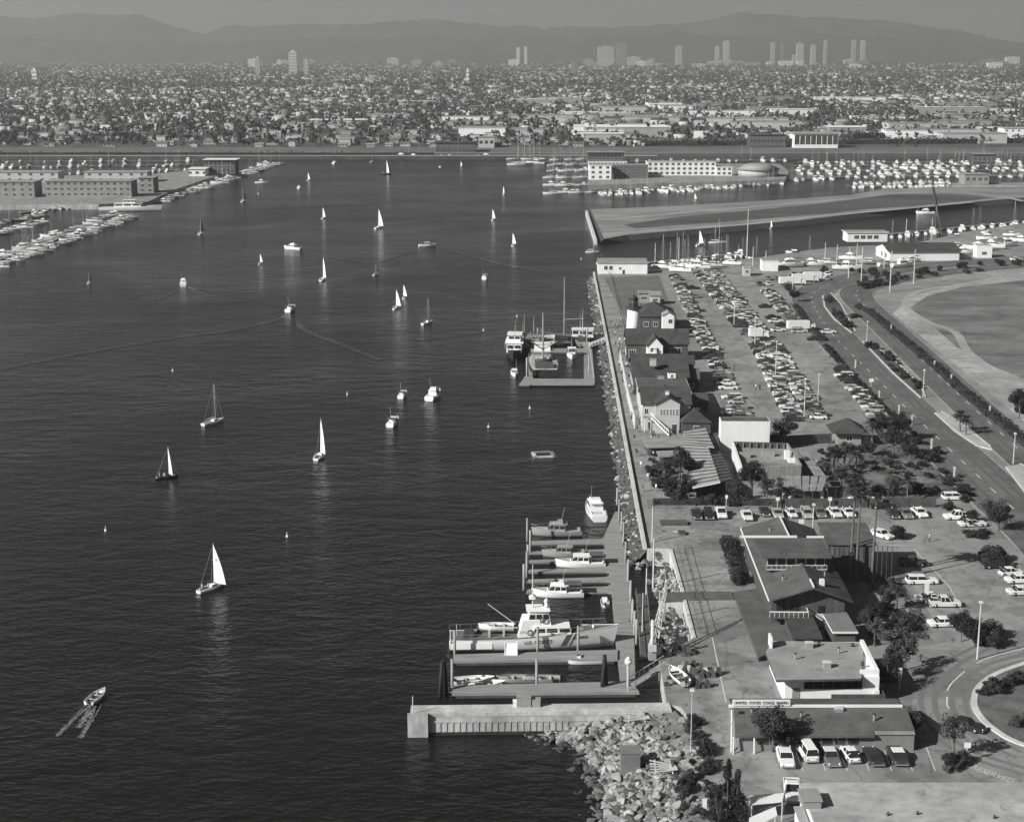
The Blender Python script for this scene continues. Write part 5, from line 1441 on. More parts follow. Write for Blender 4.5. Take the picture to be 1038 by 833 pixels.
def lamp(px, py, h, lab, arm=None, group=None, r=.11, mat=POST, head=True, name='street_lamp', cat='street lamp'):
    q = P(px, py); o = thing(name, lab, cat, (q.x, q.y, 0), 0, group); mb = MB()
    mb.rod((0, 0, 0), (0, 0, h), r * 1.3, mat, r * .8, n=6); mb.build('pole', o)
    if arm:
        mb = MB(); mb.beam((0, 0, h - .1), (arm[0], arm[1], h + .5), .1, .1, mat); mb.build('arm', o)
        mb = MB(); mb.box(arm[0] - .35, arm[0] + .35, arm[1] - .15, arm[1] + .15, h + .4, h + .56, mat, top=(.06, .04)); mb.build('lamp_head', o)
    elif head:
        mb = MB(); mb.box(-.28, .28, -.28, .28, h, h + .3, mat, top=(.08, .08)); mb.build('lamp_head', o)
    return o
lamp(662, 596, 8.6, 'tall pale lamp post with long arm beside the boat slip', (3.6, 1.9), r=.14)
lamp(661, 549, 6.5, 'pale straight pole at the promenade end near the slip', None, head=False, name='pole', cat='pole')
lamp(673.5, 630, 7.6, 'dark bare pole standing in the boat slip', None, mat=PILE, head=False, name='pole', cat='pole')
lamp(668, 646, 7.4, 'tall pale rigged mast standing on the slip edge', None, head=False, name='pole', cat='pole', r=.09)
lamp(651, 640, 6.2, 'pale slim mast beside the dark ramp', None, head=False, name='pole', cat='pole', r=.08)
lamp(655, 603, 4.6, 'short pale pole left of the dark ramp', None, head=False, name='pole', cat='pole')
lamp(700, 762, 8.2, 'thin pale lamp post on the verge above rubble slope', None, r=.045)

# pier with the trawler
o = thing('fishing_pier', 'square floating pier joined to the promenade by a gangway', 'dock')
dock(o, [(526, 389.5), (531, 383.5), (592, 384), (592, 349), (600, 349), (603, 388), (602, 389.5)], z=-2.3, th=.35)
dock(o, [(527, 390), (532, 381), (540, 381), (541, 386), (537, 390)], z=-2.29, th=.3)
dock(o, [(530, 353), (592, 353), (592, 356.5), (530, 356.5)], z=-2.3, th=.3)
dock(o, [(535, 357), (538.5, 357), (540, 382), (536, 382)], z=-2.295, th=.3)
a, b = P3(597, 352, -2), P3(613, 346, .1); mb = MB(); mb.beam(a, b, 2.2, .2, WOOD); gw = mb.build('gangway', o)
for s in (-1.1, 1.1):
    mb = MB()
    off = Vector((0, s, 0)); mb.beam(a + off + Vector((0, 0, 1)), b + off + Vector((0, 0, 1)), .14, .16, WHITE)
    for k in range(6): q = a.lerp(b, k / 5) + off; mb.beam(q, q + Vector((0, 0, 1)), .08, .08, WHITE)
    mb.build('railing', gw)
mb = MB()
for a, b in (((597, 350), (602, 386)),):
    a, b = P3(*a, -2.3), P3(*b, -2.3)
    for h in (.6, 1.1): mb.beam(a + Vector((0, 0, h)), b + Vector((0, 0, h)), .09, .1, POST)
    for k in range(12): q = a.lerp(b, k / 11); mb.beam(q, q + Vector((0, 0, 1.1)), .08, .08, POST)
mb.build('railing', o)
piles([(595, 351), (597, 381), (534, 384), (545, 352)], 6.0, '{} tall pale pile of the square fishing pier, from the gangway', 'piles of the fishing pier', r=.25)
def ship(name, lab, cat, px, py, rz, L, B, fb, bow, hullm, houses, masts, dm=DECKD, rail=True, extra=None, hk=None):
    q = W(px, py); o = thing(name, lab, cat, (q.x, q.y, WZ), rz)
    mb = MB(); rr = add_hull(mb, L, B, fb, bow, hullm, dm, n=14, **(hk or {})); mb.build('hull', o)
    for x0, x1, hw, z0, z1, mt, sl in houses:
        mb = MB(); cabin(mb, L * x0, L * x1, B * hw, z0, z1, mt, slope=sl, band=(.45, .8)); mb.box(L * x0 - .15, L * x1 + .1, -B * hw - .1, B * hw + .1, z1, z1 + .1, mt); mb.build('deckhouse', o)
    for x, y, z0, z1, r, booms in masts:
        mb = MB(); mb.rod((L * x, y, z0), (L * x, y, z1), r, PILE if hullm is BOATD else MAST, r * .6, n=6); m_ = mb.build('mast', o)
        for bx, by, bz in booms:
            mb = MB(); mb.rod((L * x, y, z0 + (z1 - z0) * .3), (bx, by, bz), r * .6, PILE if hullm is BOATD else MAST, n=5); mb.build('boom', m_)
        mb = MB()
        for ex, ey, ez in ((L * .48, 0, bow), (-L * .48, 0, fb), (L * x - 1, B * .48, fb), (L * x - 1, -B * .48, fb)): mb.rod((L * x, y, z1 - .1), (ex, ey, ez), .045, DARK, n=3)
        mb.build('rigging', m_)
    if rail: mb = MB(); rails(mb, rr, 1, 12, .8, .06); mb.build('rail', o)
    if extra: extra(o, L, B, fb)
    return o
def trawl(o, L, B, fb):
    mb = MB(); mb.box(-L * .42, -L * .2, -B * .3, B * .3, fb, fb + .9, DKWOOD); mb.rod((-L * .12, -B * .3, fb + .8), (-L * .12, B * .3, fb + .8), .5, DARK, n=10); mb.build('winch', o)
    mb = MB(); mb.box(-L * .05, L * .1, -B * .22, B * .22, fb, fb + 1.4, POST); mb.build('hatch', o)
ship('trawler', 'large black hulled fishing vessel moored stern towards us at pier', 'fishing boat', 550, 374, math.pi / 2 + .04, 24, 8.4, 2.2, 3.8, BOATD, [(.0, .24, .36, 2.1, 4.7, BOATG, (.4, .2)), (.08, .2, .28, 4.7, 6.9, BOATW, (.3, .1))], [(-.06, 0, 1.5, 16.5, .3, [(-7, 0, 8), (-6, 3.5, 9), (-6, -3.5, 9)]), (.3, 0, 2, 11, .14, [])], dm=DECK, extra=trawl)
ship('fishing_ketch', 'dark two masted working boat behind the pier with tall mast', 'fishing boat', 578, 347, math.pi * .98, 24, 6.4, 2.0, 3.4, BOATD, [(-.3, -.02, .34, 1.9, 4.3, BOATW, (.3, .2))], [(.08, 0, 1.5, 20.5, .26, [(-4, 0, 7.5)]), (-.36, 0, 1.5, 9, .12, [])])
def fb_extra(o, L, B, fb):
    mb = MB(); mb.box(-L * .45, -L * .3, -B * .34, B * .34, fb, fb + .7, BOATW); mb.build('bait_tank', o)
ship('fishing_boat', 'white fishing boat with tall wheelhouse moored left of the trawler', 'fishing boat', 522, 360, -math.pi / 2 - .05, 19, 6.2, 2.0, 3.2, BOATD, [(-.28, .32, .42, 1.9, 4.6, BOATW, (.2, .2)), (-.12, .2, .34, 4.6, 6.7, BOATW, (.3, .2))], [(-.06, 0, 6.5, 10.5, .1, [])], extra=fb_extra)
ship('sport_boat', 'small white wheelhouse boat lying inside the square pier', 'fishing boat', 579.5, 362, -math.pi / 2, 8, 3.0, 1.1, 1.6, BOATW, [(-.1, .22, .38, 1.0, 2.9, BOATW, (.3, .1))], [(-.02, 0, 2.9, 6.5, .06, [])], dm=DECK)
o = cruiser(6.5, canvas=False, fly=False); place(o, (*W(521.5, 380), WZ), -1.5, 'small white cabin boat tied left of the pier corner')
ship('tug_boat', 'dark hulled boat with white upper house behind the trawler', 'fishing boat', 550, 352, math.pi, 18, 5.2, 1.6, 2.6, BOATD, [(-.2, .25, .36, 1.3, 3.5, BOATW, (.3, .1))], [(0, 0, 3.5, 8.5, .09, [])])

ship('fishing_boat', 'dark work boat moored beyond the trawler by tall pile', 'fishing boat', 541, 356, math.pi / 2, 16, 5.0, 1.7, 2.8, BOATD, [(.0, .3, .38, 1.6, 4.2, BOATG, (.3, .1))], [(-.1, 0, 1.6, 11, .16, [(-5, 1, 6)]), (.32, 0, 2, 8, .1, [])], extra=trawl)
ship('fishing_boat', 'grey work boat moored inside the pier near the gangway', 'fishing boat', 590, 347, math.pi / 2, 15, 4.6, 1.5, 2.6, BOATG, [(-.05, .25, .38, 1.4, 3.8, DKWALL, (.3, .1))], [(-.2, 0, 1.5, 11, .14, [(-5, -1, 5)]), (.2, .5, 3, 9, .1, [])], extra=trawl)
# patrol ship
q = W(538, 662); o = thing('patrol_ship', 'white coast guard patrol ship with diagonal bow stripe at its dock', 'ship', (q.x + .1, q.y + 2.9, WZ), .035); PZ = .12
L, B, fb, bow = 25.0, 5.2, 1.9, 3.4
mb = MB(); rr = add_hull(mb, L, B, fb, bow, BOATW, DECKD, n=16, full=2.0); mb.build('hull', o)
def hull_side(x, f, off=.03):
    """point on the hull side nearest the camera: f = 0 sheer .. 1 chine"""
    t = (x + L / 2) / L * 15; k = min(int(t), 14); a = [Vector(p) for p in rr[k]]; b = [Vector(p) for p in rr[k + 1]]; u = t - k
    p0 = a[0].lerp(b[0], u); p1 = a[1].lerp(b[1], u); return p0.lerp(p1, f) + Vector((0, -off, 0))
STRIPE = M('hull_stripe', .1, .05, .5, .5)
for xs, w in ((4.3, .9), (5.6, .25)):
    mb = MB(); vs = []
    for k in range(6):
        f = k / 5 * 1.0; vs += [hull_side(xs + .9 * (1 - f) , f), hull_side(xs + w + .9 * (1 - f), f)]
    mb.add(vs, [(2 * k, 2 * k + 1, 2 * k + 3, 2 * k + 2) for k in range(5)], STRIPE); mb.build('stripe', o)
for txt, x in (('U.S. COAST', .9), ('GUARD', 7.2)):
    p = hull_side(x, .42, .05); r_ = hull_side(x + 1, .42, .05); ob = words3d(txt, p, (R(97), 0, math.atan2((r_ - p).y, (r_ - p).x)), .85 if x < 5 else .7, DARK, 'lettering', o, .012)
mb = MB(); cabin(mb, .2, 6.2, 1.9, 1.75, 3.7, BOATW, slope=(.4, .1), band=(.5, .82)); mb.build('deckhouse', o)
mb = MB(); cabin(mb, -2.2, 1.4, 1.75, 1.7, 4.6, BOATW, slope=(.1, .9), band=(.4, .42)); mb.build('funnel_house', o)
mb = MB(); cabin(mb, -.6, 3.0, 1.5, 3.7, 6.0, BOATW, slope=(.5, .3), band=(.45, .78)); mb.box(-.8, 2.8, -1.6, 1.6, 6.0, 6.12, BOATW); mb.build('bridge_house', o)
mb = MB(); mb.rod((.2, 0, 6), (.2, 0, 13.0), .11, MAST, .06, n=6); mb.rod((.2, -1.1, 9.6), (.2, 1.1, 9.6), .05, MAST, n=4); mb.rod((.2, -.7, 11.3), (.2, .7, 11.3), .04, MAST, n=4); mb.box(-.35, .6, -.5, .5, 7.6, 7.9, BOATW); mb.rod((.2, .0, 7.9), (.2, 0, 8.1), .5, BOATW, n=10); m_ = mb.build('mast', o)
mb = MB(); mb.rod((2.3, 0, 6.1), (2.3, 0, 7.1), .3, BOATW, .25, n=10); mb.rod((2.3, 0, 7.1), (2.3, 0, 7.6), .45, BOATW, .1, n=10); mb.build('searchlight', o)
mb = MB()
for x, z in ((-.2, 2.8), (1.7, 4.7)):
    y_ = -1.93 if x < 0 else -1.58; 
    for k in range(10):
        t0, t1 = k * .628, k * .628 + .628; mb.rod((x + .42 * math.cos(t0), y_, z + .42 * math.sin(t0)), (x + .42 * math.cos(t1), y_, z + .42 * math.sin(t1)), .1, DARK, n=5)
mb.build('life_ring', o)
mb = MB(); mb.rod((-2.4, -.3, 3.6), (-6.6, -.3, 6.9), .07, MAST, n=5); mb.rod((-6.6, -.3, 6.9), (-6.6, -.3, 3.0), .02, DARK, n=3); mb.build('boat_boom', o)
mb = MB(); rails(mb, rr, 0, 14, .95, .045); mb.build('rail', o)
mb = MB()
for x in (-6.4, -4.2):
    mb.box(x - .12, x + .12, -.9, .9, 1.7, 2.9, MAST)
mb.build('boat_cradle', o)
mb = MB(); mb.box(-10.4, -8.6, -.9, .9, 1.65, 2.7, DARK, top=(.2, .2)); mb.rod((-11.4, 0, 1.7), (-11.4, 0, 3.6), .06, MAST, n=4); mb.rod((-8, 1.2, 1.7), (-8, 1.2, 2.9), .3, DARK, n=8); mb.build('deck_gear', o)
mb = MB(); mb.rod((9.5, 0, 2.4), (9.5, 0, 3.2), .15, BOATW, n=8); mb.box(9.0, 9.9, -.35, .35, 2.4, 2.75, GREY); mb.box(6.8, 8.0, -.6, .6, 2.1, 2.7, GREY); mb.build('windlass', o)
o2 = skiff(5.2, outboard=False); place(o2, (q.x - 5.2, q.y + 2.7, WZ + 3.05), math.pi, 'white ship boat on the after deck of the patrol ship')
mb = MB(); mb.box(-12.4, -6, -2.5, -2.42, .6, 1.6, BOATW); mb.box(-12.4, -12.3, -2.5, 2.5, .6, 1.9, BOATW); mb.build('bulwark', o)
for ch in o.children:
    if ch.name.split('.')[0] in ('deckhouse', 'funnel_house', 'bridge_house', 'mast', 'searchlight', 'life_ring', 'boat_boom', 'boat_cradle', 'deck_gear', 'windlass'): ch.location.z = PZ
q = P3(518, 664, -2.2); mb = MB(); mb.add([(-1.0, 0, 0), (1.0, 0, 0), (.9, .9, 1.6), (-.9, .9, 1.6)], [(0, 1, 2, 3)], WHITE)
for s in (-.9, .9): mb.beam((s, 0, 0), (s, .95, 1.9), .12, .12, WHITE)
for k in range(5): mb.box(-.9, .9, .1 + k * .18, .35 + k * .18, .3 * k, .3 * k + .1, WHITE)
ob = mb.build('boarding_steps'); ob.location = q; tag(ob, 'white boarding steps on the dock beside the patrol ship', 'steps')

# small craft at the docks
def boat(proto, px, py, rz, lab, group=None, s=None, z=WZ):
    q = P(px, py, z); return place(proto, (q.x, q.y, z), rz, lab, group, s)
GC = cruiser(9.2, BOATG, fly=True, cab=BOATG, canvas=False); boat(GC, 565, 542, math.pi, 'grey cabin cruiser lying above the first boat finger')
WC = cruiser(8.6, fly=False, canvas=True); boat(WC, 589, 574, math.pi, 'white cabin cruiser with canvas awning between the fingers')
boat(cruiser(7.6, BOATG, fly=False, cab=BOATG), 572, 563.5, math.pi, 'small grey cruiser just above the white one with awning')
boat(cruiser(8.4, BOATW, fly=True, canvas=True), 566, 604, math.pi, 'white hulled cruiser with dark cockpit cover below the last finger')
PB = skiff(3.6, console=True); boat(PB, 613, 612, math.pi / 2, 'small white console boat tied end on to the walkway')
BC = cruiser(11.0, fly=True, canvas=False); boat(BC, 603, 521, math.pi / 2 + .12, 'large white cruiser moored stern to us at the walkway tip')
WL = skiff(6.4, console=True, outboard=False); boat(WL, 588, 671, math.pi + .02, 'open white launch moored on the near side of patrol dock')
for k, (x, y, a, lab, sc) in enumerate(((480, 692, .1, 'white inflatable workboat at the left of the work dock, upper one', 1.25), (492, 696, .05, 'white open workboat at the left of the work dock, lower one', 1.2), (470, 699, .5, 'small white dinghy at the outer tip of work dock', .9), (523, 690, math.pi, 'grey open boat at the middle of the work dock, left one', 1.15), (550, 690, math.pi, 'grey open boat at the middle of the work dock, right one', 1.1))):
    boat(skiff(4.6, BOATW if k < 3 else BOATG), x, y, a, lab, None, sc)
q = P(687, 690); ob = place(skiff(5.4, cover=False), (q.x, q.y, .55), math.pi / 2 + .3, 'white boat hauled out on the yard beside the slip')
mb = MB(); 
for dx in (-1, 1): mb.box(dx - .15, dx + .15, -1.2, 1.2, 0, .45, DKWOOD)
ob = mb.build('boat_cradle'); ob.location = (q.x, q.y, 0.02); ob.rotation_euler = (0, 0, math.pi / 2 + .3); tag(ob, 'dark timber cradle under the hauled out white boat', 'cradle')
for k, (px, py, s, lab) in enumerate(((703, 680, 1.4, 'dark heap of nets and gear right of the hauled boat'), (712, 684, 1.0, 'small dark gear heap farthest right on the yard'), (705, 694, 1.1, 'dark gear heap nearest the station on the yard'), (680, 661, .9, 'white and grey gear heap beside the hoist'), (692, 662, .8, 'dark coil heap right of the boat hoist'))):
    q = P(px, py); mb = MB(); r_ = random.Random(k)
    for j in range(14):
        a = Vector((r_.gauss(0, s), r_.gauss(0, s * .6), 0)); w = r_.uniform(.2, .5); mb.box(a.x - w, a.x + w, a.y - w, a.y + w, 0.01 + .003 * j, r_.uniform(.3, 1.1), (DARK, DKWOOD, POST, GREY)[j % (4 if k in (0, 3) else 2)], top=(w * .4, w * .3))
    ob = mb.build('gear_heap'); ob.location = (q.x, q.y, 0.02); tag(ob, lab, 'gear heap')
ship('fishing_boat', 'dark two masted work boat moored outside the pier, left of the trawler', 'fishing boat', 531, 357, -math.pi / 2 + .06, 15, 4.8, 1.7, 2.8, BOATD, [(-.25, .1, .36, 1.6, 3.9, BOATG, (.3, .1))], [(.15, 0, 1.7, 12, .18, [(5, 2, 7)]), (-.3, 0, 3, 8.5, .1, [])], extra=trawl)
# square raft
q = W(551, 461); o = thing('square_raft', 'square floating timber frame drifting near the finger dock', 'raft', (q.x, q.y, WZ), .15)
for k in range(4): mb = MB(); T = RZ(k * math.pi / 2); mb.box(-2.5, 2.5, -2.5, -1.8, -.1, .3, POST if k in (0, 3) else WOOD, T=T); mb.build('beam', o)

# ---------------------------------------------------------------- boats under way
ppm = lambda y: (y - YH) * .975 / (HC - WZ)
SAILS = [  # px, py of the hull, mast height in px, heading in degrees, sail side, boom angle, kind, label
    (214, 597, 49, 52, -1, 35, 'big', 'large white sloop nearest the camera, mainsail out to the right, two crew'),
    (169, 484.5, 33, 25, 1, 8, 'dark', 'dark hulled sloop with narrow sail, below left of the bare mast boat'),
    (324, 463.5, 41, 80, -1, 12, 'white', 'white sloop with tall narrow sail near the middle of the channel'),
    (383, 231.5, 20, 70, -1, 32, 'white', 'white sloop with the broadest sail in the far middle channel'),
    (327, 284, 24, 80, 1, 10, 'white', 'sloop with slim tall sail below the far middle sloop'),
    (381, 279, 13, 60, -1, 20, 'grey', 'small sloop with grey sail between the slim sail and the pair'),
    (401, 313, 20, 75, -1, 22, 'white', 'left sailing boat of the close pair in mid channel'),
    (409, 303, 15, 100, -1, 25, 'white', 'right sailing boat of the close pair in mid channel'),
    (263.5, 268, 10, 80, -1, 25, 'white', 'tiny white sailing dinghy above the left motor cruisers'),
    (203, 237.5, 17, 85, 1, 12, 'grey', 'grey sailed sloop nearest the left marina'),
    (246, 204.5, 15, 85, 1, 12, 'grey', 'grey sailed sloop beside the far end of the left marina'),
    (262, 197, 8, 85, -1, 15, 'grey', 'small grey sailed sloop right of the one beside the marina'),
    (327, 222, 12, 85, -1, 25, 'white', 'small white sailing boat left of the broad sailed sloop'),
    (519.5, 249.5, 14, 95, -1, 25, 'white', 'white sailing boat nearest the sand spit tip'),
    (499, 223.5, 12, 90, -1, 22, 'white', 'white sailing boat beyond the one near the spit tip'),
    (510, 197.5, 9, 95, 1, 10, 'white', 'slim white sailing boat far right in the channel'),
    (312, 183.5, 9, 85, -1, 25, 'white', 'white sailing boat just right of the left marina tip'),
    (391, 177, 15, 0, -1, 25, 'dark', 'dark hulled sloop near the head of the channel'),
    (377, 164.5, 9, 60, -1, 20, 'grey', 'grey sailed boat close to the far beach'),
    (467, 169.5, 5, 90, -1, 25, 'white', 'tiny sailing dinghy near the far moored yachts'),
    (90, 287.5, 8, 90, -1, 20, 'grey', 'tiny grey sailing dinghy farthest left on the water'),
    (708, 249, 16, 60, 1, 40, 'white', 'two sailed sloop just behind the boatyard'),
    (781, 232, 9, 80, 1, 10, 'white', 'small sailing boat close under the sand spit edge'),
    (704, 203.5, 7, 90, -1, 30, 'white', 'small sailing boat beyond the sand spit')]
for px, py, hp, hd, sd, ang, kind, lab in SAILS:
    k = ppm(py) * .965; L = max(3.2, hp / k / 1.5)
    near = py > 260
    a_ = ({'big': -33, 'white': -40 if ang > 15 else -62}.get(kind, 60 if kind == 'grey' else -58) - 180 - hd + 540) % 360 - 180
    ang, sd = abs(a_), (1 if a_ > 0 else -1)
    ob = sailboat(L, SAILG if kind == 'grey' else SAIL, jib=kind not in ('big',) and L > 5, angle=ang, side=sd, hullm=BOATD if kind == 'dark' else BOATW, heel=2 * sd, parts=near, crew=2, marks=kind == 'big')
    q = W(px, py); ob.location = (q.x, q.y, WZ); ob.rotation_euler = (0, 0, R(hd)); ob['label'] = lab
    if near:
        for j in range(2):
            mb = MB(); person_mesh(mb, 0, 0, 0, 1.7, (GREY, WHITE)[j], DARK, sit=True)
            pz = .55 * L / 7 - .12; off = RZ(R(hd)) @ Vector((-L * .3 + j * .9, (-1) ** j * L * .05, 0))
            pp = mb.build('person'); pp.location = (q.x + off.x, q.y + off.y, WZ + pz - .02); pp.rotation_euler = (0, 0, R(hd) + j * 1.8)
            tag(pp, f"person in {('grey', 'white')[j]} top sitting in the cockpit of the {lab.split(',')[0]}"[:110] if False else f"person in {('grey', 'white')[j]} top aboard the {' '.join(lab.split(',')[0].split()[:9])}", 'person')
for px, py, hp, hd, lab in ((216, 429, 40, 55, 'white sloop with bare mast above the dark hulled sloop'), (433, 328, 22, 60, 'white sloop with bare mast right of the close pair'), (727, 246.5, 24, 0, 'white moored sloop with bare mast behind the boatyard'), (600, 256, 12, 0, 'white moored sloop by the tip of the sand spit')):
    L = max(6, hp / ppm(py) / .965 / 1.45); ob = sailboat(L, furled=True, crew=1, parts=py > 250, angle=4); q = W(px, py); ob.location = (q.x, q.y, WZ); ob.rotation_euler = (0, 0, R(hd)); ob['label'] = lab
MOT = [(186, 289, 100, 8.5, 'white motor cruiser at the left, heading away with a wake'), (297, 253, 150, 9.5, 'white motor cruiser left of the broad sailed sloop'), (295, 315, 80, 8, 'white motor cruiser running up the middle left with wake'), (433, 250, 10, 8, 'white motor cruiser right of the broad sailed sloop'),
       (491.5, 282.5, 85, 7, 'white motor cruiser below the spit tip'), (440, 403, 75, 9.0, 'large white motor cruiser in mid channel, right of the small one'), (408.5, 402, 80, 6, 'small white motor cruiser in mid channel'), (399, 430, 78, 7, 'white motor cruiser with aerial below the mid channel pair'),
       (303, 191, 90, 7, 'small motor boat off the tip of the left marina'), (265, 186, 0, 9, 'white motor boat drifting along the left marina end'), (446, 171, 80, 7, 'dark little motor boat near the channel head'), (339, 166, 80, 8, 'white motor boat just off the far beach'), (612, 268, 0, 6.5, 'white cabin boat tied behind the white quay office'), (938, 217, 180, 10, 'white cruiser passing beside the dark timber jetty')]
for px, py, hd, L, lab in MOT:
    q = W(px, py); near = py > 380
    ob = cruiser(L, BOATD if lab.startswith('dark') else BOATW, fly=L > 8, canvas=L < 8.5 and py > 240, parts=near)
    ob.location = (q.x, q.y, WZ); ob.rotation_euler = (0, 0, R(hd)); ob['label'] = lab
# motor skiff with foam wake, near left
q = W(98, 708); ob = skiff(4.6, console=False); place(ob, (q.x, q.y, WZ), R(76), 'open white motor skiff trailing foam at the lower left')
for j in range(2):
    mb = MB(); person_mesh(mb, 0, 0, 0, 1.7, (DARK, GREY)[j], DARK, sit=True); off = RZ(R(76)) @ Vector((-1.1 + 1.4 * j, 0, 0)); pp = mb.build('person'); pp.location = (q.x + off.x, q.y + off.y, WZ + .15); pp.rotation_euler = (0, 0, R(76)); tag(pp, f"person in {('dark', 'grey')[j]} top sitting in the motor skiff", 'person')
FOAM = M('wake_foam', .38, .2, 1.5, .9)
fm = MB()
for (a, b, w0, w1) in (((96, 713), (80, 738), .5, .6), ((92, 711), (58, 746), .2, .4), ((101, 714), (82, 748), .2, .4), ((98, 714), (96, 720), .6, .7),
                       ((292, 318), (286, 322), .6, 1.2), ((190, 291), (200, 294), .7, 1.2), ((437, 408), (428, 413), .7, 1.4), ((186, 292), (186, 293), .8, 1.2)):
    p, r_ = W(*a), W(*b); d = (r_ - p).normalized(); n_ = Vector((-d.y, d.x)); ln_ = (r_ - p).length
    for k in range(int(ln_ * 55)):                          # patches of foam, thinning out behind the boat
        t = rg.random() ** 1.4; w = w0 + (w1 - w0) * t; c = p.lerp(r_, t) + n_ * (rg.gauss(0, .45) * w); s_ = rg.uniform(.04, .13) * (1.2 - .7 * t); q0_ = rg.uniform(0, 6)
        vs = [(c.x + math.cos(q0_ + m_ * 1.047) * s_ * rg.uniform(.5, 1.9), c.y + math.sin(q0_ + m_ * 1.047) * s_ * rg.uniform(.5, 1.6), WZ + .06) for m_ in range(6)]
        fm.add(vs, [(0, 1, 2, 3, 4, 5)], FOAM)
struct(fm.build('wake_foam'), 'stuff')
def chop_material():
    m = bpy.data.materials.new('choppy_wake_water'); m.use_nodes = True; n = m.node_tree; b = n.nodes['Principled BSDF']
    b.inputs['Base Color'].default_value = (.011, .011, .011, 1); b.inputs['Roughness'].default_value = .12; b.inputs['IOR'].default_value = 1.33
    g = n.nodes.new('ShaderNodeNewGeometry'); t = n.nodes.new('ShaderNodeTexNoise'); t.inputs['Scale'].default_value = .9; t.inputs['Detail'].default_value = 3
    n.links.new(g.outputs['Position'], t.inputs['Vector']); bp = n.nodes.new('ShaderNodeBump'); bp.inputs['Strength'].default_value = .8; bp.inputs['Distance'].default_value = 1.2
    n.links.new(t.outputs[0], bp.inputs['Height']); n.links.new(bp.outputs[0], b.inputs['Normal']); return m
CHOP = chop_material(); wm_ = MB()
for ln, w_ in (([(288, 322), (240, 334), (180, 342), (110, 353), (40, 366), (0, 374)], 1.6), ([(200, 292), (230, 299), (262, 303)], 1.2), ([(182, 293), (172, 298), (160, 304)], 1.0), ([(430, 252), (405, 259), (380, 266)], 1.6), ([(437, 250), (470, 258), (510, 268), (560, 277)], 1.6), ([(300, 255), (340, 262), (375, 266)], 1.4), ([(293, 319), (310, 335), (340, 347), (385, 365)], 1.2), ([(493, 335), (470, 340), (420, 345)], .9)):
    ribbon(wm_, smooth_line([W(*q) for q in ln], 5), w_, w_, WZ + .04, CHOP)
struct(wm_.build('boat_wake'), 'stuff')
for k, (px, py, lab) in enumerate(((537, 414, 'small white buoy left of the patrol and finger docks'), (291, 544, 'small white buoy right of the large near sloop'), (495, 433, 'small white buoy in open water above the raft'), (589, 263, 'white round buoy beside the quay corner'), (524, 321, 'white buoy left of the fishing pier'), (175, 376, 'thin white buoy in the left open water'), (352, 400, 'white buoy left of the mid channel pair'), (107, 538, 'white buoy low on the left open water'), (490, 335, 'small dark row of floats left of the fishing pier'))):
    q = W(px, py); mb = MB(); mb.rod((0, 0, -.2), (0, 0, .35), .27, BOATW, .2, n=8); mb.rod((0, 0, .35), (0, 0, .95), .05, BOATW, n=5); ob = mb.build('buoy'); ob.location = (q.x, q.y, WZ); tag(ob, lab if 'dark row' not in lab else 'white buoy left of the white fishing boat', 'buoy')
# ---------------------------------------------------------------- marinas
FARB = []
for nm, L, hm, fly, cv in (('motor_cruiser', 10, BOATW, True, False), ('cabin_cruiser', 8, BOATW, False, True), ('motor_yacht', 12, BOATW, True, True), ('motor_cruiser', 9, BOATG, False, False)):
    FARB.append((cruiser(L, hm, fly=fly, canvas=cv, parts=False, antenna=False, name=nm), ('white ' if hm is BOATW else 'grey ') + nm.replace('_', ' ')))
for L, hm in ((9, BOATW), (11, BOATW), (8.5, BOATD)):
    b_ = sailboat(L, furled=True, hullm=hm, parts=False, crew=0, angle=2, name='moored_sloop'); FARB.append((b_, 'white moored sloop' if hm is BOATW else 'dark moored sloop'))
BN = [0]
def moor(p0, p1, n, where, head, dockz=True, mix=(0, 0, 1, 1, 2, 3, 3, 4, 5, 6), sc=1.0, jit=.12, side=0):
    """a row of n moored boats; head is the bow direction in degrees"""
    a, b = W(*p0), W(*p1); d = b - a; n0 = Vector((-d.y, d.x)).normalized()
    for k in range(n):
        if rnd.random() < .06: continue
        t = (k + .5) / n; i = rnd.choice(mix); src, what = FARB[i]
        q = a + d * (t + rnd.uniform(-.22, .22) / n) + n0 * rnd.uniform(-2.6, 2.6)
        place(src, (q.x, q.y, WZ), R(head + rnd.choice((0, 0, 180)) + rnd.uniform(-9, 9)), f"{what}, {nth(k + 1)} from left in {where}", 'boats moored in the marinas', sc * rnd.uniform(.62, 1.08))
        BN[0] += 1
    if dockz:
        o = thing('marina_dock', f"narrow plank dock along {where}", 'dock'); off = n0 * 7
        a2, b2 = a + off * (1 if side >= 0 else -1), b + off * (1 if side >= 0 else -1); w = n0 * 1.1
        dock(o, None, world=[(p.x, p.y) for p in (a2 - w, b2 - w, b2 + w, a2 + w)])
LM = 'the left marina'
moor((-6, 272), (135, 220), 42, 'the outer row of ' + LM, 8)
moor((-6, 263), (120, 217), 30, 'the second row of ' + LM, 8, False)
moor((162, 206), (281, 166.5), 40, 'the tip row of ' + LM, 10)
moor((178, 199), (275, 166.5), 24, 'the inner tip row of ' + LM, 10, False)
moor((-4, 240), (48, 224), 9, 'the inner basin row before the apartments', 10)
moor((-4, 228), (42, 219), 8, 'the second basin row before the apartments', 10, False)
moor((30, 217), (84, 210), 11, 'the row along the apartment quay', 85)
moor((2, 178.5), (205, 173), 26, 'the first row behind the apartments', 90, True, (0, 1, 2, 4, 5, 4))
moor((0, 170.5), (195, 168), 24, 'the second row behind the apartments', 90)
moor((0, 164.8), (200, 163.8), 15, 'the third row behind the apartments', 90)
RMN = 'the right marina'
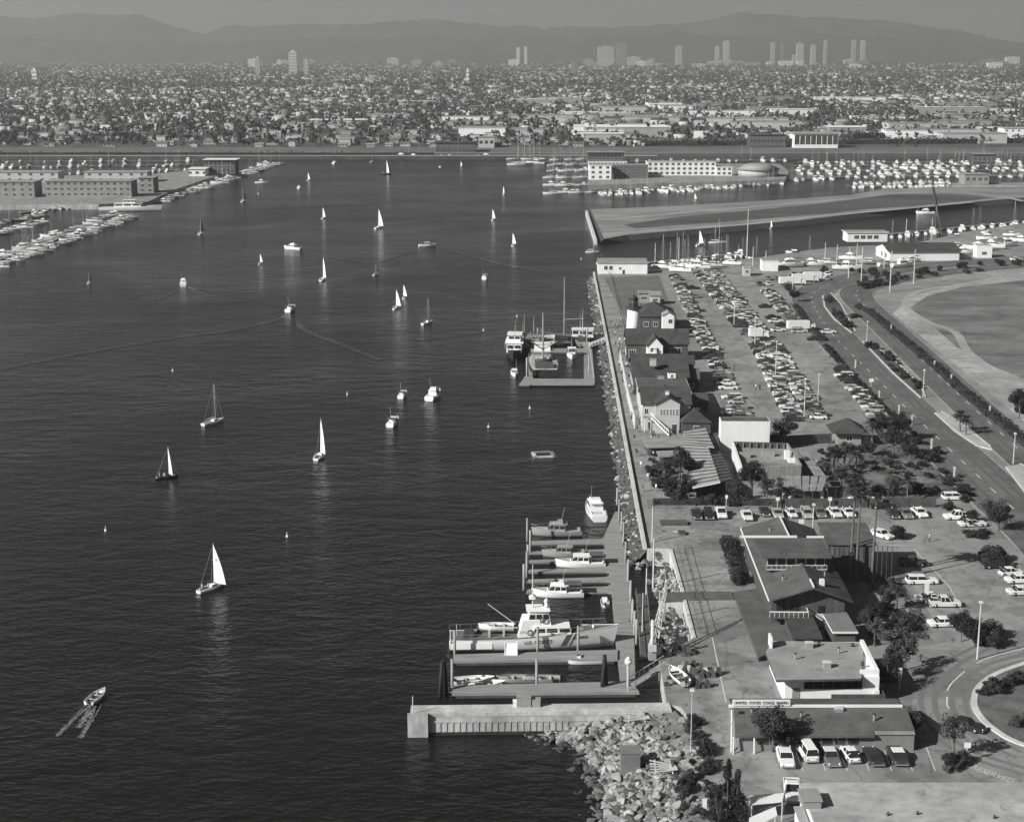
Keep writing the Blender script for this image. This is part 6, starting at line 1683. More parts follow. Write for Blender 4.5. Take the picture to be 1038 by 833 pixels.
for k, (y, x0, x1, n) in enumerate(((162.5, 560, 600, 6), (168, 558, 598, 7), (174, 557, 597, 7), (181, 556, 596, 7), (189, 556, 596, 7), (196.5, 557, 603, 7))):
    moor((x0, y), (x1, y - .8), n, f"tip row {nth(6 - k)} from the front, {RMN}", 4, k % 2 == 0, (0, 2, 4, 5, 5, 4, 1))
moor((604, 196.5), (742, 190.5), 30, 'the front row of ' + RMN, 100)
moor((612, 191), (735, 187), 12, 'the second row of ' + RMN, 100, False)
moor((742, 189.5), (798, 187), 9, 'the row by the round roofed hall', 95)
moor((862, 190.5), (962, 189.5), 19, 'the row behind the sand spit', 92, True, (0, 1, 2, 4, 5, 5))
moor((865, 187), (962, 186), 18, 'the second row behind the spit', 92, False)
moor((806, 174), (1040, 173.5), 24, 'the third row of ' + RMN, 92, True, (0, 1, 2, 4, 5, 5))
moor((806, 169), (1040, 168.7), 22, 'the fourth row of ' + RMN, 92, True, (0, 1, 4, 5, 5, 6))
moor((806, 171.5), (1040, 171.2), 20, 'the close row in ' + RMN, 92, False, (0, 1, 2, 4, 5))
moor((806, 177), (985, 176.5), 18, 'the lower close row in ' + RMN, 92, False, (0, 1, 2, 4, 5))
moor((806, 166.8), (1040, 166.6), 18, 'the upper close row in ' + RMN, 92, False, (0, 1, 2, 4, 5))
moor((608, 198), (700, 194), 16, 'the outermost row before the hotel', 100, False, (0, 1, 2, 3, 4))
moor((805, 184), (880, 180), 10, 'the row right of the round roofed hall', 92)
moor((880, 180), (1040, 179.5), 15, 'the long middle row of ' + RMN, 92)
moor((810, 165), (1040, 165), 20, 'the back row of ' + RMN, 92)
moor((640, 164), (800, 163.5), 14, 'the back row behind the hotel', 92)
moor((660, 161), (800, 160.5), 10, 'the farthest row behind the hotel', 92)
for x, n in ((332, 3), (416, 4), (455, 3), (493, 3)):
    moor((x - 11, 161), (x + 12, 161), n, f"the {('farthest left', 'left', 'middle', 'right')[(332, 416, 455, 493).index(x)]} yacht group off the beach", 4, False, (4, 5, 2), 1.35)
moor((517, 167.5), (552, 166), 5, 'the front of the tall masted beach group', 3, False, (4, 5, 2), 1.5)
moor((520, 162), (553, 162), 4, 'the back of the tall masted beach group', 3, False, (4, 5), 1.5)
q = W(132, 213); ob = ship('motor_yacht', 'long white motor yacht moored at the end of the apartment quay', 'yacht', 132, 214, 0.03, 34, 6.5, 2.2, 3.4, BOATW, [(-.25, .2, .38, 2.2, 4.4, BOATW, (.8, .3)), (-.1, .1, .3, 4.4, 6.2, BOATW, (.5, .2))], [(-.02, 0, 6, 12, .1, [])], dm=DECK, rail=False)
# boatyard
BY = 'the boatyard'
moor((668, 269), (760, 260), 18, 'the far row of ' + BY, 80, True, (0, 2, 2, 4, 1))
moor((684, 272), (768, 265.5), 14, 'the quay row of ' + BY, 95, False, (0, 2, 4, 5))
moor((778, 264), (852, 258), 9, 'the right row of ' + BY, 85, False, (0, 2, 1, 4))
moor((898, 241), (1040, 227), 21, 'the far row by the dark roofed boat shed', 80, True, (0, 2, 4, 5, 1))
moor((962, 246), (1040, 236), 12, 'the near row by the dark roofed boat shed', 80, False, (0, 2, 4, 1))
def yardboats(pix, lab):
    for k, (px, py) in enumerate(pix):
        q = P(px, py); i = rnd.choice((0, 1, 2, 3)); place(FARB[i][0], (q.x, q.y, .5), rnd.uniform(-.5, .5) + rnd.choice((0, math.pi)), f"{FARB[i][1]} on land, {nth(k + 1)} from the left {lab}", 'boats standing on the yard', .95)
yardboats([(672, 281 - 8), (690, 276), (706, 273), (722, 271), (742, 269), (862, 264), (880, 268), (898, 270), (914, 271), (924, 266), (945, 263), (958, 260), (800, 271), (822, 270), (838, 268), (858, 274), (976, 258), (990, 254), (1005, 252), (1020, 250), (1034, 246), (968, 252), (1000, 244), (1025, 240)], 'across the boatyard')
for k, (px, py, h) in enumerate(((757, 262, 21), (664, 266, 8), (688, 262, 9), (763, 270, 8), (776, 272, 7), (836, 268, 9), (848, 270, 9), (868, 272, 10), (896, 272, 9), (918, 244, 10), (944, 243, 10), (873, 285, 13), (902, 296, 15), (926, 288, 13), (803, 300, 8), (860, 282, 12))):
    lamp(px, py, h, f"{('tall white mast', 'pale thin pole')[k > 0]}, {nth(k + 1)} of the poles of the boatyard and road bend" if k else 'tallest white mast pole standing in the boatyard', None, head=False, name='pole', cat='pole', r=.16)
o = thing('boat_lift', 'dark leaning jib crane among the boatyard boats', 'crane'); q = P(724, 268)
mb = MB(); mb.beam((q.x, q.y, 0), (q.x - 5, q.y + 2, 8.5), .5, .5, DARK); mb.build('jib', o); mb = MB(); mb.box(q.x - 1, q.x + 1, q.y - 1, q.y + 1, 0, 1.6, DARK); mb.build('base', o)
house('boat_shed', 'long boatyard shed with broad dark roof and white gable end', 'shed', (911, 267), (962, 262), 20, 4.0, 'gx', 2.2, SIDEW, SHINGLE, [('l', 5, 1.8, 2.2, 2), ('l', 11, 1.8, 2.2, 2)], over=.8, ang=.06)
house('floating_restaurant', 'low white waterside restaurant on the boat basin', 'building', (861, 246), (897, 244.5), 9, 4.2, 'flat', 0, SIDEW, GRAVELROOF, wrow('f', (-5, -2, 1, 4), 2.2, 2.2, 1.6), over=.6, ang=.03)
house('yard_office', 'small white block shed at the right end of the boatyard', 'shed', (992, 262), (1003, 261), 6, 5, 'flat', 0, SIDEW, GRAVELROOF, [('f', 0, 2, 2, 1.2)], over=.1)
# dark pipeline jetty across the spit
o = thing('timber_jetty', 'thin dark timber jetty running across the spit and basin', 'jetty')
mb = MB(); a = W(954, 244); b = W(945, 194)
for k in range(30):
    q = a.lerp(b, k / 29); mb.box(q.x - .2, q.x + .2, q.y - .2, q.y + .2, -4, -.41, BLACK)
mb.build('pile', o); mb = MB(); mb.beam((a.x, a.y, -.2), (b.x, b.y, -.2), .9, .4, DKWOOD); mb.build('deck', o)

# ---------------------------------------------------------------- buildings round the marinas
def block(lab, fl, fr, depth, h, storeys, n, wm=SIDING, name='apartment_building', cat='building', ang=0.0, roof=GRAVELROOF, over=.6, ww=2.0, wh=1.6, balc=False):
    p0, p1 = P(*fl), P(*fr); w = (p1 - p0).length
    wins = [('f', -w / 2 + w * (k + .5) / n, h * (s + .55) / storeys, ww, wh) for k in range(n) for s in range(storeys)]
    o = house(name, lab, cat, fl, fr, depth, h, 'flat', 0, wm, roof, wins, ang=ang, over=over)
    if balc:
        for s in range(1, storeys): mb = MB(); mb.box(-w / 2, w / 2, -1.2, 0, h * s / storeys, h * s / storeys + .9, WHITE); mb.build('balcony', o)
    return o
block('three storey apartment block at the left edge behind the moored boats', (-40, 200.5), (36, 200), 16, 9.0, 3, 9, BRICK)
block('long three storey apartment block beside the white motor yacht', (46, 200), (134, 199.5), 16, 9.2, 3, 13, BRICK)
block('apartment block end standing behind the long one at right', (141, 196), (156, 195.5), 14, 9, 3, 2, BRICK)
block('low flat building behind the apartment blocks', (-30, 185), (60, 184.5), 14, 6.5, 2, 8, SIDING)
o = block('low flat building behind the long apartment block', (85, 185), (150, 184.5), 14, 6.5, 2, 6, SIDING)
block('two storey waterside clubhouse with flat roof at the left marina tip', (208, 177.5), (238, 176.5), 16, 10, 2, 7, DKWALL, 'club_building', ww=2.8, wh=3.2, over=1.6, roof=SIDEW)
house('clubhouse_wing', 'low pale wing left of the flat roofed marina clubhouse', 'building', (192, 179), (208, 178.5), 14, 5, 'flat', 0, SIDEW, SIDEW, wrow('f', (-5, 0, 5), 2.4, 2.4, 1.6), ang=0, over=1)
block('white four storey hotel wing facing the channel tip', (598, 182.5), (619, 182), 12, 9.6, 3, 3, SIDEW, 'hotel_building', over=.3)
block('dark hotel block right of the white hotel wing', (620, 181), (655, 180), 16, 8.2, 3, 8, DKWALL, 'hotel_building', over=.3)
block('long white three storey hotel block with balcony windows', (657, 178.5), (724, 177.5), 13, 9.2, 3, 12, SIDEW, 'hotel_building', over=.3)
block('dark glazed hall above and behind the white hotel wing', (596, 168), (632, 167.5), 16, 9.5, 2, 9, DKWALL, 'hotel_building', ww=3, wh=3, over=1)
block('long low white building in front of the dark glazed hall', (597, 173), (635, 172.5), 8, 6, 2, 10, SIDEW, 'hotel_building', over=.2)
block('small white house right of the long hotel block', (727, 178.5), (741, 178), 9, 6, 2, 3, SIDEW, 'house_block', over=.3)
o = thing('round_hall', 'round roofed hall with pale base in the right marina', 'building'); q = P(772, 180); mb = MB(); mb.rod((q.x, q.y + 16, 0), (q.x, q.y + 16, 4.6), 14, SIDING, n=24); mb.build('wall', o)
mb = MB(); mb.rod((q.x, q.y + 16, 4.605), (q.x, q.y + 16, 8.4), 15.5, GREY, 7, n=24); mb.build('roof', o)
block('white two storey building with tall columns beyond the right marina', (806, 150.5), (848, 150), 26, 13, 1, 8, SIDEW, 'civic_building', ww=4.2, wh=8, over=2)
block('dark long building left of the white columned building', (762, 150), (795, 149.5), 22, 11, 2, 8, DKWALL, 'dark_building', over=1, roof=SHINGLE)
block('white two storey building at the right edge beyond the marina', (1017, 141.5), (1060, 141.5), 20, 11, 2, 7, SIDEW, 'civic_building', over=1)
block('dark flat building standing among the right marina boats', (987, 167), (1008, 166.8), 12, 7.5, 1, 5, DKWALL, 'marina_building', ww=2.6, wh=3, over=.8)
block('brown low building on the right marina quay', (979, 187.5), (1001, 187), 14, 6.5, 1, 4, BRICK, 'marina_building', ww=2.4, wh=2.4, over=.5)
block('long low dark building at the far beach', (442, 154.5), (482, 154.2), 22, 8, 1, 8, DKWALL, 'beach_building', ww=3, wh=2, over=1, roof=SHINGLE)
block('pale low building right of the far beach building', (485, 150), (501, 149.8), 20, 9, 1, 3, SIDING, 'beach_building', ww=3, wh=3)
rg = random.Random(5)
for k in range(52):
    px = rg.uniform(300 if k % 3 == 0 else 470, 1035); py = rg.choice((104, 108, 113, 118, 123, 128, 133, 139, 145)) + rg.uniform(-2, 2)
    p = P(px, py); w = rg.uniform(35, 95); o = house('warehouse', f"{('pale', 'white', 'grey')[k % 3]} flat roofed warehouse, {nth(k + 1)} of those scattered beyond the right marina", 'warehouse', None, None, rg.uniform(18, 40), rg.uniform(6, 10), 'flat', 0, (SIDING, SIDEW, GREY)[k % 3], (GRAVELROOF, SIDEW, GREY)[(k // 3) % 3], ang=rg.uniform(-.08, .08), pos=(p.x, p.y), wd=w, group='warehouses beyond the marina')
TOW = M('tower_facade', .36, .1, .02, .8, rand=.3); TOWD = M('dark_tower_facade', .15, .1, .02, .8)
for px, yb, yt, w, v, lab in ((302, 66, 47, 8, 0, 'pale office tower far left below the hills'), (267, 65, 56, 5, 0, 'low pale tower left of the lone left tower'), (315, 66, 58, 5, 0, 'small tower right of the lone left tower'), (525, 59, 45, 3.4, 2, 'left of the two slim white twin towers'), (532.5, 58, 44, 3, 2, 'right of the two slim white twin towers'),
                          (612, 57, 44, 16, 0, 'wide pale office slab below the hills'), (627, 57, 39, 11, 1, 'dark tall office slab beside the wide pale one'), (684, 55, 44, 6, 0, 'pale tower between the slabs and the right cluster'), (731, 53, 38, 6, 0, 'pale tower with a stepped left side'), (722, 53, 46, 4, 0, 'low tower left of the stepped tower'),
                          (777, 54, 39, 4, 0, 'slim pale tower in the right cluster'), (786, 54, 42, 2.4, 1, 'thin dark tower beside the slim pale one'), (804, 52, 42, 7, 0, 'broad pale block of the right cluster'), (817, 52, 44, 5, 0, 'small block of the right cluster'), (829, 51, 38, 3, 0, 'narrow tower of the right cluster'), (857, 52, 37, 4, 0, 'left one of the far right tower pair'), (866, 52, 38, 4.5, 0, 'right one of the far right tower pair'), (1034, 50, 30, 6, 1, 'dark tower at the right edge of the skyline'), (580, 66, 60, 4, 1, 'grey block below the twin towers'), (475, 76, 68, 3, 2, 'white block left of the twin towers'), (45, 76, 68, 5, 2, 'bright white block in the far left plain')):
    d = 8600 if yb < 60 else 5200 if yb < 70 else 4200
    x = (px - PW / 2) / FPX * d * 1.0; zt = HC - (yb - (yb - yt) * .7 - YH) * d / FPX; ww = w * d / FPX
    o = thing('office_tower', lab, 'tower', (x, d, 0)); mb = MB(); mb.box(-ww / 2, ww / 2, 0, max(ww * .6, 20), 0, zt, (TOW, TOWD, SIDEW)[v]); mb.build('shaft', o)
    mb = MB(); n_ = max(3, int(zt / 9)); 
    for s in range(n_): mb.box(-ww / 2 + .5, ww / 2 - .5, -.4, .0, zt * (s + .3) / n_, zt * (s + .65) / n_, GREY)
    mb.build('window_band', o); mb = MB(); mb.box(-ww * .2, ww * .2, 3, 12, zt, zt + 5, (TOW, TOWD, SIDEW)[v]); mb.build('roof_plant', o)

rg = random.Random(31)
for k in range(46):                                        # lower blocks round the feet of the towers
    c_ = rg.choice((305, 440, 530, 600, 650, 700, 740, 800, 850, 960, 1000)); px = c_ + rg.gauss(0, 22); d = rg.uniform(7000, 9500); h = rg.choice((14, 18, 24, 32, 45)) * rg.uniform(.8, 1.2); ww = rg.uniform(22, 75)
    mb = MB(); mb.box(-ww / 2, ww / 2, 0, 24, 0, h, (TOW, TOWD, SIDEW, TOW)[k % 4]); mb.box(-ww * .2, ww * .25, 4, 16, h, h + 4, TOW)
    for s_ in range(max(2, int(h / 7))): zz = h * (s_ + .3) / max(2, int(h / 7)); mb.box(-ww / 2 + 1, ww / 2 - 1, -.4, 0, zz, zz + 2.2, GREY)
    o = mb.build('office_block'); o.location = ((px - PW / 2) / FPX * d, d, 0); tag(o, f"{('pale', 'dark', 'white', 'broad')[k % 4]} low office block in the far haze below the towers", 'office block', 'office blocks in the far haze')
# ---------------------------------------------------------------- the plain: houses and trees
HW = [M(f'far_house_wall_{n_}', v, .08, .05, .85, rand=.15) for n_, v in (('white', .44), ('cream', .28), ('grey', .15))]
HR = [M(f'far_house_roof_{n_}', v, .1, .05, .9, rand=.2) for n_, v in (('pale', .25), ('grey', .11), ('dark', .05))]
HP = []
for i, (wi, ri, w, d, h, rh) in enumerate(((0, 0, 13, 10, 3.4, .4), (0, 1, 12, 10, 3.6, 2.2), (1, 2, 14, 10, 3.4, 2.0), (0, 2, 11, 9, 5.8, 1.8), (1, 0, 16, 10, 6.2, .4), (2, 1, 12, 11, 3.2, 2.0), (0, 0, 20, 12, 6.5, .4), (0, 0, 10, 9, 3.2, 1.4))):
    mb = MB(); x = w / 2
    mb.box(-x, x, 0, d, 0, h, HW[wi])
    if rh < 1: mb.box(-x - .4, x + .4, -.4, d + .4, h, h + .35, HR[ri])
    else:
        for ya, yb in ((-.5, d / 2), (d + .5, d / 2)): slab(mb, [(-x - .5, ya, h - .2), (x + .5, ya, h - .2), (x + .5, yb, h + rh), (-x - .5, yb, h + rh)], .2, HR[ri])
        mb.add([(-x, 0, h), (-x, d, h), (-x, d / 2, h + rh - .1), (x, 0, h), (x, d, h), (x, d / 2, h + rh - .1)], [(0, 2, 1), (3, 4, 5)], HW[wi])
    for k in range(3): mb.box(-x + w * (k + .5) / 3 - .7, -x + w * (k + .5) / 3 + .7, -.05, .05, 1.0, 2.3, GLASS)
    o = mb.build('house'); tag(o, 'house', 'house')
    HP.append((o, f"{('white', 'cream', 'grey')[wi]} house with {('flat pale', 'grey', 'dark')[ri]} roof"))
FLEAF = M('far_tree_leaves', .068, .4, .05, .9, .1, rand=.3)
TP = []
for i in range(4):
    mb = MB(); mb.rod((0, 0, 0), (0, 0, 3.5), .35, BARK, .2, n=4); leaf_cloud(mb, (0, 0, (5.2, 6.5, 4.4, 7.5)[i]), ((3.6, 3, 4.2, 2.2)[i],) * 2 + ((3.2, 4.5, 2.6, 6)[i],), 260, .75, FLEAF if i < 3 else LEAF2, seed=40 + i); o = mb.build('city_tree'); tag(o, 'tree', 'tree'); TP.append((o, ('round', 'tall', 'spreading', 'thin pale')[i]))
rg = random.Random(3); nh = ntr = 0; rows = [1446, 1478, 1512, 1550, 1592, 1640, 1695]
for ri_, y in enumerate(rows):
    x = -.335 * y; k = kt = 0
    while x < (.02 * y + 60 if ri_ < 6 else .33 * y):
        x += rg.uniform(9, 17)
        yy = y + rg.uniform(-6, 6)
        if rg.random() < .52 and nh < 300:
            k += 1; src, what = HP[rg.choice((0, 1, 1, 2, 3, 4, 5, 6, 7, 7))]
            place(src, (x, yy, 0), rg.choice((0, 0, .12, -.1, 1.57)), f"{what}, {nth(k)} from left in {nth(ri_ + 1)} street row beyond beach", 'houses beyond the beach', rg.uniform(.62, .85)); nh += 1; x += 4
        elif ntr < 300:
            kt += 1; src, what = TP[rg.choice((0, 0, 1, 2, 2, 3))]
            place(src, (x, yy - 3, 0), rg.uniform(0, 6), f"{what} tree, {nth(kt)} from left in {nth(ri_ + 1)} street row beyond beach", 'trees beyond the beach', rg.uniform(.65, 1.15)); ntr += 1
# the rest of the plain, as two masses
nrg = np.random.default_rng(4)
def mass_mesh(name, V, Fq, mats, midx):
    me = bpy.data.meshes.new(name); me.vertices.add(len(V)); me.vertices.foreach_set('co', V.astype(np.float32).ravel())
    nf = len(Fq); me.loops.add(nf * 4); me.loops.foreach_set('vertex_index', Fq.astype(np.int32).ravel()); me.polygons.add(nf)
    me.polygons.foreach_set('loop_start', np.arange(0, nf * 4, 4, dtype=np.int32)); 
    for m_ in mats: me.materials.append(m_)
    me.polygons.foreach_set('material_index', midx.astype(np.int32)); me.update(calc_edges=True); me.validate()
    o = bpy.data.objects.new(name, me); link(o); return struct(o, 'stuff')
def spots(n, y0, y1, seed):
    g = np.random.default_rng(seed); y = y0 * (y1 / y0) ** g.random(n); x = (g.random(n) * 2 - 1) * .345 * y; return x, y
BARE = [(120, 620, 1440, 1590), (160, 900, 1690, 1810), (-380, -60, 2040, 2115), (-900, -330, 3880, 4260), (-760, 200, 4290, 4430), (-500, 450, 6190, 6910), (-640, -250, 1875, 1915), (-780, 100, 2325, 2385), (150, 900, 2695, 2765), (-1000, -100, 3045, 3125), (200, 850, 2515, 2575), (180, 680, 1975, 2045), (300, 1200, 3495, 3585)]
def keep(x, y):
    m = np.ones(len(x), bool)
    for x0, x1, y0, y1 in BARE: m &= ~((x > x0) & (x < x1) & (y > y0) & (y < y1))
    m &= ~((y < 1720) & (x < .02 * y + 60)); return m
x, y = spots(13000, 1450, 10500, 1); m = keep(x, y); x, y = x[m], y[m]; n = len(x); g = nrg
w = g.uniform(6, 12, n) * (1 + (y > 3500) * .6); d = g.uniform(7, 11, n); h = g.uniform(2.8, 5.2, n); big = g.random(n) < .05; w[big] *= 2.2; h[big] *= 1.5
a = g.normal(0, .12, n) + (np.floor(x / 400) % 2) * .15; ca, sa = np.cos(a), np.sin(a)
loc = np.array([(-1, -1, 0), (1, -1, 0), (1, 1, 0), (-1, 1, 0), (-1, -1, 1), (1, -1, 1), (1, 1, 1), (-1, 1, 1), (-.9, 0, 1.35), (.9, 0, 1.35)], float)
lx = loc[None, :, 0] * w[:, None] / 2; ly = loc[None, :, 1] * d[:, None] / 2; flat = g.random(n) < .5
lz = np.where((loc[None, :, 2] > 1.1) & flat[:, None], 1.02, loc[None, :, 2]) * h[:, None]
V = np.stack([x[:, None] + lx * ca[:, None] - ly * sa[:, None], y[:, None] + lx * sa[:, None] + ly * ca[:, None], lz], -1).reshape(-1, 3)
fq = np.array([(0, 1, 5, 4), (1, 2, 6, 5), (2, 3, 7, 6), (3, 0, 4, 7), (4, 5, 9, 8), (6, 7, 8, 9), (4, 8, 7, 7), (5, 6, 9, 9)])
fq = np.array([(0, 1, 5, 4), (1, 2, 6, 5), (2, 3, 7, 6), (3, 0, 4, 7), (4, 5, 9, 8), (6, 7, 8, 9)])
Fq = (np.arange(n)[:, None, None] * 10 + fq[None]).reshape(-1, 4)
wi = g.choice([0, 0, 1, 1, 2], n); ri = g.choice([3, 4, 4, 5, 5], n); mi = np.concatenate([np.repeat(wi[:, None], 4, 1), np.repeat(ri[:, None], 2, 1)], 1).ravel()
mass_mesh('city_houses', V, Fq, HW + HR, mi)
x, y = spots(32000, 1440, 10000, 2); m = keep(x, y) | (g.random(len(x)) < .3); x, y = x[m], y[m]
clump = np.array([noise.noise(Vector((a_ * .004, b_ * .002, 1.0))) for a_, b_ in zip(x, y)]); m = g.random(len(x)) < .72 + clump; x, y = x[m], y[m]; n = len(x)
K = 8; r = g.uniform(1.7, 4.2, n) * (1 + (y > 3500) * .4); hh = r * g.uniform(1.0, 2.2, n)
c = np.stack([x, y, hh * .95], -1); off = g.normal(0, .45, (n, K, 3)); off[..., 2] *= 1.2
cc = c[:, None] + off * np.stack([r, r, hh * .55], -1)[:, None]
u1 = g.normal(0, 1, (n, K, 3)); u1 /= np.linalg.norm(u1, axis=-1, keepdims=True); u2 = np.cross(u1, g.normal(0, 1, (n, K, 3))); u2 /= np.linalg.norm(u2, axis=-1, keepdims=True)
sz = (r * .62)[:, None, None] * g.uniform(.6, 1.2, (n, K, 1))
V = np.stack([cc - u1 * sz, cc - u2 * sz * .8, cc + u1 * sz, cc + u2 * sz * .8], 2).reshape(-1, 3); V[:, 2] = np.maximum(V[:, 2], .02)
Fq = np.arange(n * K * 4).reshape(-1, 4); mass_mesh('city_trees', V, Fq, [FLEAF, LEAF2], np.repeat(g.choice([0, 0, 1], n), K))

# ---------------------------------------------------------------- cars in the lots
LOTG = 'cars of the big parking lot'
def row(p0, p1, pitch, where, occ=.92, off=0.0, head=0.0, shift=0.0):
    a, b = P(*p0), P(*p1); d = b - a; n = int(d.length / pitch); k = 0; dn = d.normalized(); nn = Vector((-dn.y, dn.x))
    if nn.x < 0: nn = -nn
    lm = MB()
    for i in range(n + 1): q = a + dn * (i * pitch) + nn * off; ribbon(lm, [q - nn * 3.1, q + nn * 3.1], .06, .06, .02, PAINT)
    struct(lm.build('stall_marking'))
    for i in range(n):
        if rnd.random() > occ: continue
        k += 1; q = a + dn * ((i + .5) * pitch) + nn * (off + rnd.uniform(-.35, .35))
        car(q.x, q.y, math.atan2(nn.y, nn.x) + rnd.choice((0, math.pi)) + rnd.uniform(-.05, .05), '{c}, ' + f"{nth(k)} from near end of {where}", LOTG)
row((758, 434), (741, 402), 2.75, 'the shop row, near part')
row((739, 398), (684, 280), 2.75, 'the shop row, long part', .84)
row((806, 428), (766, 347), 2.7, 'the lower double row, left side', .95)
row((829, 426), (781, 347), 2.7, 'the lower double row, right side', .95)
row((757, 340), (706, 274), 2.7, 'the upper double row, left side', .88)
row((774, 340), (722, 274), 2.7, 'the upper double row, right side', .88)
row((893, 426), (848, 372), 2.75, 'the lower boulevard row', .9)
row((811, 338), (777, 294), 2.7, 'the upper boulevard row', .9)
for k, (y_, x0, x1) in enumerate(((289, 757, 800), (283.5, 766, 850), (279, 795, 850))):
    a, b = P(x0, y_), P(x1, y_); n = int((b - a).length / 2.9)
    for i in range(n):
        if rnd.random() < .2: continue
        q = a.lerp(b, (i + .5) / n); car(q.x, q.y, 1.57 + rnd.uniform(-.1, .1), '{c}, ' + f"{nth(i + 1)} from the left in the {('front', 'middle', 'back')[k]} row by the white shed", LOTG)
LONE = [(702, 293, 0.1, 'dark', 'sedan', '{c} driving up the main lot lane, farthest away'), (704, 302, 0.1, 'grey', 'sedan', '{c} driving up the main lot lane, middle one'), (707, 316, 0.1, 'dark', 'sedan', '{c} driving up the main lot lane, nearest one'), (783, 323, .2, 'dark', 'sedan', '{c} waiting in the right lot lane behind a white car'), (786, 327, .2, 'white', 'sedan', '{c} waiting in the right lot lane'), (789, 336, .2, 'white', 'coupe', '{c} standing alone in the right lot lane'), (793, 331, .1, 'dark', 'sedan', '{c} beside the lone white coupe in the lot'), (776, 312, .1, 'dark', 'sedan', '{c} crossing the upper right lot lane'),
        (839, 338, .15, 'white', 'sedan', '{c} driving round the boulevard bend'), (826, 345, .0, 'dark', 'sedan', '{c} turning out of the lot entrance'), (891, 289, .1, 'white', 'sedan', '{c} on the far boulevard curve'), (776, 346, .1, 'dark', 'station_wagon', '{c} parked across the gap of the double row'), (1030, 264, 0, 'white', 'sedan', '{c} on the road behind the field'), (866, 322, .6, 'dark', 'sedan', '{c} on the carriageway beside the upper median')]
for px, py, rz, sh, kd, lab in LONE: q = P(px, py); car(q.x, q.y, rz, lab, 'single cars in lot and street', kd, sh, True)
for k, (px, py, L_) in enumerate(((812, 335, 9), (803, 289, 10), (816, 286, 10), (826, 284, 9), (769, 343, 6))):
    q = P(px, py); o = thing('box_truck', ('long white box truck at the foot of the upper boulevard row', 'white box truck left of three by the road bend', 'white box truck middle of three by the road bend', 'white box truck right of three by the road bend', 'small white delivery truck at the gap of the double row')[k], 'truck', (q.x, q.y, 0.02), .1)
    mb = MB(); mb.box(-L_ / 2, L_ / 2 - 2, -1.15, 1.15, .8, 3.1, WHITE); mb.build('box_body', o); mb = MB(); mb.box(L_ / 2 - 1.95, L_ / 2, -1.05, 1.05, .5, 2.1, PAINTS['white'], top=(.25, .1)); mb.box(L_ / 2 - .35, L_ / 2 - .05, -.9, .9, 1.3, 1.95, GLASS); mb.build('cab', o)
    for x_ in (-L_ / 2 + 1.3, L_ / 2 - 1.1):
        for s in (-1, 1): mb = MB(); mb.rod((x_, s * .9, .45), (x_, s * 1.15, .45), .45, BLACK, n=10); mb.build('wheel', o)
FR_ = -math.pi / 2
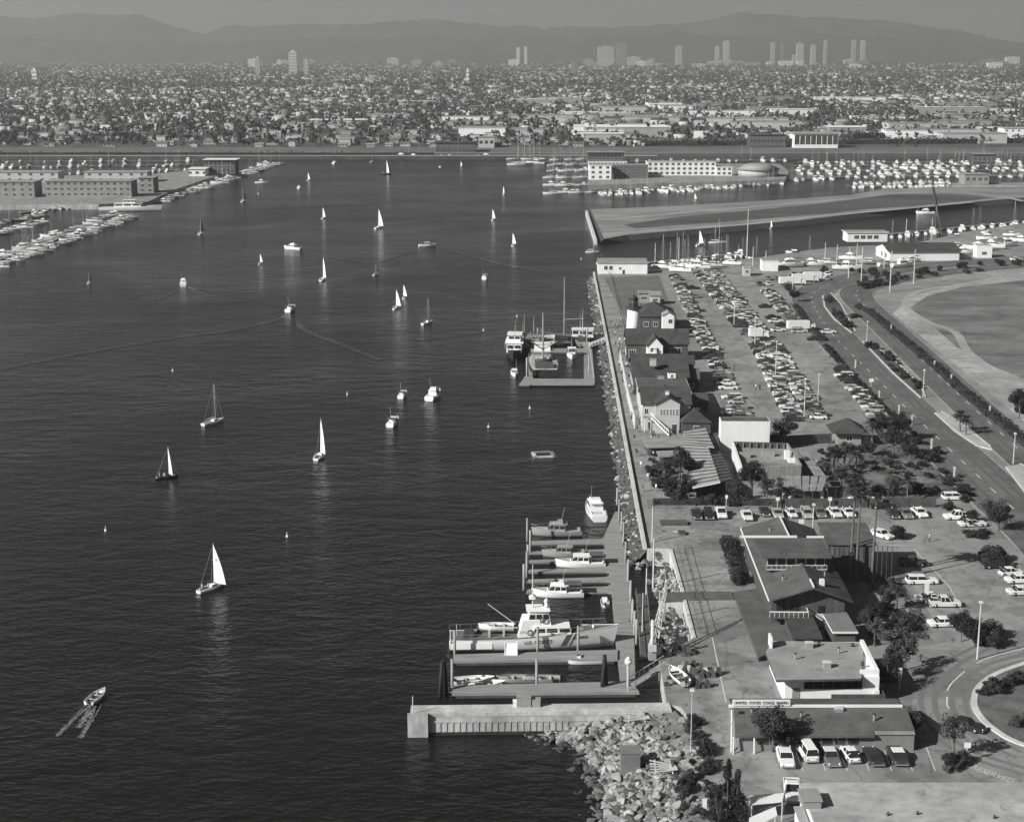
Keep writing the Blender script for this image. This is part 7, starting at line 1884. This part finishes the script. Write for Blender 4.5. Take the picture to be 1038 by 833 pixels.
NEAR = [(796, 771, FR_ - .03, 'sedan', 'white', None, '{c} facing us, leftmost of six by the station'), (818.5, 767, math.pi / 2 + .1, 'van', 'white', None, '{c} with dark rear window by the station'), (841, 770, FR_ + .04, 'sedan', 'grey', 'white', 'grey sedan with white roof right of the white van'), (861.5, 768, math.pi / 2 + .12, 'compact_car', 'white', None, '{c} with rounded back in the station row'), (885, 770, math.pi / 2 + .05, 'coupe', 'dark', None, '{c} second from the right by the station'), (909, 769, math.pi / 2, 'sedan', 'dark', 'white', 'dark sedan with white roof, rightmost by the station'),
        (706, 524, FR_, 'sedan', 'dark', None, '{c} leftmost in the row below the trees'), (718, 524, FR_, 'station_wagon', 'dark', None, '{c} second in the row below the trees'), (731, 523, FR_, 'pickup_truck', 'white', None, '{c} under the white post below the trees'), (757, 525, FR_, 'sedan', 'white', None, '{c} alone beside the clubhouse roof'), (775, 521, FR_, 'coupe', 'dark', None, '{c} half hidden behind the clubhouse ridge'), (788, 523, FR_, 'sedan', 'silver', None, '{c} right of the clubhouse ridge'), (802, 523, FR_ + .15, 'compact_car', 'white', None, '{c} with rounded roof in front of the fence'), (818, 523, FR_, 'station_wagon', 'silver', None, '{c} in front of the fence beside the compact'), (831, 522, FR_, 'sedan', 'grey', None, '{c} left of two white cars at the fence'),
        (846, 522, FR_ + .1, 'sedan', 'white', None, '{c} left one of the two at the fence by the palms'), (860, 522, FR_ + .1, 'coupe', 'white', None, '{c} right one at the fence by the palms'), (905, 523, FR_, 'sedan', 'dark', None, '{c} right of the palms at the fence'), (918, 523, FR_ + .05, 'sedan', 'grey', None, '{c} between a dark and a white car at the fence'), (932, 522, FR_ + .12, 'sedan', 'white', None, '{c} rightmost at the dark fence'), (893, 544, FR_ + .6, 'sedan', 'white', None, '{c} alone beside the round bush'),
        (968, 506, .05, 'station_wagon', 'white', None, '{c} long and bright at the upper right garden'), (970, 526, math.pi, 'pickup_truck', 'white', None, '{c} parked across at the right of the lot'), (985, 533, .1, 'sedan', 'white', None, '{c} behind the shrubs right of the pickup'), (925, 573, 0, 'pickup_truck', 'dark', None, '{c} in the lower stalls by the shed'), (934, 591, .02, 'station_wagon', 'white', None, '{c} pointing right in the lower stalls'), (944, 609, .05, 'sedan', 'white', None, '{c} behind the pickup in the lower stalls'), (957, 614, 0, 'pickup_truck', 'white', None, '{c} in the lower stalls by the shrubs'), (957, 634, .1, 'sedan', 'white', None, '{c} left of two at the street corner bushes'), (972, 634, .1, 'compact_car', 'silver', None, '{c} right of two at the street corner bushes'),
        (1024, 583, .2, 'compact_car', 'white', None, '{c} right edge, upper of three'), (1034, 590, .1, 'sedan', 'white', None, '{c} right edge, middle of three'), (1036, 602, .1, 'sedan', 'white', None, '{c} right edge, lowest of three'), (1010, 575, .1, 'sedan', 'dark', None, '{c} in the bushes at the right edge'), (978, 738, -.6, 'sedan', 'dark', None, '{c} on the turning loop behind the tree'), (803, 806, FR_ - .1, 'pickup_truck', 'white', None, '{c} beside the warehouse annex'), (812, 508, 0, 'coupe', 'white', None, '{c} under the carport roof'), (873, 508, 0, 'sedan', 'white', None, '{c} behind the fence by the palm trunks'), (895, 515, 0, 'sedan', 'dark', None, '{c} behind the fence right of the palm trunks'), (740, 420, .2, 'sedan', 'white', None, '{c} beside the white hall, last before the trees')]
for px, py, rz, kd, sh, top, lab in NEAR: q = P(px, py); car(q.x, q.y, rz, lab, 'cars of the near lots', kd, sh, False, top)

# ---------------------------------------------------------------- people on the promenade
PP = []
for k, (s, t) in enumerate(((WHITE, DARK), (DARK, GREY), (GREY, DARK), (CREAM, BLACK), (DARK, DARK), (WHITE, GREY))):
    mb = MB(); person_mesh(mb, 0, 0, 0, 1.66 + .03 * k, s, t); o = mb.build('person'); tag(o, 'person', 'person'); PP.append((o, ('white top and dark trousers', 'dark top and grey trousers', 'grey top and dark trousers', 'cream top and black trousers', 'dark clothes', 'white top and grey trousers')[k]))
rg = random.Random(8)
for k in range(78):
    py = rg.choice((rg.uniform(325, 440), rg.uniform(350, 400), rg.uniform(440, 500))); xq = float(np.interp(py, [p[1] for p in QUAY_W], [p[0] for p in QUAY_W]))
    px = xq + rg.uniform(6, 20 if py < 440 else 34); i = rg.randrange(6); q = P(px, py)
    place(PP[i][0], (q.x, q.y, .017), rg.uniform(0, 6.28), f"person in {PP[i][1]} strolling on the promenade by the shops", 'people on the promenade')
for px, py, lab in ((744, 376, 'person in dark clothes walking in the lot lane, left'), (766, 395, 'person in light top crossing the lot lane, left of a pair'), (770, 396, 'person in dark clothes crossing the lot lane, right of a pair'), (942, 549, 'person in white walking across the near lot'), (706, 522, 'person in dark clothes by the row below the trees')):
    i = 0 if 'white' in lab or 'light' in lab else 4; q = P(px, py); place(PP[i][0], (q.x, q.y, .02), rg.uniform(0, 6), lab, 'people in the lots')

# ---------------------------------------------------------------- lamps, signs, flags
for k, (px, py, h) in enumerate(((744, 331, 9), (786, 384, 10), (815, 424, 9.5), (765, 352, 9), (829, 470 - 60, 7.5))):
    lamp(px, py, h, f"slim pale lamp post, {nth(k + 1)} from the far end among the lot rows" , None, group='lamps of the big lot', r=.1)
for px, py, h, lab in ((878.5, 347, 6.2, 'lamp post at the tip of the lower planted median'), (935.5, 403, 7, 'lamp post at the near end of the planted median'), (1027, 470, 6.5, 'lamp post on the right median edge'), (990.5, 668, 8.6, 'pale lamp post by the street corner bushes'), (823, 556, 8, 'white flagpole standing on the clubhouse forecourt')): lamp(px, py, h, lab, None, r=.1)
for k, (px, py) in enumerate(((867, 373), (891, 405), (911, 420), (924, 431), (944, 455), (967, 484), (903, 337), (947, 374), (964, 388), (1003, 421))):
    q = P(px, py); mb = MB(); mb.box(-.16, .16, -.16, .16, 0, 2.1, POST); mb.box(-.2, .2, -.2, .2, 2.1, 2.25, WHITE); ob = mb.build('bollard_light'); ob.location = (q.x, q.y, 0); tag(ob, f"short pale bollard light, {nth(k + 1 if k < 6 else k - 5)} from the far end on the {'left' if k < 6 else 'right'} side of the boulevard", 'bollard', 'bollard lights of the boulevard')
def sign(px, py, h, w, hh, lab, name='sign', mat=WHITE):
    q = P(px, py); o = thing(name, lab, 'sign', (q.x, q.y, 0)); mb = MB(); mb.rod((0, 0, 0), (0, 0, h), .07, POST, n=6); mb.build('post', o); mb = MB(); mb.box(-w / 2, w / 2, -.08, -.01, h - hh, h, mat); mb.build('panel', o); return o
for px, py, h, w, hh, lab in ((938.5, 611, 3.6, .7, 2.2, 'white upright sign in the lower stalls by the white wagon'), (736, 527 - 8, 3.4, .5, .7, 'white small sign above the white pickup by the trees'), (788, 524 - 8, 2.4, .7, .7, 'white square sign on the dark fence, left one'), (841, 516, 2.4, .7, .7, 'white square sign on the dark fence, middle one'), (893, 515.5, 2.4, .7, .7, 'white square sign on the dark fence, right one'), (979.5, 772, 2.6, .8, .7, 'pale street sign before the bush on the loop corner'), (933, 672, 1.4, .4, .5, 'white small marker below the tree by the drive'), (911.5, 700, 3.4, .5, 1.8, 'white upright panel beside the office trees'), (874, 758, 2.4, .6, .6, 'white square sign on the station front'), (811, 556, 5.4, .9, .8, 'white square sign on a post above the clubhouse roof'), (714, 822, 1.6, .5, 1.4, 'white marker post on the verge at the bottom'), (742, 815, 1.7, .4, 1.2, 'white marker post beside the bottom conifers'), (883, 392, 2.2, 1.2, .9, 'white board sign beside the boulevard car row')): sign(px, py, h, w, hh, lab)
ob = words3d('RESERVED', (0, 0, 0), (0, 0, 0), 1.5, M('worn_road_lettering', .46, .25, 1.2, .9), 'pavement_lettering', None, .0); a, b = P(986, 777), P(1027, 792); d = b - a
ob.location = ((a.x + b.x) / 2, (a.y + b.y) / 2, .034); ob.rotation_euler = (0, 0, math.atan2(d.y, d.x) + math.pi * 0); ob.scale = (d.length / max(ob.dimensions.x, .1), 1.2, 1); struct(ob)

# ---------------------------------------------------------------- planting near the camera
for a in ((783, 762, 'round', 'dark tree in front of the station windows', .78), (797, 762, 'dark', 'smaller dark tree right of the station front tree', .62), (689, 491, 'round', 'large dark tree beside the ribbed roof', .95), (679, 500, 'dark', 'dark tree below the large one by the ribbed roof', .8), (698, 506, 'dark', 'dark tree at the near corner of the ribbed roof', .85), (672, 486, 'thin', 'thin tree between promenade and large dark tree', .7), (762, 505, 'round', 'big dark tree in front of the courtyard restaurant', .95), (777, 508, 'thin', 'thin tree right of the big restaurant tree', .8), (746, 508, 'dark', 'dark tree left of the big restaurant tree', .7),
          (795, 452, 'round', 'dark tree right of the white box hall', .85), (786, 455, 'dark', 'dark tree against the white box hall', .75), (893, 448, 'round', 'broad dark tree at the head of the garden', .85), (911, 446, 'round', 'broad dark tree beside the boulevard at garden head', .8), (905, 463, 'round', 'broad dark tree in the middle of the garden', .85), (922, 466, 'dark', 'dark tree by the boulevard in the garden', .85), (880, 462, 'dark', 'dark tree right of the garden hut', .7), (1012, 538, 'dark', 'dark tree between boulevard and near lot', .95), (999, 528, 'thin', 'thin tree left of the dark boulevard tree', .7), (1033, 424, 'round', 'dark tree at the right edge of the field', .9),
          (898, 702, 'dark', 'dark tree right of the white office', .85), (906, 690, 'thin', 'slim tree behind the office corner', .9), (917, 679, 'thin', 'slim tree nearest the lawn by the office', .85), (925, 745, 'dark', 'dark tree at the right end of the station', .65), (966, 768, 'thin', 'thin tree rising from the loop corner bush', .9), (737, 828, 'conifer', 'dark conifer at the bottom edge by the drive', .95), (746, 834, 'conifer', 'dark conifer nearest the white canopies', .9), (728, 838, 'conifer', 'dark conifer cut by the bottom edge', .7), (878, 640, 'dark', 'dark tree at the back of the dry lawn', .7), (886, 655, 'thin', 'thin tree above the office roof corner', .7), (988, 655, 'dark', 'dark tree at the street corner', .7), (974, 650, 'round', 'broad dark tree at the street corner', .6), (805, 306, 'dark', 'dark tree at the head of the upper boulevard row', .9), (800, 299, 'dark', 'dark tree behind the upper boulevard row', .8), (815, 480, 'thin', 'thin tree beside the carport', .6), (852, 490, 'dark', 'dark tree beside the carport end', .6), (684, 432 - 60, 'dark', 'dark tree between two village roofs', .01)):
    if a[4] > .1: tree(a[2], a[0], a[1], a[3], 'trees of the near shore', a[4])
for px, py, kd, lab, s in ((862, 590, 'tallpalm', 'left of the pair of tall leaning palms by the shed', 1.04), (868, 591, 'tallpalm', 'right of the pair of tall palms by the shed', 1.0), (884, 593, 'tallpalm', 'single tall palm at the shed corner', 1.02), (836, 486, 'shortpalm', 'palm nearest the carport end', .95), (845, 478, 'shortpalm', 'palm in the garden cluster, left', 1.05), (856, 474, 'shortpalm', 'palm in the garden cluster, middle', 1.1), (867, 480, 'shortpalm', 'palm in the garden cluster, right', 1.0), (852, 495, 'shortpalm', 'palm below the garden cluster', .85), (884, 452, 'shortpalm', 'palm beside the garden hut', 1.3), (973, 438, 'shortpalm', 'left palm on the pale median', 1.05), (979, 441, 'shortpalm', 'right palm on the pale median', .95), (790, 512, 'shortpalm', 'palm left of the carport', .9), (803, 512, 'shortpalm', 'palm under the carport edge', .75), (920, 505, 'shortpalm', 'palm in the lower garden', .9), (905, 503, 'shortpalm', 'palm left in the lower garden', 1.1), (908, 618, 'shortpalm', 'palm at the lower stalls', 1.0), (868, 504, 'shortpalm', 'palm behind the fence by the trunks', 1.2), (930, 262, 'palm', 'palm behind the dark roofed boat shed', .7), (906, 258, 'palm', 'palm left of the dark roofed boat shed', .6)): tree(kd, px, py, lab, 'palms', s)
rg = random.Random(21); sk = 0
def shrubs(pts, n, lab, kinds=('shrub', 'shrub', 'pale', 'bigshrub'), jx=5, jy=3, smin=.6, smax=1.1, poly=False):
    global sk
    for k in range(n):
        if poly:
            (x0, y0), (x1, y1) = pts; px, py = rg.uniform(x0, x1), rg.uniform(y0, y1)
        else:
            t = rg.random() * (len(pts) - 1); i = min(int(t), len(pts) - 2); f = t - i; px = pts[i][0] + (pts[i + 1][0] - pts[i][0]) * f + rg.uniform(-jx, jx); py = pts[i][1] + (pts[i + 1][1] - pts[i][1]) * f + rg.uniform(-jy, jy)
        tree(rg.choice(kinds), px, py, lab, 'shrubs: ' + lab, rg.uniform(smin, smax))
shrubs([(738, 550), (742, 565), (748, 590)], 15, 'dark shrub in the bed beside the clubhouse wall', ('shrub', 'shrub', 'bigshrub'), 4, 3, .7, 1.0)
shrubs([(837, 303), (846, 318), (861, 334)], 16, 'dark shrub on the upper planted median', ('shrub', 'bigshrub', 'pale'), 2, 2, .7, 1.1)
shrubs([(880, 351), (905, 368), (930, 396)], 24, 'dark shrub on the lower planted median', ('shrub', 'bigshrub', 'pale'), 5, 3, .6, 1.0)
shrubs([(925, 445), (950, 470), (968, 492), (985, 510)], 26, 'rough shrub on the garden bank by the boulevard', ('pale', 'shrub', 'bigshrub'), 9, 6, .6, 1.1)
shrubs([(885, 470), (940, 480)], 16, 'low shrub around the bare garden patch', ('pale', 'shrub'), 20, 8, .5, .9)
shrubs([(880, 500), (950, 500)], 14, 'dark shrub along the near garden edge', ('bigshrub', 'shrub'), 10, 3, .6, .9)
shrubs([(665, 470), (672, 500), (700, 508), (770, 512)], 30, 'dark shrub in the planting below the ribbed roof', ('bigshrub', 'shrub', 'shrub'), 9, 5, .6, 1.1)
shrubs([(658, 462), (690, 462)], 8, 'dark shrub in front of the low terrace', ('shrub', 'bigshrub'), 5, 2, .5, .8)
shrubs([(975, 640), (1000, 652)], 8, 'dark bush at the street corner by the lamp', ('bigshrub',), 9, 5, .9, 1.3)
shrubs([(965, 517), (1000, 545), (985, 540)], 10, 'dark bush on the kerb island of the near lot', ('bigshrub', 'shrub'), 8, 4, .7, 1.1)
shrubs([(995, 562), (1015, 575)], 8, 'dark bush at the right kerb of the near lot', ('bigshrub',), 8, 4, .8, 1.2)
shrubs([(952, 775), (970, 778)], 9, 'pale bush on the loop corner', ('pale', 'bigshrub'), 10, 5, .7, 1.0)
shrubs([(997, 706), (1015, 695), (1035, 690)], 9, 'dark bush on the planted island', ('bigshrub', 'shrub'), 6, 4, .6, 1.0)
shrubs([(1015, 725), (1038, 735)], 6, 'low pale shrub on the planted island', ('pale',), 10, 6, .6, 1.0)
shrubs([(890, 595), (905, 625), (922, 640), (935, 630)], 14, 'dark bush between the shed and the lower stalls', ('bigshrub', 'shrub', 'pale'), 9, 5, .6, 1.1)
shrubs([(700, 735), (712, 760), (718, 790), (726, 830)], 34, 'low scrub on the verge above the rubble slope', ('pale', 'shrub'), 7, 6, .5, .95)
shrubs([(688, 790), (705, 833)], 14, 'low scrub among the rocks at the bottom', ('pale', 'pale', 'shrub'), 10, 8, .5, .9)
shrubs([(905, 545), (912, 545)], 3, 'round bush beside the lone white car', ('bigshrub',), 3, 1, .9, 1.1)
shrubs([(835, 545), (852, 545)], 5, 'dark bush behind the clubhouse', ('bigshrub',), 4, 1, .8, 1.1)
shrubs([(700, 440), (716, 442)], 7, 'dark bush before the hipped corner shop', ('bigshrub', 'shrub'), 8, 2, .7, 1.0)
shrubs([(650, 345), (668, 345)], 5, 'dark bush at the lighthouse foot', ('bigshrub',), 5, 2, .7, 1.0)
shrubs([(820, 455), (845, 462), (890, 455)], 10, 'dark shrub behind the carport', ('shrub', 'bigshrub'), 8, 4, .6, 1.0)
shrubs([(870, 290), (905, 285), (960, 276), (1038, 268)], 40, 'dark shrub along the road behind the field', ('shrub', 'bigshrub'), 6, 4, .8, 1.3)
shrubs([(790, 282), (860, 276), (905, 282)], 14, 'dark shrub in front of the boatyard', ('bigshrub',), 8, 3, .8, 1.2)
shrubs([(1038, 418), (1030, 408)], 5, 'dark bush at the right edge of the field', ('bigshrub',), 4, 4, 1.0, 1.5)
gc = MB(); cv = []; cf = []
for _ in range(9000):                                       # rough ground cover in the garden and on the banks
    if rg.random() < .62: px, py = rg.uniform(845, 972), rg.uniform(446, 504)
    else: px, py = rg.uniform(880, 940), rg.uniform(585, 650)
    if py < 446 + max(0, (px - 915)) * .95 or (py > 560 and px > 885 + (py - 560) * .8): continue
    q = P(px, py)
    if noise.noise(Vector((q.x * .16, q.y * .11, 3))) < -.05: continue
    a = rg.uniform(0, 6.28); s_ = rg.uniform(.1, .32); k = len(cv); z = rg.uniform(.03, .5); A = Vector((math.cos(a), math.sin(a), rg.uniform(-.5, .5))) * s_; B = Vector((-math.sin(a), math.cos(a), rg.uniform(-.2, .7))) * s_ * .6; c = Vector((q.x, q.y, z))
    cv += [c - A, c - B, c + A, c + B]; cf.append((k, k + 1, k + 2, k + 3))
gc.add(cv, cf, LEAF2); struct(gc.build('ground_cover'), 'stuff')
def pl(*pix): return smooth_line([P(*q) for q in pix], 6)
hedge('hedge', pl((869, 312), (884, 319), (900, 333), (942, 368), (985, 406), (1060, 468)), 2.6, 1.9, 'long dark hedge along the right side of the boulevard', 1)
hedge('hedge', pl((838, 352), (860, 379), (900, 420), (918, 437)), 2.0, 1.2, 'dark hedge between boulevard and parking lot', 2)
hedge('hedge', pl((806, 311), (815, 325), (834, 346)), 2.2, 1.6, 'dark hedge beside the upper boulevard row', 3)
hedge('hedge', pl((662, 511), (700, 511), (782, 511.5)), 2.0, 1.7, 'dark planted hedge behind the row below the trees', 4)
hedge('hedge', pl((737, 547), (743, 568), (750, 592)), 2.6, 1.5, 'dark planted bed beside the clubhouse wall', 9)
hedge('hedge', pl((657, 453), (690, 452)), 1.2, 1.0, 'small clipped hedge between two low terraces', 5)
hedge('hedge', pl((440, 157.2), (300, 157.2), (150, 157), (-20, 157)), 5, 3.0, 'dark hedge row behind the far beach', 6, dens=.35, leaf=3, core=False)
hedge('hedge', pl((640, 148), (800, 147), (1040, 145)), 10, 7, 'dark belt of trees beyond the right marina', 7, dens=.5, leaf=5, core=False)
hedge('hedge', pl((860, 141), (950, 139), (965, 141)), 16, 8, 'dark wooded bank behind the white columned building', 8, dens=.5, leaf=5, core=False)

print('KINDS', {k: sum(1 for o in COL.objects if o.get('category') and o.name.split('.')[0] == k) for k in ('motor_cruiser', 'moored_sloop', 'sedan', 'station_wagon', 'coupe', 'compact_car', 'boulder', 'shrub', 'house', 'city_tree')})
